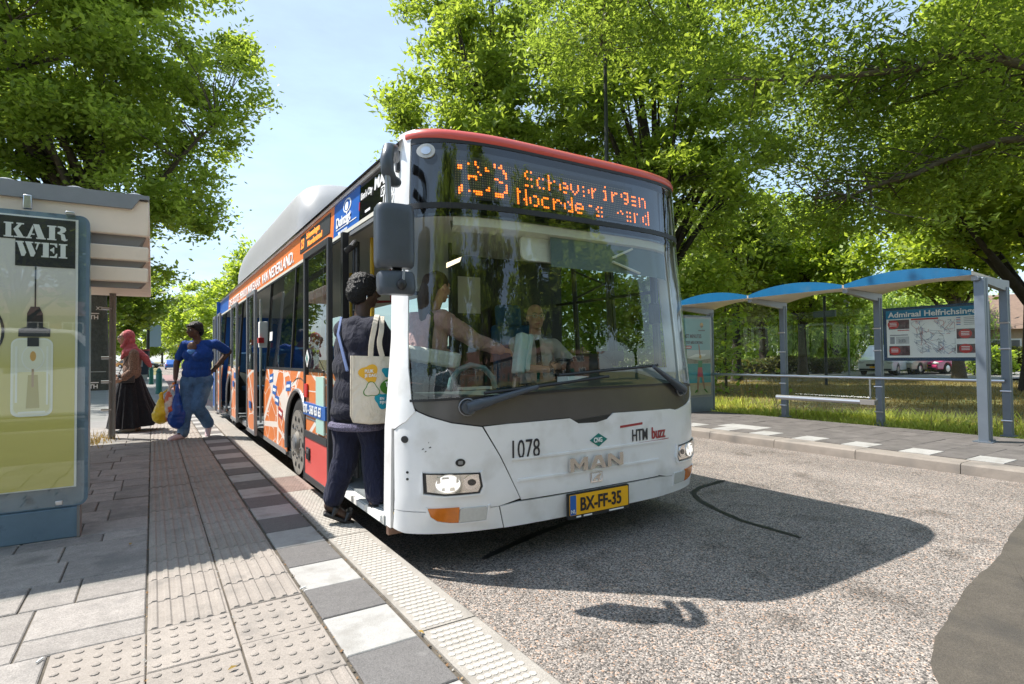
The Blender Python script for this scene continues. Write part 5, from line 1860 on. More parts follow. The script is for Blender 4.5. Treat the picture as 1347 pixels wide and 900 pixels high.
blob('neckline', [('e', chest + M2 @ V(.0, .150, .135), (.085, .030, .075), M2)], .008, M_SKIN_D2, p2, 2)
blob('vest', [('e', chest + M2 @ V(.0, .160, .060), (.082, .022, .05), M2)], .008, M_SKYBLUE, p2, 2)
blob('jeans', [('e', pel + V(0, 0, -.02), (.212, .172, .15), M2), ('c', [hpR, knR, lerpv(knR, anR, .96)], [.132, .098, .085]), ('c', [hpL, knL, lerpv(knL, anL, .92)], [.132, .100, .088])],
     .011, M_DENIM, p2, 3, .009, 7, (1, 1, .8), 2.0)
for an_, to_ in ((anR, toR), (anL, toL)):
    heel = an_ + (an_ - to_).normalized() * .035 + V(0, 0, -.045)
    s_ = [('c', [heel, lerpv(heel, to_, .6), to_ + (to_ - an_).normalized() * .05], [.045, .045, .036]), ('c', [lerpv(heel, to_, .45) + V(0, 0, .02), to_], [.035, .036])]
    blob('shoe', s_, .008, M_SHOEPINK, p2, 2)
# carrier bags
def sack(name, label, c, size, m, seed, parts=None, tilt=0.0):
    t = thing(name, label, 'bag', tuple(c), 'shopping bags held by the woman in blue')
    w, d, h = size
    c = Vector(c)
    top = c + V(0, 0, h)
    pr_ = [('e', c + V(0, 0, h * .28), (w / 2, d / 2, h * .30)), ('c', [c + V(0, 0, h * .35), c + V(0, 0, h * .72)], [min(w, d) * .62, min(w, d) * .30]), ('c', [c + V(0, 0, h * .7), c + V(0, 0, h)], [.045, .02])]
    blob('bag_body', pr_, .010, m, t, 2, .014, 11, (1, 1, 1), seed)
    return t
hb_ = wrR + V(-.01, -.02, -.09)
M_BAGY = mat('yellow_plastic', (.74, .50, .02), .3, var=.1)
M_BAGB = mat('blue_plastic', (.012, .06, .30), .35, var=.15)
M_BAGW = mat('printed_white_plastic', (.62, .55, .50), .3, var=.5, vscale=9, grime=((.55, .12, .06), 7, .5, .55))
k1 = sack('carrier_bag', 'yellow and red plastic carrier bag, lowest and farthest from her leg', (-1.17, 6.93, .42), (.24, .18, .46), M_BAGY, 1.0)
MB().tube([V(-1.17, 6.93, .86), hb_], .012, 6).build('bag_handle', M_BAGY, k1)
k2 = sack('carrier_bag', 'white printed plastic carrier bag between the yellow and blue bags', (-1.07, 6.90, .45), (.17, .15, .52), M_BAGW, 2.0)
MB().tube([V(-1.07, 6.90, .92), hb_], .012, 6).build('bag_handle', M_BAGW, k2)
k3 = sack('carrier_bag', 'deep blue plastic carrier bag against the woman\'s jeans', (-.965, 6.88, .34), (.28, .17, .66), M_BAGB, 3.0)
MB().tube([V(-.965, 6.88, .96), hb_], .012, 6).build('bag_handle', M_BAGB, k3)
MB().tube([hb_ + V(-.02, 0, .03), hb_ + V(.0, 0, -.03), hb_ + V(.01, 0, -.10)], .02, 8).build('orange_handle', mat('orange_plastic', (.8, .22, .02), .4), k3)

# ---- woman in a rose headscarf and long black skirt
p3 = thing('person', 'woman in rose headscarf and long black skirt beside the shelter post', 'person', (-1.60, 8.57, HT))
F3 = V(-1, -.15, 0).normalized()
M3 = basis(F3)
pel = V(-1.58, 8.57, 1.02)
chest = V(-1.575, 8.57, 1.36)
neck = V(-1.60, 8.56, 1.57)
hd = V(-1.665, 8.55, 1.76)
sh3L, sh3R = chest + M3 @ V(-.165, 0, .13), chest + M3 @ V(.165, 0, .13)
e3L, w3L = V(-1.555, 8.40, 1.20), V(-1.72, 8.34, 1.06)
e3R, w3R = V(-1.56, 8.78, 1.18), V(-1.72, 8.78, 1.10)
body3 = [('e', pel, (.15, .12, .13), M3), ('e', chest, (.155, .11, .19), M3), ('c', [neck - V(0, 0, .08), neck, hd - V(0, 0, .06)], [.065, .055, .052]),
         ('c', [sh3L, e3L, w3L], [.05, .042, .030]), ('c', [sh3R, e3R, w3R], [.05, .042, .030]),
         ('c', [pel + V(0, -.08, 0), V(-1.62, 8.50, .6), V(-1.58, 8.49, .26)], [.09, .06, .04]), ('c', [pel + V(0, .08, 0), V(-1.56, 8.66, .6), V(-1.50, 8.66, .26)], [.09, .06, .04]),
         ('c', [V(-1.57, 8.49, .225), V(-1.72, 8.47, .20)], [.04, .03]), ('c', [V(-1.50, 8.66, .225), V(-1.65, 8.66, .20)], [.04, .03])]
body3 += head_prims(hd, M3, 1.08) + hand(w3L, F3 + V(0, 0, -.4), (0, 1, 0), 1.0, .8, -1) + hand(w3R, F3, (0, -1, 0), 1.0, .8)
b3 = blob('body', body3, .013, M_SKIN_M, p3, 2)
face_details(b3, hd, M3, 1.08, M_LIPS_L, M_HAIRBLACK, (M_BLACK, M_BLKGLOSS))
blob('headscarf', [('e', hd + M3 @ V(0, -.025, .038), (.100, .105, .102), M3), ('e', hd + M3 @ V(0, -.05, -.045), (.095, .085, .10), M3), ('c', [hd + M3 @ V(-.085, .01, -.02), hd + M3 @ V(-.06, .035, -.115), hd + M3 @ V(0, .062, -.15), hd + M3 @ V(.06, .035, -.115), hd + M3 @ V(.085, .01, -.02)], [.022, .024, .026, .024, .022]),
     ('c', [neck + V(0, 0, .02), neck + V(0, 0, -.06)], [.105, .13]), ('e', chest + V(.0, 0, .17), (.15, .19, .06)),
     ('c', [chest + M3 @ V(-.10, -.03, .19), chest + M3 @ V(-.14, -.16, .06), chest + M3 @ V(-.12, -.24, -.08)], [.06, .06, .035]), ('c', [chest + M3 @ V(-.06, .08, .19), chest + M3 @ V(-.05, .15, .06)], [.05, .025])],
     .008, M_HIJAB, p3, 2, .009, 14, (1, 1, .6), 5.0)
blob('blouse', [('e', pel + V(0, 0, .08), (.165, .135, .12), M3), ('e', pel + V(0, 0, .20), (.17, .135, .16), M3), ('e', chest, (.18, .135, .20), M3), ('c', [sh3L, e3L, lerpv(e3L, w3L, .75)], [.078, .078, .062]), ('c', [sh3R, e3R, lerpv(e3R, w3R, .75)], [.078, .076, .06])],
     .011, M_BLOUSE, p3, 3, .009, 9, (1, 1, .7), 3.0)
# skirt: pleated, flaring, the rear edge lifted by her stride
mb = MB()
nu_, nv = 96, 22
vs = []
for j in range(nv + 1):
    t = j / nv
    for i in range(nu_):
        a = 2 * math.pi * i / nu_
        d = V(math.cos(a), math.sin(a), 0)
        r = .165 + .17 * t ** .8 + (.028 * math.sin(a * 13 + 1.5 * math.sin(a * 3)) + .012 * math.sin(a * 29)) * t
        back = max(0, d.x) ** 2
        r += back * .16 * t ** 2.2
        r *= (1 - .12 * abs(d.y) * (1 - t))
        z = 1.12 - .88 * t + back * .10 * t ** 3 * (1 + .3 * math.sin(a * 9))
        vs.append((-1.60 + .02 * t + d.x * r, 8.57 + d.y * r, z))
mb.add(vs, [(j * nu_ + i, j * nu_ + (i + 1) % nu_, (j + 1) * nu_ + (i + 1) % nu_, (j + 1) * nu_ + i) for j in range(nv) for i in range(nu_)])
mb.build('skirt', M_BLACKCLOTH, p3, smooth=80)
for a, b in ((V(-1.55, 8.49, .205), V(-1.74, 8.465, .195)), (V(-1.48, 8.66, .205), V(-1.67, 8.66, .195))):
    blob('shoe', [('c', [a, lerpv(a, b, .6), b], [.036, .036, .028])], .008, M_SHOEBEIGE, p3, 2)
hbag = thing('handbag', 'small quilted black handbag held against the black skirt', 'bag', (-1.66, 8.36, .98))
mb = MB()
mb.obox((-1.655, 8.385, 1.07), (.24, .07, .15), rotz(.15))
mb.build('bag_body', mat('quilted_black_leather', (.025, .024, .026), .35, bump=.8, bscale=45), hbag, bevel=.02)
MB().obox((-1.655, 8.345, 1.085), (.22, .012, .10), rotz(.15)).build('bag_flap', mat('black_flap', (.04, .04, .043), .3), hbag, bevel=.005)
MB().tube([V(-1.76, 8.375, 1.14), V(-1.70, 8.42, 1.30), V(-1.62, 8.44, 1.46), V(-1.57, 8.55, 1.52)], .006, 6).build('bag_strap', M_SHOE, hbag)
MB().tube([V(w3L.x - .005, w3L.y, w3L.z + .01) + V(.028 * math.cos(a), .032 * math.sin(a), 0) for a in np.linspace(0, 6.3, 14)], .007, 6).build('bracelet', M_CHROME, p3)

# ---- passenger paying at the front of the bus
p4 = thing('person', 'passenger in dusty pink sweater reaching across to the driver inside the bus', 'person', (.66, 1.15, .35))
F4 = V(.92, .30, 0).normalized()
M4 = basis(F4)
pel = V(.58, 1.20, 1.16)
chest = V(.62, 1.18, 1.52)
neck = V(.67, 1.17, 1.76)
hd = V(.715, 1.16, 1.945)
s4R, s4L = chest + M4 @ V(.18, 0, .15), chest + M4 @ V(-.18, 0, .15)
e4R, w4R = V(.98, 1.02, 1.50), V(1.235, 1.03, 1.425)
e4L, w4L = V(.74, 1.42, 1.36), V(.95, 1.46, 1.40)
body4 = [('e', pel, (.17, .13, .13), M4), ('e', pel + V(0, 0, .17), (.155, .12, .15), M4), ('e', chest, (.17, .12, .19), M4), ('c', [neck - V(0, 0, .08), neck, hd - V(0, 0, .06)], [.065, .055, .052]),
         ('c', [s4R, e4R, w4R], [.055, .045, .032]), ('c', [s4L, e4L, w4L], [.055, .045, .032]),
         ('c', [pel + M4 @ V(.09, 0, 0), V(.62, 1.10, .78), V(.60, 1.12, .42)], [.095, .065, .045]), ('c', [pel + M4 @ V(-.09, 0, 0), V(.60, 1.30, .78), V(.58, 1.32, .42)], [.095, .065, .045])]
Mh4 = basis(F4 + V(0, .05, -.10))
body4 += head_prims(hd, Mh4, 1.08) + hand(w4R, (1, 0, -.10), (0, .5, -.8), 1.0, .55) + hand(w4L, F4, (0, 0, -1), 1.0, .5, -1)
b4 = blob('body', body4, .010, M_SKIN_L, p4, 2)
face_details(b4, hd, Mh4, 1.08, M_LIPS_L, M_HAIRBROWN)
blob('hair', [('e', hd + Mh4 @ V(0, -.028, .045), (.092, .105, .090), Mh4), ('c', [hd + Mh4 @ V(0, -.09, .03), hd + Mh4 @ V(-.02, -.12, -.12), hd + Mh4 @ V(-.02, -.12, -.28)], [.075, .07, .04])], .008, M_HAIRBROWN, p4, 2, .005, 30, (1, 1, .3))
blob('sweater', [('e', pel + V(0, 0, .04), (.20, .16, .14), M4), ('e', pel + V(0, 0, .18), (.19, .15, .17), M4), ('e', chest, (.195, .145, .21), M4), ('c', [s4R - M4 @ V(.03, 0, 0), s4L + M4 @ V(.03, 0, 0)], [.08, .08]), ('c', [s4R, e4R, lerpv(e4R, w4R, .93)], [.082, .068, .052]), ('c', [s4L, e4L, lerpv(e4L, w4L, .9)], [.08, .066, .05])],
     .010, M_PINK, p4, 3, .010, 12, (1, 1, 1), 8.0)
blob('trousers', [('e', pel + V(0, 0, -.02), (.19, .15, .13), M4), ('c', [pel + M4 @ V(.09, 0, -.03), V(.62, 1.10, .78), V(.60, 1.12, .40)], [.12, .09, .075]), ('c', [pel + M4 @ V(-.09, 0, -.03), V(.60, 1.30, .78), V(.58, 1.32, .40)], [.12, .09, .075])], .012, M_BLACKCLOTH, p4, 2)
sb = thing('shoulder_bag', 'white and dark patterned shoulder bag on the passenger in pink', 'bag', (.50, .98, 1.2))
Mb = basis(V(.35, 1, 0)) 
mb = MB()
mb.obox((.56, .985, 1.24), (.46, .10, .17), Mb @ Matrix.Rotation(R(10), 3, 'Y'))
mb.build('bag_body', cloth('flower_pattern_cloth', (.05, .08, .10), var=1.3, vs=45), sb, bevel=.03)
MB().obox((.56, .975, 1.37), (.46, .11, .13), Mb @ Matrix.Rotation(R(10), 3, 'Y')).build('bag_flap', cloth('white_flap_cloth', (.62, .62, .58), var=.08), sb, bevel=.03)
MB().obox((.64, .925, 1.38), (.07, .012, .035), Mb @ Matrix.Rotation(R(10), 3, 'Y')).build('bag_badge', M_GREYFRAME, sb)
MB().tube([V(.52, .93, 1.20), V(.55, .97, 1.50), V(.60, 1.02, 1.70), V(.60, 1.15, 1.765)], .017, 6).build('bag_strap', M_NAVY, sb)

# ---- driver
p5 = thing('person', 'bus driver in pale shirt and dark tie with glasses at the wheel', 'person', (2.03, 1.70, .35))
F5 = V(-.35, -1, 0).normalized()
M5 = basis(F5)
pel = V(2.06, 1.72, 1.00)
chest = V(2.05, 1.71, 1.33)
neck = V(2.04, 1.68, 1.56)
hd = V(2.03, 1.65, 1.765)
sR, sL = V(1.86, 1.74, 1.49), V(2.26, 1.66, 1.47)
eR, wR = V(1.78, 1.50, 1.25), V(1.90, 1.24, 1.24)
eL, wL = V(2.42, 1.50, 1.24), V(2.32, 1.26, 1.26)
body5 = [('e', pel, (.18, .15, .13), M5), ('e', pel + V(0, -.02, .16), (.18, .16, .15), M5), ('e', chest, (.18, .13, .19), M5), ('c', [neck - V(0, 0, .08), neck, hd - V(0, 0, .06)], [.072, .064, .06]),
         ('c', [sR, eR, wR], [.058, .046, .034]), ('c', [sL, eL, wL], [.058, .046, .034]),
         ('c', [pel + V(-.1, 0, 0), V(1.93, 1.25, .98), V(1.93, 1.15, .55)], [.10, .07, .05]), ('c', [pel + V(.1, 0, 0), V(2.2, 1.25, .98), V(2.2, 1.15, .55)], [.10, .07, .05])]
body5 += head_prims(hd, M5, 1.14, 1.12) + hand(wR, (.35, -.6, .3), (.7, 0, -.2), 1.0, 1.0) + hand(wL, (-.35, -.6, .3), (-.7, 0, -.2), 1.0, 1.0, -1)
b5 = blob('body', body5, .010, M_SKIN_L, p5, 2)
face_details(b5, hd, M5, 1.14, M_LIPS_L, M_HAIRGREY, (M_STEEL, None))
blob('hair', [('e', hd + M5 @ V(0, -.050, .025), (.092, .082, .085), M5)], .008, M_HAIRGREY, p5, 2)
blob('shirt', [('e', pel + V(0, -.02, .16), (.20, .175, .18), M5), ('e', chest, (.20, .15, .20), M5), ('c', [sR + V(.03, 0, 0), sL - V(.03, 0, 0)], [.082, .082]), ('c', [sR, lerpv(sR, eR, .75)], [.085, .078]), ('c', [sL, lerpv(sL, eL, .75)], [.085, .078]), ('c', [neck + V(0, 0, -.05), neck + V(0, 0, .0)], [.09, .075])],
     .010, M_SHIRT, p5, 3, .008, 10, (1, 1, .8), 4.0)
MB().tube([chest + M5 @ V(0, .125, .20), chest + M5 @ V(0, .172, .10), chest + M5 @ V(0, .195, -.06), pel + M5 @ V(0, .20, .14)], [.024, .022, .034, .030], 6).build('tie', M_BLACKCLOTH, p5)
blob('trousers', [('e', pel, (.20, .17, .13), M5), ('c', [pel + V(-.1, 0, 0), V(1.93, 1.25, .98), V(1.93, 1.15, .5)], [.12, .09, .07]), ('c', [pel + V(.1, 0, 0), V(2.2, 1.25, .98), V(2.2, 1.15, .5)], [.12, .09, .07])], .012, M_NAVYTR, p5, 2)
# ------------------------------------------------------------------ left shelter with advertising case
M_BEIGE = mat('beige_panel', (.86, .72, .58), .55, var=.06, vscale=3, grime=((.62, .51, .40), 4, .56, .85))
M_GREYROOF = mat('grey_roof_trim', (.26, .275, .30), .45, .3, var=.1, vscale=5)
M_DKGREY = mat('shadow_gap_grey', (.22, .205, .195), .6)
M_POST = mat('post_grey', (.22, .205, .19), .5, .3, var=.1, vscale=8)
M_TEAL = mat('blue_grey_case', (.25, .38, .41), .4, .2, var=.08, vscale=4, grime=((.10, .15, .17), 6, .6, .85))
M_BASEBLUE = mat('slate_blue_base', (.14, .21, .28), .5, .2, var=.15, vscale=5, grime=((.05, .07, .09), 9, .58, .8))
M_CLEAR = glass('clear_pane', (.93, .96, .94), 1.5)
M_CASEGLASS = glass('case_glass', (.90, .94, .92), 1.75)
sh = thing('bus_shelter', 'grey and beige bus shelter with deep ribbed roof end and glass end wall', 'bus shelter', (-1.9, 5.0, HT))
MB().box((-4.6, 2.05, 2.42), (-1.31, 8.0, 2.60)).build('roof', M_BEIGE, sh, bevel=.02)
# ribbed end: three pale bands stepping over dark recessed strips
mb = MB()
def band(zlo, zhi, xr, y0, m):
    return MB().box((-4.6, y0, zlo), (xr, 2.05, zhi)).build('roof_band', m, sh, bevel=.012)
band(2.305, 2.575, -1.31, 1.965, M_BEIGE)
band(2.115, 2.225, -1.312, 1.965, M_BEIGE)
band(1.955, 2.065, -1.314, 1.965, M_BEIGE)
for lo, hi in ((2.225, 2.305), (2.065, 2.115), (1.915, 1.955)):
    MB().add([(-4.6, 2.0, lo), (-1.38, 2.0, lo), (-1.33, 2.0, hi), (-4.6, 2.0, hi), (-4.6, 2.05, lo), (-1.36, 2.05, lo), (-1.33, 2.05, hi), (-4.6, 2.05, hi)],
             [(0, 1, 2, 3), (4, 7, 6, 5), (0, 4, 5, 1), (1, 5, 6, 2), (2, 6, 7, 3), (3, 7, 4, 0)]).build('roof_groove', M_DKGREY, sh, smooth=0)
MB().add([(-4.6, 1.94, 2.50), (-1.42, 1.94, 2.50), (-1.37, 1.94, 2.58), (-1.31, 1.94, 2.58), (-1.31, 1.94, 2.61), (-4.6, 1.94, 2.61), (-4.6, 2.06, 2.50), (-1.42, 2.06, 2.50), (-1.37, 2.06, 2.58), (-1.31, 2.06, 2.58), (-1.31, 2.06, 2.61), (-4.6, 2.06, 2.61)],
         [(0, 1, 2, 3, 4, 5), (11, 10, 9, 8, 7, 6), (0, 6, 7, 1), (1, 7, 8, 2), (2, 8, 9, 3), (3, 9, 10, 4), (4, 10, 11, 5), (5, 11, 6, 0)]).build('roof_trim', M_GREYROOF, sh, smooth=0)
for x in (-1.40, -1.76, -2.14, -2.55):
    MB().lathe([(.07, 0), (.065, .015), (.03, .028), (.0, .03)], (x, 2.02, 2.605), 'Z', 14).build('roof_cap', M_GREYROOF, sh)
def posts(x, y, z0, z1, w=.085, d=.10):
    """extruded post with a groove down its face"""
    mb = MB()
    g = .012
    prof = [(-w / 2, -d / 2), (-.015, -d / 2), (-.012, -d / 2 + g), (.012, -d / 2 + g), (.015, -d / 2), (w / 2, -d / 2), (w / 2, d / 2), (-w / 2, d / 2)]
    mb.prism([(x + a, y + b, z0) for a, b in prof], (0, 0, z1 - z0))
    return mb
posts(-1.81, 7.65, HT, 2.42).build('post', M_POST, sh, smooth=0, bevel=.004)
posts(-3.9, 7.65, HT, 2.42).build('post', M_POST, sh, smooth=0, bevel=.004)
posts(-3.9, 2.3, HT, 2.42).build('post', M_POST, sh, smooth=0, bevel=.004)
MB().tube([(-1.81, 7.65, 2.36), (-1.81, 7.65, 2.44)], .02, 8).build('post_bolt', M_STEEL, sh)
gp = MB().add([(-3.85, 7.64, .45), (-1.89, 7.64, .45), (-1.89, 7.64, 2.36), (-3.85, 7.64, 2.36)], [(0, 1, 2, 3)]).build('glass_wall', M_CLEAR, sh, smooth=0)
for z in (.62, 1.05, 1.42, 2.18):
    MB().tube([(-1.95, 7.62, z), (-1.82, 7.62, z)], .022, 8).build('glass_clamp', M_STEEL, sh)
MB().box((-3.85, 7.63, 1.20), (-1.89, 7.65, 1.215)).build('glass_edge', M_STEEL, gp)
for z, s in ((2.02, 'NETH'), (.96, 'NETH')):
    MB().box((-2.3, 7.628, z + .075), (-1.98, 7.634, z + .09)).build('glass_print', M_PRINTWHITE, gp)
    textmesh('glass_lettering', 'TH', .085, M_PRINTWHITE, gp, lambda a, b, d, z=z: V(-2.10 + a, 7.63 - d, z - .005 + b), bold=.002)
textmesh('glass_lettering', 'X2', .07, M_PRINTWHITE, gp, lambda a, b, d: V(-2.02 + a, 7.63 - d, 2.16 + b), bold=.001)

ac_ = thing('advertising_case', 'glazed advertising case showing a glass pendant lamp at the shelter end', 'billboard', (-2.5, 1.75, HT))
YB = 1.75
XR0, XR1 = -1.69, -1.655
# case tapers very slightly as the photograph's upright edge does; frame with rounded corners
def frame_poly(x0, z0, x1, z1, r):
    return rrect(x0, z0, x1, z1, r, 6)
def ADP(a, b, d):
    return V(a, YB - d, b)
polymesh('case_back', [frame_poly(-3.20, .385, -1.668, 2.375, .05)], M_TEAL, ac_, lambda a, b, d: V(a, YB + .16 - d, b), .155)
polymesh('frame_edge', [frame_poly(-3.21, .378, -1.660, 2.382, .055)], M_BASEBLUE, ac_, lambda a, b, d: V(a, YB + .06 - d, b), .02)
MB().box((-3.20, YB + .03, HT), (-1.71, YB + .15, .375)).build('case_base', M_BASEBLUE, ac_, bevel=.006)
MB().box((-3.20, YB - .006, .40), (-3.0, YB + .0, .42)).build('case_lock', M_STEEL, ac_)
MB().box((-1.83, YB - .012, .405), (-1.79, YB + .002, .435)).build('case_lock', M_STEEL, ac_, bevel=.004)
MB().box((-1.79, YB - .02, 2.37), (-1.74, YB + .06, 2.39)).build('case_hinge', M_STEEL, ac_, bevel=.004)
MB().obox((-2.01, 1.90, 2.46), (.05, .03, .10), rotz(0)).build('case_bracket', M_STEEL, ac_, bevel=.008)
def postermat():
    m = bpy.data.materials.new('lamp_poster_paper')
    m.use_nodes = True
    nt = m.node_tree
    b = nt.nodes['Principled BSDF']
    b.inputs['Roughness'].default_value = .6
    geo = nt.nodes.new('ShaderNodeNewGeometry')
    sp = nt.nodes.new('ShaderNodeSeparateXYZ')
    nt.links.new(geo.outputs['Position'], sp.inputs[0])
    nz = nt.nodes.new('ShaderNodeTexNoise')
    nz.inputs['Scale'].default_value = 2.2
    nt.links.new(geo.outputs['Position'], nz.inputs['Vector'])
    ma = nt.nodes.new('ShaderNodeMath')
    ma.operation = 'MULTIPLY_ADD'
    ma.inputs[1].default_value = .25
    nt.links.new(nz.outputs['Fac'], ma.inputs[0])
    nt.links.new(sp.outputs['Z'], ma.inputs[2])
    mr = nt.nodes.new('ShaderNodeMapRange')
    mr.inputs['From Min'].default_value = .5
    mr.inputs['From Max'].default_value = 2.4
    nt.links.new(ma.outputs[0], mr.inputs['Value'])
    rp = _ramp(nt, mr.outputs['Result'], [(0, (.64, .52, .10)), (.28, (.72, .61, .17)), (.52, (.66, .58, .20)), (.68, (.72, .66, .42)), (.80, (.76, .72, .68)), (1, (.76, .74, .72))])
    nt.links.new(rp.outputs['Color'], b.inputs['Base Color'])
    return m
M_POSTER = postermat()
polymesh('poster_border', [rect(-3.12, .512, -1.722, 2.345)], M_PRINTWHITE, ac_, lambda a, b, d: ADP(a, b, -.030 + d), .004)
po = polymesh('poster', [rect(-3.10, .520, -1.735, 2.333)], M_POSTER, ac_, lambda a, b, d: ADP(a, b, -.026 + d), .003)
M_POSTBLK = mat('poster_black', (.022, .022, .028), .5)
M_JAR = mat('poster_jar_light', (.88, .86, .70), .5)
M_JAR2 = mat('poster_jar_mid', (.78, .72, .40), .5)
M_MAG = mat('poster_magenta', (.66, .42, .52), .6)
def PP(name, pts, m, off=.0):
    return polymesh(name, [pts], m, po, lambda a, b, d: ADP(a, b, -.0225 + off + d), .0015, smooth=0)
PP('black_square', [(-2.6, 2.333), (-1.737, 2.333), (-1.737, 2.005), (-2.052, 2.005), (-2.052, 2.182), (-2.6, 2.182)], M_POSTBLK)
# stencil slab capitals, each cut as its own shape
def stencil(ch, x, z, w, h):
    L = {'K': [[(0, 0), (.45, 0), (.45, .09), (.36, .09), (.36, .91), (.45, .91), (.45, 1), (0, 1), (0, .91), (.09, .91), (.09, .09), (0, .09)],
               [(.48, .0), (1.02, 0), (1.02, .09), (.95, .09), (.70, .62), (.86, .91), (.97, .91), (.97, 1), (.60, 1), (.60, .91), (.70, .91), (.46, .55), (.66, .09), (.48, .09)]],
         'A': [[(.0, 0), (.30, 0), (.30, .09), (.22, .09), (.27, .26), (.44, .26), (.44, .34), (.30, .34), (.40, .76), (.34, .92), (.08, .09), (0, .09)],
               [(.52, 0), (1.0, 0), (1.0, .09), (.94, .09), (.66, 1), (.36, 1), (.60, .09), (.52, .09)]],
         'R': [[(0, 0), (.45, 0), (.45, .09), (.38, .09), (.38, .91), (.45, .91), (.45, 1), (0, 1), (0, .91), (.09, .91), (.09, .09), (0, .09)],
               [(.50, 1), (.74, 1), (.90, .92), (.94, .76), (.86, .60), (.72, .52), (.86, .44), (.92, .12), (1.02, .12), (.98, .02), (.84, -.02), (.70, .06), (.66, .40), (.50, .48), (.50, .58), (.62, .64), (.66, .78), (.60, .90), (.50, .91)]],
         'W': [[(0, 1), (.34, 1), (.34, .91), (.28, .91), (.44, .25), (.36, 0), (.24, 0), (.06, .91), (0, .91)],
               [(.38, 1), (.72, 1), (.72, .91), (.64, .91), (.82, .25), (.74, 0), (.62, 0), (.44, .78)],
               [(.78, 1), (1.02, 1), (1.02, .91), (.96, .91), (.86, .44), (.82, .55), (.88, .91), (.78, .91)]],
         'E': [[(0, 0), (.46, 0), (.46, 1), (0, 1), (0, .91), (.10, .91), (.10, .09), (0, .09)],
               [(.52, 1), (.98, 1), (.98, .72), (.90, .72), (.80, .90), (.52, .91)], [(.52, .0), (.96, 0), (1.0, .30), (.92, .30), (.80, .10), (.52, .09)],
               [(.54, .56), (.68, .64), (.74, .72), (.80, .72), (.80, .30), (.74, .30), (.68, .42), (.54, .48)]],
         'I': [[(0, 0), (1, 0), (1, .09), (.80, .09), (.80, .91), (1, .91), (1, 1), (0, 1), (0, .91), (.20, .91), (.20, .09), (0, .09)]]}[ch]
    polymesh('stencil_letter', [[(x + a * w, z + b * h) for a, b in p] for p in L], M_PRINTWHITE, po, lambda a, b, d: ADP(a, b, -.018 + d), .0015, smooth=0)
for ch, x, w in (('K', -2.110, .105), ('A', -2.000, .105), ('R', -1.888, .108)):
    stencil(ch, x, 2.190, w, .098)
for ch, x, w in (('W', -2.050, .125), ('E', -1.918, .085), ('I', -1.826, .046)):
    stencil(ch, x, 2.070, w, .098)
# pendant lamp with a clear glass jar, printed on the poster
M_JARLINE = mat('poster_jar_edge', (.93, .92, .84), .5)
PP('lamp_cord', rect(-1.951, 1.72, -1.943, 2.005), M_POSTBLK)
PP('lamp_socket', [(-1.925, 1.735), (-1.97, 1.735), (-1.988, 1.69), (-1.990, 1.60), (-2.030, 1.585), (-2.032, 1.535), (-1.868, 1.535), (-1.866, 1.585), (-1.905, 1.60), (-1.907, 1.69)], M_POSTBLK, .001)
PP('lamp_jar', rrect(-2.068, 1.005, -1.852, 1.525, .045), M_JARLINE)
PP('lamp_jar', rrect(-2.059, 1.018, -1.861, 1.515, .040), M_JAR, .001)
PP('lamp_jar', rrect(-2.052, 1.030, -1.868, 1.300, .030), M_JAR2, .002)
PP('lamp_jar', rect(-2.046, 1.10, -2.034, 1.47), M_JARLINE, .003)
PP('lamp_jar', rect(-1.886, 1.08, -1.876, 1.47), M_JARLINE, .003)
PP('lamp_jar', rect(-2.03, 1.028, -1.89, 1.040), M_JARLINE, .003)
PP('lamp_jar', [(-1.99, 1.06), (-1.92, 1.06), (-1.93, 1.28), (-1.98, 1.28)], mat('poster_jar_shade', (.50, .43, .16), .5), .003)
PP('lamp_bulb', fan(-1.955, 1.395, .060, 22, .085), M_JARLINE, .003)
PP('lamp_bulb', fan(-1.955, 1.395, .053, 22, .077), M_JAR, .004)
PP('lamp_bulb', fan(-1.955, 1.405, .016, 10, .034), mat('filament_orange', (.75, .42, .12), .5), .005)
PP('lamp_bulb', rect(-1.962, 1.20, -1.950, 1.32), mat('poster_stem', (.45, .30, .16), .5), .004)
PP('lamp_bulb', rect(-1.985, 1.47, -1.925, 1.53), M_POSTBLK, .005)
PP('poster_ring', fan(-2.185, 1.57, .085, 24, .15), M_POSTBLK)
PP('poster_ring', fan(-2.185, 1.57, .07, 24, .13), M_JAR2, .001)
polymesh('case_pane', [rrect(-3.19, .40, -1.675, 2.368, .045)], M_CASEGLASS, ac_, lambda a, b, d: ADP(a, b, .004), 0)
for x, y, z in ((-1.70, 1.745, .36),):
    MB().box((-1.716, YB + .02, HT), (-1.700, YB + .15, .38)).build('base_trim', M_DKGREY, ac_)

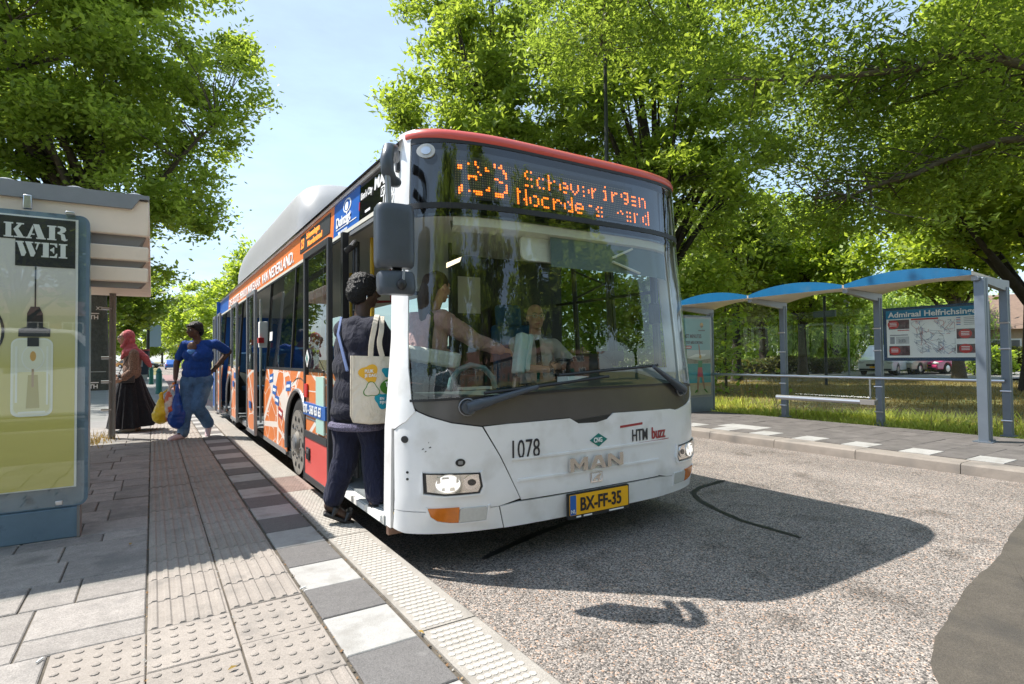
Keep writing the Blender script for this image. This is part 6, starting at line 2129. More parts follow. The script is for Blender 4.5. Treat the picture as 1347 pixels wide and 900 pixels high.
# ------------------------------------------------------------------ right shelter, across the road
M_BLUEROOF = mat('blue_roof', (.004, .115, .26), .35, coat=.15, var=.15, vscale=3, grime=((.05, .14, .22), 5, .58, .85))
M_ROOFUNDER = mat('cream_soffit', (.78, .70, .62), .6, var=.06, vscale=2)
M_BLUEGREY = mat('blue_grey_steel', (.19, .225, .27), .42, .45, var=.1, vscale=6)
s2 = thing('bus_shelter', 'glass bus shelter with three curved blue roof shells across the road', 'bus shelter', (8.9, 2.5, .12))
BP = [0.0, 1.72, 3.46, 5.20]
XF, XBk = 8.16, 9.42
for i in range(3):
    y0, y1 = BP[i] + .015, BP[i + 1] - .015
    mb, ub = MB(), MB()
    n = 16
    def rise(t):
        return .125 * (1 - (2 * t - 1) ** 2)
    for side_, m_ in ((0, 0),):
        vs = []
        for j in range(n + 1):
            t = j / n
            y = y0 + (y1 - y0) * t
            zt = 2.47 + rise(t)
            vs += [(XF, y, zt), (XBk, y, zt - .07), (XBk, y, zt - .10), (XF, y, 2.415)]
        fs = []
        for j in range(n):
            a, b = 4 * j, 4 * j + 4
            fs += [(a, b, b + 1, a + 1), (a + 1, b + 1, b + 2, a + 2), (a + 3, b + 3, b, a)]
        mb.add(vs, fs)
        r_ = mb.build('roof_shell', M_BLUEROOF, s2, smooth=40)
        for j in range(n):
            a, b = 4 * j, 4 * j + 4
            ub.add([vs[a + 3], vs[b + 3], vs[b + 2], vs[a + 2]], [(0, 1, 2, 3)])
        ub.add([vs[0], vs[1], vs[2], vs[3]], [(0, 1, 2, 3)]).add([vs[-4], vs[-3], vs[-2], vs[-1]], [(3, 2, 1, 0)])
        ub.build('soffit', M_ROOFUNDER, r_, smooth=0)
for k, y in enumerate(BP):
    posts(9.28, y, .12, 2.30, .11, .10).build('post', M_BLUEGREY, s2, smooth=0, bevel=.006)
    MB().add([(8.22, y - .04, 2.40), (9.36, y - .04, 2.40), (9.36, y - .04, 2.22), (9.2, y - .04, 2.25), (8.22, y - .04, 2.34), (8.22, y + .04, 2.40), (9.36, y + .04, 2.40), (9.36, y + .04, 2.22), (9.2, y + .04, 2.25), (8.22, y + .04, 2.34)],
             [(0, 1, 2, 3, 4), (9, 8, 7, 6, 5), (0, 5, 6, 1), (1, 6, 7, 2), (2, 7, 8, 3), (3, 8, 9, 4), (4, 9, 5, 0)]).build('roof_arm', M_GREYFRAME, s2, smooth=0)
    MB().box((9.19, y - .08, .12), (9.37, y + .08, .135)).build('foot_plate', M_BLUEGREY, s2)
    for z in (.35, .78, 1.40, 1.78):
        MB().tube([(9.22, y - .065, z), (9.22, y + .065, z)], .013, 8).build('glass_clamp', M_STEEL, s2)
posts(8.36, -.02, .12, 2.38, .15, .12).build('post', M_BLUEGREY, s2, smooth=0, bevel=.006)
fpz = MB().box((8.24, -.13, .12), (8.48, .09, .138)).build('foot_plate', M_BLUEGREY, s2)
for dx in (-.09, .09):
    MB().tube([(8.36 + dx, -.09, .13), (8.36 + dx, -.09, .155)], .015, 6).build('anchor_bolt', M_STEEL, fpz)
for i in range(3):
    y0, y1 = BP[i] + .09, BP[i + 1] - .09
    MB().add([(9.24, y0, .28), (9.24, y1, .28), (9.24, y1, 2.15), (9.24, y0, 2.15)], [(0, 1, 2, 3)]).build('glass_pane', M_CLEAR, s2, smooth=0)
    MB().tube([(9.20, y0 - .09, .93), (9.20, y1 + .09, .93)], .028, 10).build('lean_rail', M_STEEL, s2)
MB().tube([(8.92, 1.66, .53), (8.92, 3.40, .53)], .045, 10).build('perch_bar', M_STEEL, s2)
MB().box((8.86, 1.62, .49), (8.99, 1.85, .57)).build('perch_end', M_DKGREY, s2)
for y in (1.84,):
    MB().tube([(9.20, y, .92), (9.20, y, .57), (8.95, y, .53)], .018, 8).build('perch_bracket', M_STEEL, s2)

# map board on the back wall
mp = thing('map_board', 'blue framed bus map board with the stop name on the right-hand shelter', 'sign', (9.16, .85, 1.25))
def MP(a, b, d):            # a runs left to right as read (towards -y)
    return V(9.16 - d, 1.56 - a * 1.38, 1.245 + b * .84)
M_BOARDBLUE = mat('board_blue', (.0, .19, .36), .35)
M_BOARDDARK = mat('board_navy', (.012, .04, .09), .4)
M_PAPER = mat('map_paper', (.80, .80, .78), .5, var=.04)
polymesh('board_frame', [rect(-.02, -.025, 1.02, 1.025)], M_BOARDDARK, mp, MP, .05, smooth=0)
polymesh('board_face', [rect(.02, .04, .985, .97)], M_PAPER, mp, lambda a, b, d: MP(a, b, .004 + d), .003, smooth=0)
polymesh('name_band', [rect(.015, .80, .985, .97)], M_BOARDBLUE, mp, lambda a, b, d: MP(a, b, .007 + d), .003, smooth=0)
textmesh('stop_name', 'Admiraal Helfrichsingel', .125, M_PRINTWHITE, mp, lambda a, b, d: V(9.149 - d, 1.500 - a, 1.945 + b), xs=1.06, bold=.0026)
M_MAPRED = mat('map_red', (.50, .05, .045), .5)
M_MAPDARK = mat('map_photo_dark', (.12, .07, .07), .5, var=.9, vscale=14)
M_MAPLINE = mat('map_line', (.34, .35, .40), .5)
M_MAPGREY = mat('map_type_grey', (.30, .30, .32), .5)
def MR(name, x0, z0, x1, z1, m, off=.0085):
    return polymesh(name, [rect(x0, z0, x1, z1)], m, mp, lambda a, b, d: MP(a, b, off + d), .0012, smooth=0)
MR('photo_block', .045, .60, .265, .78, M_MAPDARK)
MR('photo_block', .045, .08, .265, .27, M_MAPDARK)
MR('photo_block', .73, .38, .95, .56, M_MAPDARK)
MR('photo_block', .73, .12, .95, .28, M_MAPDARK)
for cx, cz in ((.095, .69), (.105, .175), (.81, .47), (.81, .20)):
    polymesh('red_bubble', [fan(cx, cz, .062, 18, .085)], M_MAPRED, mp, lambda a, b, d: MP(a, b, .011 + d), .001, smooth=0)
    for q in range(3):
        MR('bubble_print', cx - .038, cz + .028 - q * .028, cx + .038, cz + .038 - q * .028, M_PRINTWHITE, .0125)
MR('red_heading', .285, .76, .56, .79, M_MAPRED)
MR('red_heading', .14, .565, .265, .58, M_MAPRED)
MR('grey_heading', .055, .47, .25, .49, M_MAPGREY)
MR('timetable', .055, .31, .105, .45, M_MAPGREY)
MR('timetable', .12, .31, .26, .45, mat('map_pale', (.5, .5, .5), .5))
textmesh('zone_number', '235', .075, M_MAPGREY, mp, lambda a, b, d: V(9.146 - d, 1.36 - a, 1.53 + b))
for q in range(5):
    MR('legend_line', .73 + .0, .76 - q * .032, .77, .772 - q * .032, M_MAPRED if q % 2 else M_PRINTBLUE)
    MR('legend_line', .80, .76 - q * .032, .94, .770 - q * .032, M_MAPGREY)
mb = MB()
r3 = random.Random(3)
for i in range(70):                       # the route network: thin printed lines on the map sheet
    a0, b0 = r3.uniform(.30, .70), r3.uniform(.12, .72)
    for k in range(3):
        an = r3.choice((0, .78, 1.57, 2.36, -.78)) + r3.uniform(-.25, .25)
        L = r3.uniform(.02, .08)
        a1, b1 = min(.715, max(.29, a0 + L * math.cos(an))), min(.74, max(.10, b0 + L * 1.6 * math.sin(an)))
        dx, dz = (b1 - b0), -(a1 - a0)
        q = .0016 / max(1e-4, math.hypot(dx, dz))
        mb.slot(r3.choice((0, 0, 0, 1, 2)))
        mb.add([MP(a0 + dx * q, b0 + dz * q * 1.6, .0095), MP(a1 + dx * q, b1 + dz * q * 1.6, .0095), MP(a1 - dx * q, b1 - dz * q * 1.6, .0095), MP(a0 - dx * q, b0 - dz * q * 1.6, .0095)], [(0, 1, 2, 3)])
        a0, b0 = a1, b1
mb.build('route_lines', [M_MAPLINE, M_MAPRED, mat('map_blue_line', (.12, .22, .45), .5)], mp, smooth=0)
polymesh('board_glass', [rect(.0, .0, 1.0, 1.0)], M_CLEAR, mp, lambda a, b, d: MP(a, b, .03), 0, smooth=0)

# end case with the holiday poster
ca = thing('poster_case', 'slim case with a turquoise swimming pool holiday poster at the far shelter end', 'billboard', (8.75, 5.2, .12))
def CA(a, b, d):
    return V(8.13 + a * 1.10, 5.12 - d, .12 + b * 2.10)
polymesh('case_body', [rect(0, 0, 1, 1)], M_BLUEGREY, ca, CA, .10, smooth=0)
polymesh('case_rim', [rect(.03, .15, .97, .985)], M_GREYFRAME, ca, lambda a, b, d: CA(a, b, .006 + d), .006, smooth=0)
def CR(name, pts, m, off=.008):
    return polymesh(name, [pts], m, ca, lambda a, b, d: CA(a, b, off + d), .0015, smooth=0)
CR('poster_sky', rect(.07, .55, .93, .965), mat('poster_sky', (.20, .42, .46), .5))
CR('poster_sky', rect(.07, .50, .93, .64), mat('poster_sky_pale', (.55, .58, .57), .5), .0085)
CR('poster_water', rect(.07, .30, .93, .50), mat('poster_pool', (.03, .30, .36), .5, var=.15, vscale=10))
CR('poster_stone', rect(.07, .175, .93, .30), mat('poster_stone', (.45, .43, .28), .5, var=.25, vscale=9))
CR('poster_stone', [(.07, .30), (.07, .27), (.4, .285), (.93, .26), (.93, .30)], mat('poster_edge', (.50, .38, .22), .5), .010)
CR('poster_rocks', [(.07, .50), (.07, .55), (.2, .56), (.4, .545), (.6, .535), (.93, .55), (.93, .505)], mat('poster_rock', (.25, .24, .22), .5, var=.5, vscale=14), .010)
CR('poster_sail', [(.25, .56), (.75, .575), (.80, .60), (.5, .60)], M_PRINTWHITE, .011)
fig = M_SKIN_M
CR('poster_swimmer', [(.50, .20), (.54, .20), (.60, .36), (.64, .36), (.72, .22), (.76, .22), (.68, .42), (.66, .44), (.54, .44)], fig, .012)
CR('poster_swimmer', [(.53, .36), (.69, .36), (.67, .46), (.55, .46)], mat('poster_shorts', (.50, .05, .10), .5), .013)
CR('poster_swimmer', [(.55, .46), (.67, .46), (.68, .53), (.56, .53)], mat('poster_top_green', (.03, .25, .13), .5), .013)
CR('poster_swimmer', fan(.62, .57, .035, 12, .022), mat('poster_hair', (.65, .40, .10), .5), .013)
CR('poster_swimmer', [(.60, .55), (.57, .70), (.60, .70), (.64, .55)], fig, .0125)
CR('poster_swimmer', [(.44, .195), (.54, .215), (.52, .235), (.46, .22)], M_DG, .014)
CR('poster_swimmer', [(.70, .235), (.78, .20), (.84, .19), (.76, .235)], M_DG, .014)
CR('poster_heart', fan(.68, .90, .05, 14, .025), M_DY, .012)
CR('poster_heart', [(.635, .895), (.725, .895), (.68, .865)], M_DY, .012)
CR('poster_brand', rect(.58, .838, .78, .85), M_PRINTBLACK, .012)
textmesh('poster_lettering', 'LAST MINUTES', .115, M_PRINTBLACK, ca, lambda a, b, d: CA(.115 + a / 1.10, .765 + b / 2.10, .012 + d), xs=.80, bold=.002)
textmesh('poster_lettering', 'NU TOT 60% KORTING', .085, M_PRINTBLACK, ca, lambda a, b, d: CA(.115 + a / 1.10, .705 + b / 2.10, .012 + d), xs=.73, bold=.001)
CR('poster_button', rect(.115, .655, .37, .685), M_MAPRED, .012)
CR('poster_lines', rect(.14, .666, .34, .674), M_PRINTWHITE, .014)
polymesh('case_glass', [rect(.04, .16, .96, .98)], M_CLEAR, ca, lambda a, b, d: CA(a, b, .03), 0, smooth=0)

# ------------------------------------------------------------------ street furniture
M_BOLL = mat('bollard_green', (.0, .10, .07), .4, var=.1)
for i, (x, y, lab) in enumerate(((-1.08, 21.1, 'green bollard with pointed cap nearer the bus'), (-1.33, 31.0, 'green bollard with pointed cap farther along the pavement'))):
    b = thing('bollard', lab, 'bollard', (x, y, HT), 'green bollards along the kerb')
    MB().lathe([(.10, 0), (.10, .72), (.085, .75), (.085, .78), (.10, .80), (.04, .92), (.0, .94)], (x, y, HT), 'Z', 16).build('post', M_BOLL, b)
    MB().lathe([(.112, .0), (.112, .10), (.10, .12)], (x, y, HT), 'Z', 16).build('base', M_BOLL, b)
wb = thing('waste_bin', 'dark blue and black street bin beyond the headscarf woman', 'bin', (-2.0, 40, HT))
MB().box((-2.7, 39.6, .5), (-1.5, 40.4, 2.0)).build('body', mat('bin_navy', (.02, .03, .05), .5), wb, bevel=.03)
MB().box((-2.78, 39.5, 2.0), (-1.42, 40.5, 2.10)).build('lid', mat('bin_red', (.40, .08, .08), .5), wb, bevel=.02)
MB().box((-2.65, 39.62, .17), (-1.55, 40.38, .5)).build('base', M_INTGREY, wb)
MB().box((-2.4, 39.58, 1.0), (-1.8, 39.6, 1.6)).build('label', M_MAPGREY, wb)
def sign_post(name, lab, x, y, h, r, m, group=None):
    t = thing(name, lab, 'sign post', (x, y, .1), group)
    MB().tube([(x, y, .05), (x, y, h)], r, 10).build('pole', m, t)
    return t
M_DARKPOLE = mat('black_green_pole', (.014, .018, .018), .5)
M_SIGNBLUE = mat('sign_face_blue', (.25, .36, .46), .5)
t = sign_post('street_sign', 'tall black post with a pale board at the far street corner', -1.55, 46, 6.2, .11, M_DARKPOLE)
MB().box((-1.45, 45.8, 2.4), (-.75, 45.88, 4.0)).build('board', M_SIGNBLUE, t)
t = sign_post('street_sign', 'yellow disc road sign far down the avenue', 2.3, 92, 3.1, .06, M_INTGREY)
MB().tube([(2.3, 91.9, 3.3), (2.3, 91.86, 3.3)], .55, 18).build('disc', M_DY, t)
MB().box((1.85, 91.86, 1.5), (2.75, 91.9, 2.6)).build('board', M_PRINTWHITE, t)
t = sign_post('stop_pole', 'thin black stop pole with a dark flag behind the right-hand shelter', 22.0, 9.55, 3.7, .055, M_DARKPOLE)
MB().box((21.96, 9.1, 2.85), (22.04, 10.0, 3.10)).build('flag', mat('flag_green_grey', (.05, .08, .075), .5), t)
t = sign_post('street_lamp', 'slender grey lamp with small head beyond the lawn', 33.0, 14.2, 4.3, .05, M_BLUEGREY)
MB().lathe([(.10, 0), (.16, .12), (.20, .18), (.05, .26)], (33.0, 14.2, 4.25), 'Z', 12).build('lamp_head', M_PRINTWHITE, t)
# tall lamp column behind the bus
t = thing('street_lamp', 'tall black lamp column rising behind the bus among the leaves', 'street lamp', (9.9, 9.2, 0))
MB().tube([(9.9, 9.2, .05), (9.9, 9.2, 5.5), (9.9, 9.2, 10.7)], [.075, .065, .05], 10).build('column', M_DARKPOLE, t)
MB().tube([(9.9, 9.2, 10.7), (9.7, 9.35, 11.1), (9.0, 9.9, 11.25)], .035, 8).build('arm', M_DARKPOLE, t)
MB().obox((8.85, 10.0, 11.25), (.55, .20, .10), rotz(-.6)).build('lantern', mat('lantern_grey', (.55, .57, .58), .4), t, bevel=.04)

# ------------------------------------------------------------------ cars (front along local -y)
M_TYREC = M_RUBBER
M_CARGLASS = mat('car_glass', (.05, .065, .07), .05, spec=.8)
def car(label, paint, L, w, h, bonnet, loc, rz, van=False, group='parked cars', plate=True, name='car'):
    t = thing(name, label, 'van' if van else 'car', (0, 0, 0), group, local=True)
    hb = h * .55
    if van:
        prof = [(-L / 2, .28), (-L / 2 - .04, .55), (-L / 2 + .02, hb * .92), (-L / 2 + bonnet * .85, hb * 1.08), (-L / 2 + bonnet + .75, h - .04), (-L / 2 + bonnet + 1.2, h), (L / 2 - .25, h), (L / 2 - .03, h * .80), (L / 2, .6), (L / 2 - .05, .28)]
    else:
        prof = [(-L / 2, .28), (-L / 2 - .05, .50), (-L / 2 + .05, hb * .85), (-L / 2 + bonnet, hb * 1.08), (-L / 2 + bonnet + .75, h - .05), (-L / 2 + bonnet + 1.3, h), (L / 2 - .95, h - .03), (L / 2 - .22, hb * 1.15), (L / 2, hb * .95), (L / 2 + .02, .5), (L / 2 - .06, .28)]
    # wheel arches cut into the lower edge
    def lower(y0, y1):
        return [(y0 + (y1 - y0) * (1 - math.cos(math.pi * i / 10)) / 2, .28 + .40 * math.sin(math.pi * i / 10)) for i in range(11)]
    ya, yb = -L / 2 + .85, L / 2 - .80
    pr_ = prof + [(yb + .38, .28)] + lower(yb + .38, yb - .38)[1:-1] + [(yb - .38, .28), (ya + .38, .28)] + lower(ya + .38, ya - .38)[1:-1] + [(ya - .38, .28)]
    bm = bmesh.new()
    vs = [bm.verts.new((0, y, z)) for y, z in pr_]
    bm.faces.new(vs)
    ex = bmesh.ops.extrude_face_region(bm, geom=bm.faces[:])
    new = [g for g in ex['geom'] if isinstance(g, bmesh.types.BMVert)]
    for v in bm.verts:
        v.co.x = -w / 2
    for v in new:
        v.co.x = w / 2
    for v in bm.verts:                       # tumblehome and rounded ends in plan
        k = max(0, (v.co.z - hb) / (h - hb))
        e = max(0, (abs(v.co.y) - L / 2 + .5) / .5)
        v.co.x *= 1 - .17 * k - .09 * e * e
    bmesh.ops.recalc_face_normals(bm, faces=bm.faces)
    me = bpy.data.meshes.new('body')
    bm.to_mesh(me)
    bm.free()
    me.materials.append(paint)
    b = put('body', me, t)
    bv = b.modifiers.new('bevel', 'BEVEL')
    bv.width = .06
    bv.segments = 3
    bv.angle_limit = R(25)
    me.polygons.foreach_set('use_smooth', [True] * len(me.polygons))
    me.set_sharp_from_angle(angle=R(50))
    # glass
    y0, y1 = -L / 2 + bonnet, -L / 2 + bonnet + .75
    ws = MB()
    k = .86
    za, zb = hb * 1.12, h - .10
    hw0, hw1 = w / 2 * .90, w / 2 * .80
    def yy(z):
        return y0 + (y1 - y0) * (z - hb * 1.08) / (h - .05 - hb * 1.08) - .025
    ws.add([(-hw0, yy(za), za), (hw0, yy(za), za), (hw1, yy(zb), zb), (-hw1, yy(zb), zb)], [(0, 1, 2, 3)])
    ws.build('windscreen', M_CARGLASS, b, smooth=0)
    for s_ in (-1, 1):
        def xx(z):
            return s_ * (w / 2 * (1 - .17 * max(0, (z - hb) / (h - hb))) + .008)
        yb0, yb1 = y0 + .25, (L / 2 - .4 if van else L / 2 - .55)
        sg = MB()
        ym = (yb0 + yb1) / 2
        for a0, a1, c0, c1 in ((yb0, ym - .04, y1 + .10, ym - .04), (ym + .04, yb1, ym + .04, yb1 - (.1 if van else .45))):
            sg.add([(xx(za), a0, za), (xx(za), a1, za), (xx(zb), c1, zb), (xx(zb), c0, zb)], [(0, 1, 2, 3)])
        sg.build('side_window', M_CARGLASS, b, smooth=0)
        hl = MB()
        hl.sphere((s_ * w * .37, -L / 2 + .06, hb * .78), (.20, .12, .10), 12)
        hl.build('headlight', M_CLEARLENS, b)
        rl = MB()
        rl.sphere((s_ * w * .40, L / 2 - .03, hb * .85), (.12, .06, .12), 10)
        rl.build('tail_light', M_REDPLASTIC, b)
        mi = MB()
        mi.sphere((s_ * (w / 2 + .09), y0 + .45, hb * 1.15), (.10, .07, .07), 10)
        mi.build('wing_mirror', paint, b)
        for yw in (ya, yb):
            wm = MB()
            wm.lathe([(.20, -.10), (.31, -.09), (.33, -.04), (.33, .06), (.30, .10), (.20, .10)], (s_ * (w / 2 - .12), yw, .33), 'X', 22)
            wo = wm.build('wheel', M_TYREC, t)
            MB().lathe([(.20, .0), (.19, .06 * s_), (.05, .08 * s_), (.0, .08 * s_)], (s_ * (w / 2 - .06), yw, .33), 'X', 16).build('rim', M_STEEL, wo)
    MB().box((-.45, -L / 2 - .05, hb * .55), (.45, -L / 2 + .02, hb * .68)).build('grille', M_BLACK, b)
    MB().box((-w * .42, -L / 2 - .055, .30), (w * .42, -L / 2 + .05, .40)).build('lower_bumper', M_BLACK, b)
    if plate:
        MB().box((-.26, -L / 2 - .075, .44), (.26, -L / 2 - .045, .54)).build('number_plate', M_PLATE, b)
    t.location = loc
    t.rotation_euler = (0, 0, rz)
    return t
P_SILVER = mat('silver_paint', (.66, .69, .72), .3, .2, coat=.5)
P_CHAMP = mat('champagne_paint', (.42, .37, .30), .3, .4, coat=.5)
P_PINK = mat('magenta_paint', (.55, .04, .16), .3, coat=.5)
P_BLUE = mat('bright_blue_paint', (.01, .10, .40), .3, coat=.5)
P_ORANGE = mat('orange_paint', (.60, .25, .03), .35, coat=.4)
P_DARK = mat('charcoal_paint', (.03, .03, .035), .3, coat=.5)
P_WHITEC = mat('white_car_paint', (.70, .70, .70), .3, coat=.5)
def face_cam(x, y, off=0.0):
    return math.atan2(x - CX, -(y - CY)) + off - math.pi if False else math.atan2(CY - y, CX - x) + math.pi / 2 + off
car('silver people carrier parked facing the shelter beyond the lawn', P_SILVER, 4.6, 1.9, 1.80, .95, (36.2, 13.6, .035), face_cam(36.2, 13.6, -.25), True)
car('champagne beige car parked between the silver and pink cars', P_CHAMP, 4.3, 1.75, 1.62, 1.0, (38.8, 13.1, .035), face_cam(38.8, 13.1, -.45))
car('magenta pink small car parked right of the others', P_PINK, 3.9, 1.70, 1.52, .95, (40.2, 12.1, .035), face_cam(40.2, 12.1, -.55))
car('bright blue car waiting far down the avenue', P_BLUE, 4.2, 1.8, 1.5, 1.0, (1.25, 100, .01), math.pi, group='cars far down the avenue')
car('orange car far down the avenue beside the dark one', P_ORANGE, 4.2, 1.8, 1.5, 1.0, (-4.3, 112, .16), .9, group='cars far down the avenue')
car('dark car far down the avenue left of the blue one', P_DARK, 4.3, 1.8, 1.45, 1.1, (-2.2, 106, .16), 1.3, group='cars far down the avenue')
car('white car far down the avenue, leftmost of the row', P_WHITEC, 4.3, 1.8, 1.5, 1.1, (-7.0, 115, .16), 1.4, group='cars far down the avenue')

car('white van standing on the cross road behind the camera', P_WHITEC, 4.9, 1.95, 2.05, .8, (-3.5, -8.9, 0), math.pi / 2, True, 'parked cars')

# ------------------------------------------------------------------ houses: one behind the lawn, a row across the street behind the camera
M_BRICK = mat('yellow_brick', (.36, .27, .18), .9, var=.15, vscale=8, bump=.2, bscale=30)
M_BRICK2 = mat('red_brown_brick', (.28, .15, .10), .9, var=.2, vscale=8)
M_TILE = mat('roof_tile_red', (.16, .085, .06), .85, var=.25, vscale=5)
M_TILEB = mat('roof_tile_brown', (.20, .135, .10), .85, var=.2, vscale=4)
M_WFRAME = mat('white_window_frame', (.75, .75, .73), .5)
M_PANE = mat('house_pane', (.05, .065, .075), .06, spec=.8)
def house(label, x, y, w, d, h, rz, wall, rf, nwin, storeys=2, roof_h=2.4):
    t = thing('house', label, 'house', (0, 0, 0), local=True)
    wl_ = MB().box((-w / 2, -d / 2, 0), (w / 2, d / 2, h)).build('wall', wall, t, smooth=0)
    e = .35
    MB().add([(-w / 2 - e, -d / 2 - e, h - .05), (w / 2 + e, -d / 2 - e, h - .05), (w / 2 + e, d / 2 + e, h - .05), (-w / 2 - e, d / 2 + e, h - .05), (-w / 2 - e, 0, h + roof_h), (w / 2 + e, 0, h + roof_h)],
             [(0, 1, 5, 4), (2, 3, 4, 5), (0, 4, 3), (1, 2, 5), (3, 2, 1, 0)]).build('roof', rf, t, smooth=0)
    MB().box((w * .2, -.3, h + roof_h * .55), (w * .2 + .6, .3, h + roof_h + .7)).build('chimney', M_BRICK2, t)
    sh_ = h / storeys
    for s_ in range(storeys):
        for i in range(nwin):
            cx = -w / 2 + w * (i + .5) / nwin
            if s_ == 0 and i == nwin // 2:
                dr = MB().box((cx - .5, -d / 2 - .04, .0), (cx + .5, -d / 2 + .02, 2.1)).build('door', M_BOLL, t)
                continue
            z = s_ * sh_ + .85
            f_ = MB().box((cx - .8, -d / 2 - .06, z), (cx + .8, -d / 2 + .02, z + 1.35)).build('window', M_WFRAME, t)
            for q in (-1, 1):
                MB().box((cx + q * .38 - .32, -d / 2 - .075, z + .10), (cx + q * .38 + .32, -d / 2 - .055, z + 1.25)).build('pane', M_PANE, f_)
    t.location = (x, y, 0)
    t.rotation_euler = (0, 0, rz)
    return t
house('low brown roofed house glimpsed beyond the shelter\'s right post', 52.0, 10.8, 12, 8, 2.9, face_cam(52, 10.8, .2), M_BRICK, M_TILEB, 5, 1, 2.6)
hx = [-26, -13, 0, 13, 26, 39]
for i, x in enumerate(hx):
    house('terraced house of %s brick behind the camera, %s in the row' % (('yellow', 'brown')[i % 2], ('first', 'second', 'third', 'fourth', 'fifth', 'sixth')[i]), x + 8, -62 - (i % 2) * 1.5, 12.4, 9, 5.6, math.pi, M_BRICK if i % 2 == 0 else M_BRICK2, M_TILE, 5, 2, 3.0)
# apartment block to the left, far behind the tree crown
# ------------------------------------------------------------------ trees and grass
L_MID = leafmat('leaf_mid_green', (.080, .130, .024), (.245, .325, .075), .55)
L_LEFT = leafmat('leaf_fresh_green', (.084, .140, .026), (.25, .33, .075), .55)
L_DARK = leafmat('leaf_deep_green', (.062, .108, .022), (.20, .275, .064), .55)
L_PALE = leafmat('leaf_silver_green', (.14, .18, .08), (.33, .36, .18), .45)
L_LIME = leafmat('leaf_lime_green', (.10, .175, .028), (.275, .355, .080), .52)
L_WILLOW = leafmat('leaf_willow', (.14, .22, .05), (.32, .41, .14), .55)
L_HEDGE = leafmat('leaf_hedge', (.035, .060, .012), (.13, .13, .035), .35)
L_GRASS = leafmat('grass_blade', (.20, .26, .04), (.44, .48, .16), .55)
L_STRAW = leafmat('grass_straw', (.15, .12, .035), (.33, .26, .10), .3)
M_BARK = mat('bark_grey_brown', (.085, .068, .052), .95, var=.45, vscale=7, bump=1.0, bscale=22)
M_BARKD = mat('bark_dark', (.040, .032, .026), .95, var=.4, vscale=7, bump=1.0, bscale=22)

def leaf_mesh(name, C, size, m, parent=None, up=.55, aspect=.52, hang=0.0, seed=1):
    g = np.random.default_rng(seed)
    n = len(C)
    nr = g.normal(size=(n, 3))
    nr[:, 2] = np.abs(nr[:, 2]) + up
    nr /= np.linalg.norm(nr, axis=1, keepdims=True)
    t = g.normal(size=(n, 3))
    t[:, 2] -= hang
    t -= nr * np.sum(t * nr, axis=1, keepdims=True)
    t /= np.linalg.norm(t, axis=1, keepdims=True) + 1e-9
    b = np.cross(nr, t)
    L = size * g.uniform(.5, 1.55, (n, 1))
    Wd = L * aspect
    v = np.empty((n, 4, 3))
    v[:, 0] = C - t * L * .5
    v[:, 1] = C + b * Wd * .5 - nr * Wd * .14 - t * L * .04
    v[:, 2] = C + t * L * .5 - nr * L * .08
    v[:, 3] = C - b * Wd * .5 - nr * Wd * .14 - t * L * .04
    me = bpy.data.meshes.new(name)
    me.vertices.add(4 * n)
    me.vertices.foreach_set('co', v.reshape(-1).astype(np.float32))
    me.loops.add(4 * n)
    me.loops.foreach_set('vertex_index', np.arange(4 * n, dtype=np.int32))
    me.polygons.add(n)
    me.polygons.foreach_set('loop_start', np.arange(0, 4 * n, 4, dtype=np.int32))
    me.materials.append(m)
    me.update(calc_edges=True)
    return put(name, me, parent)

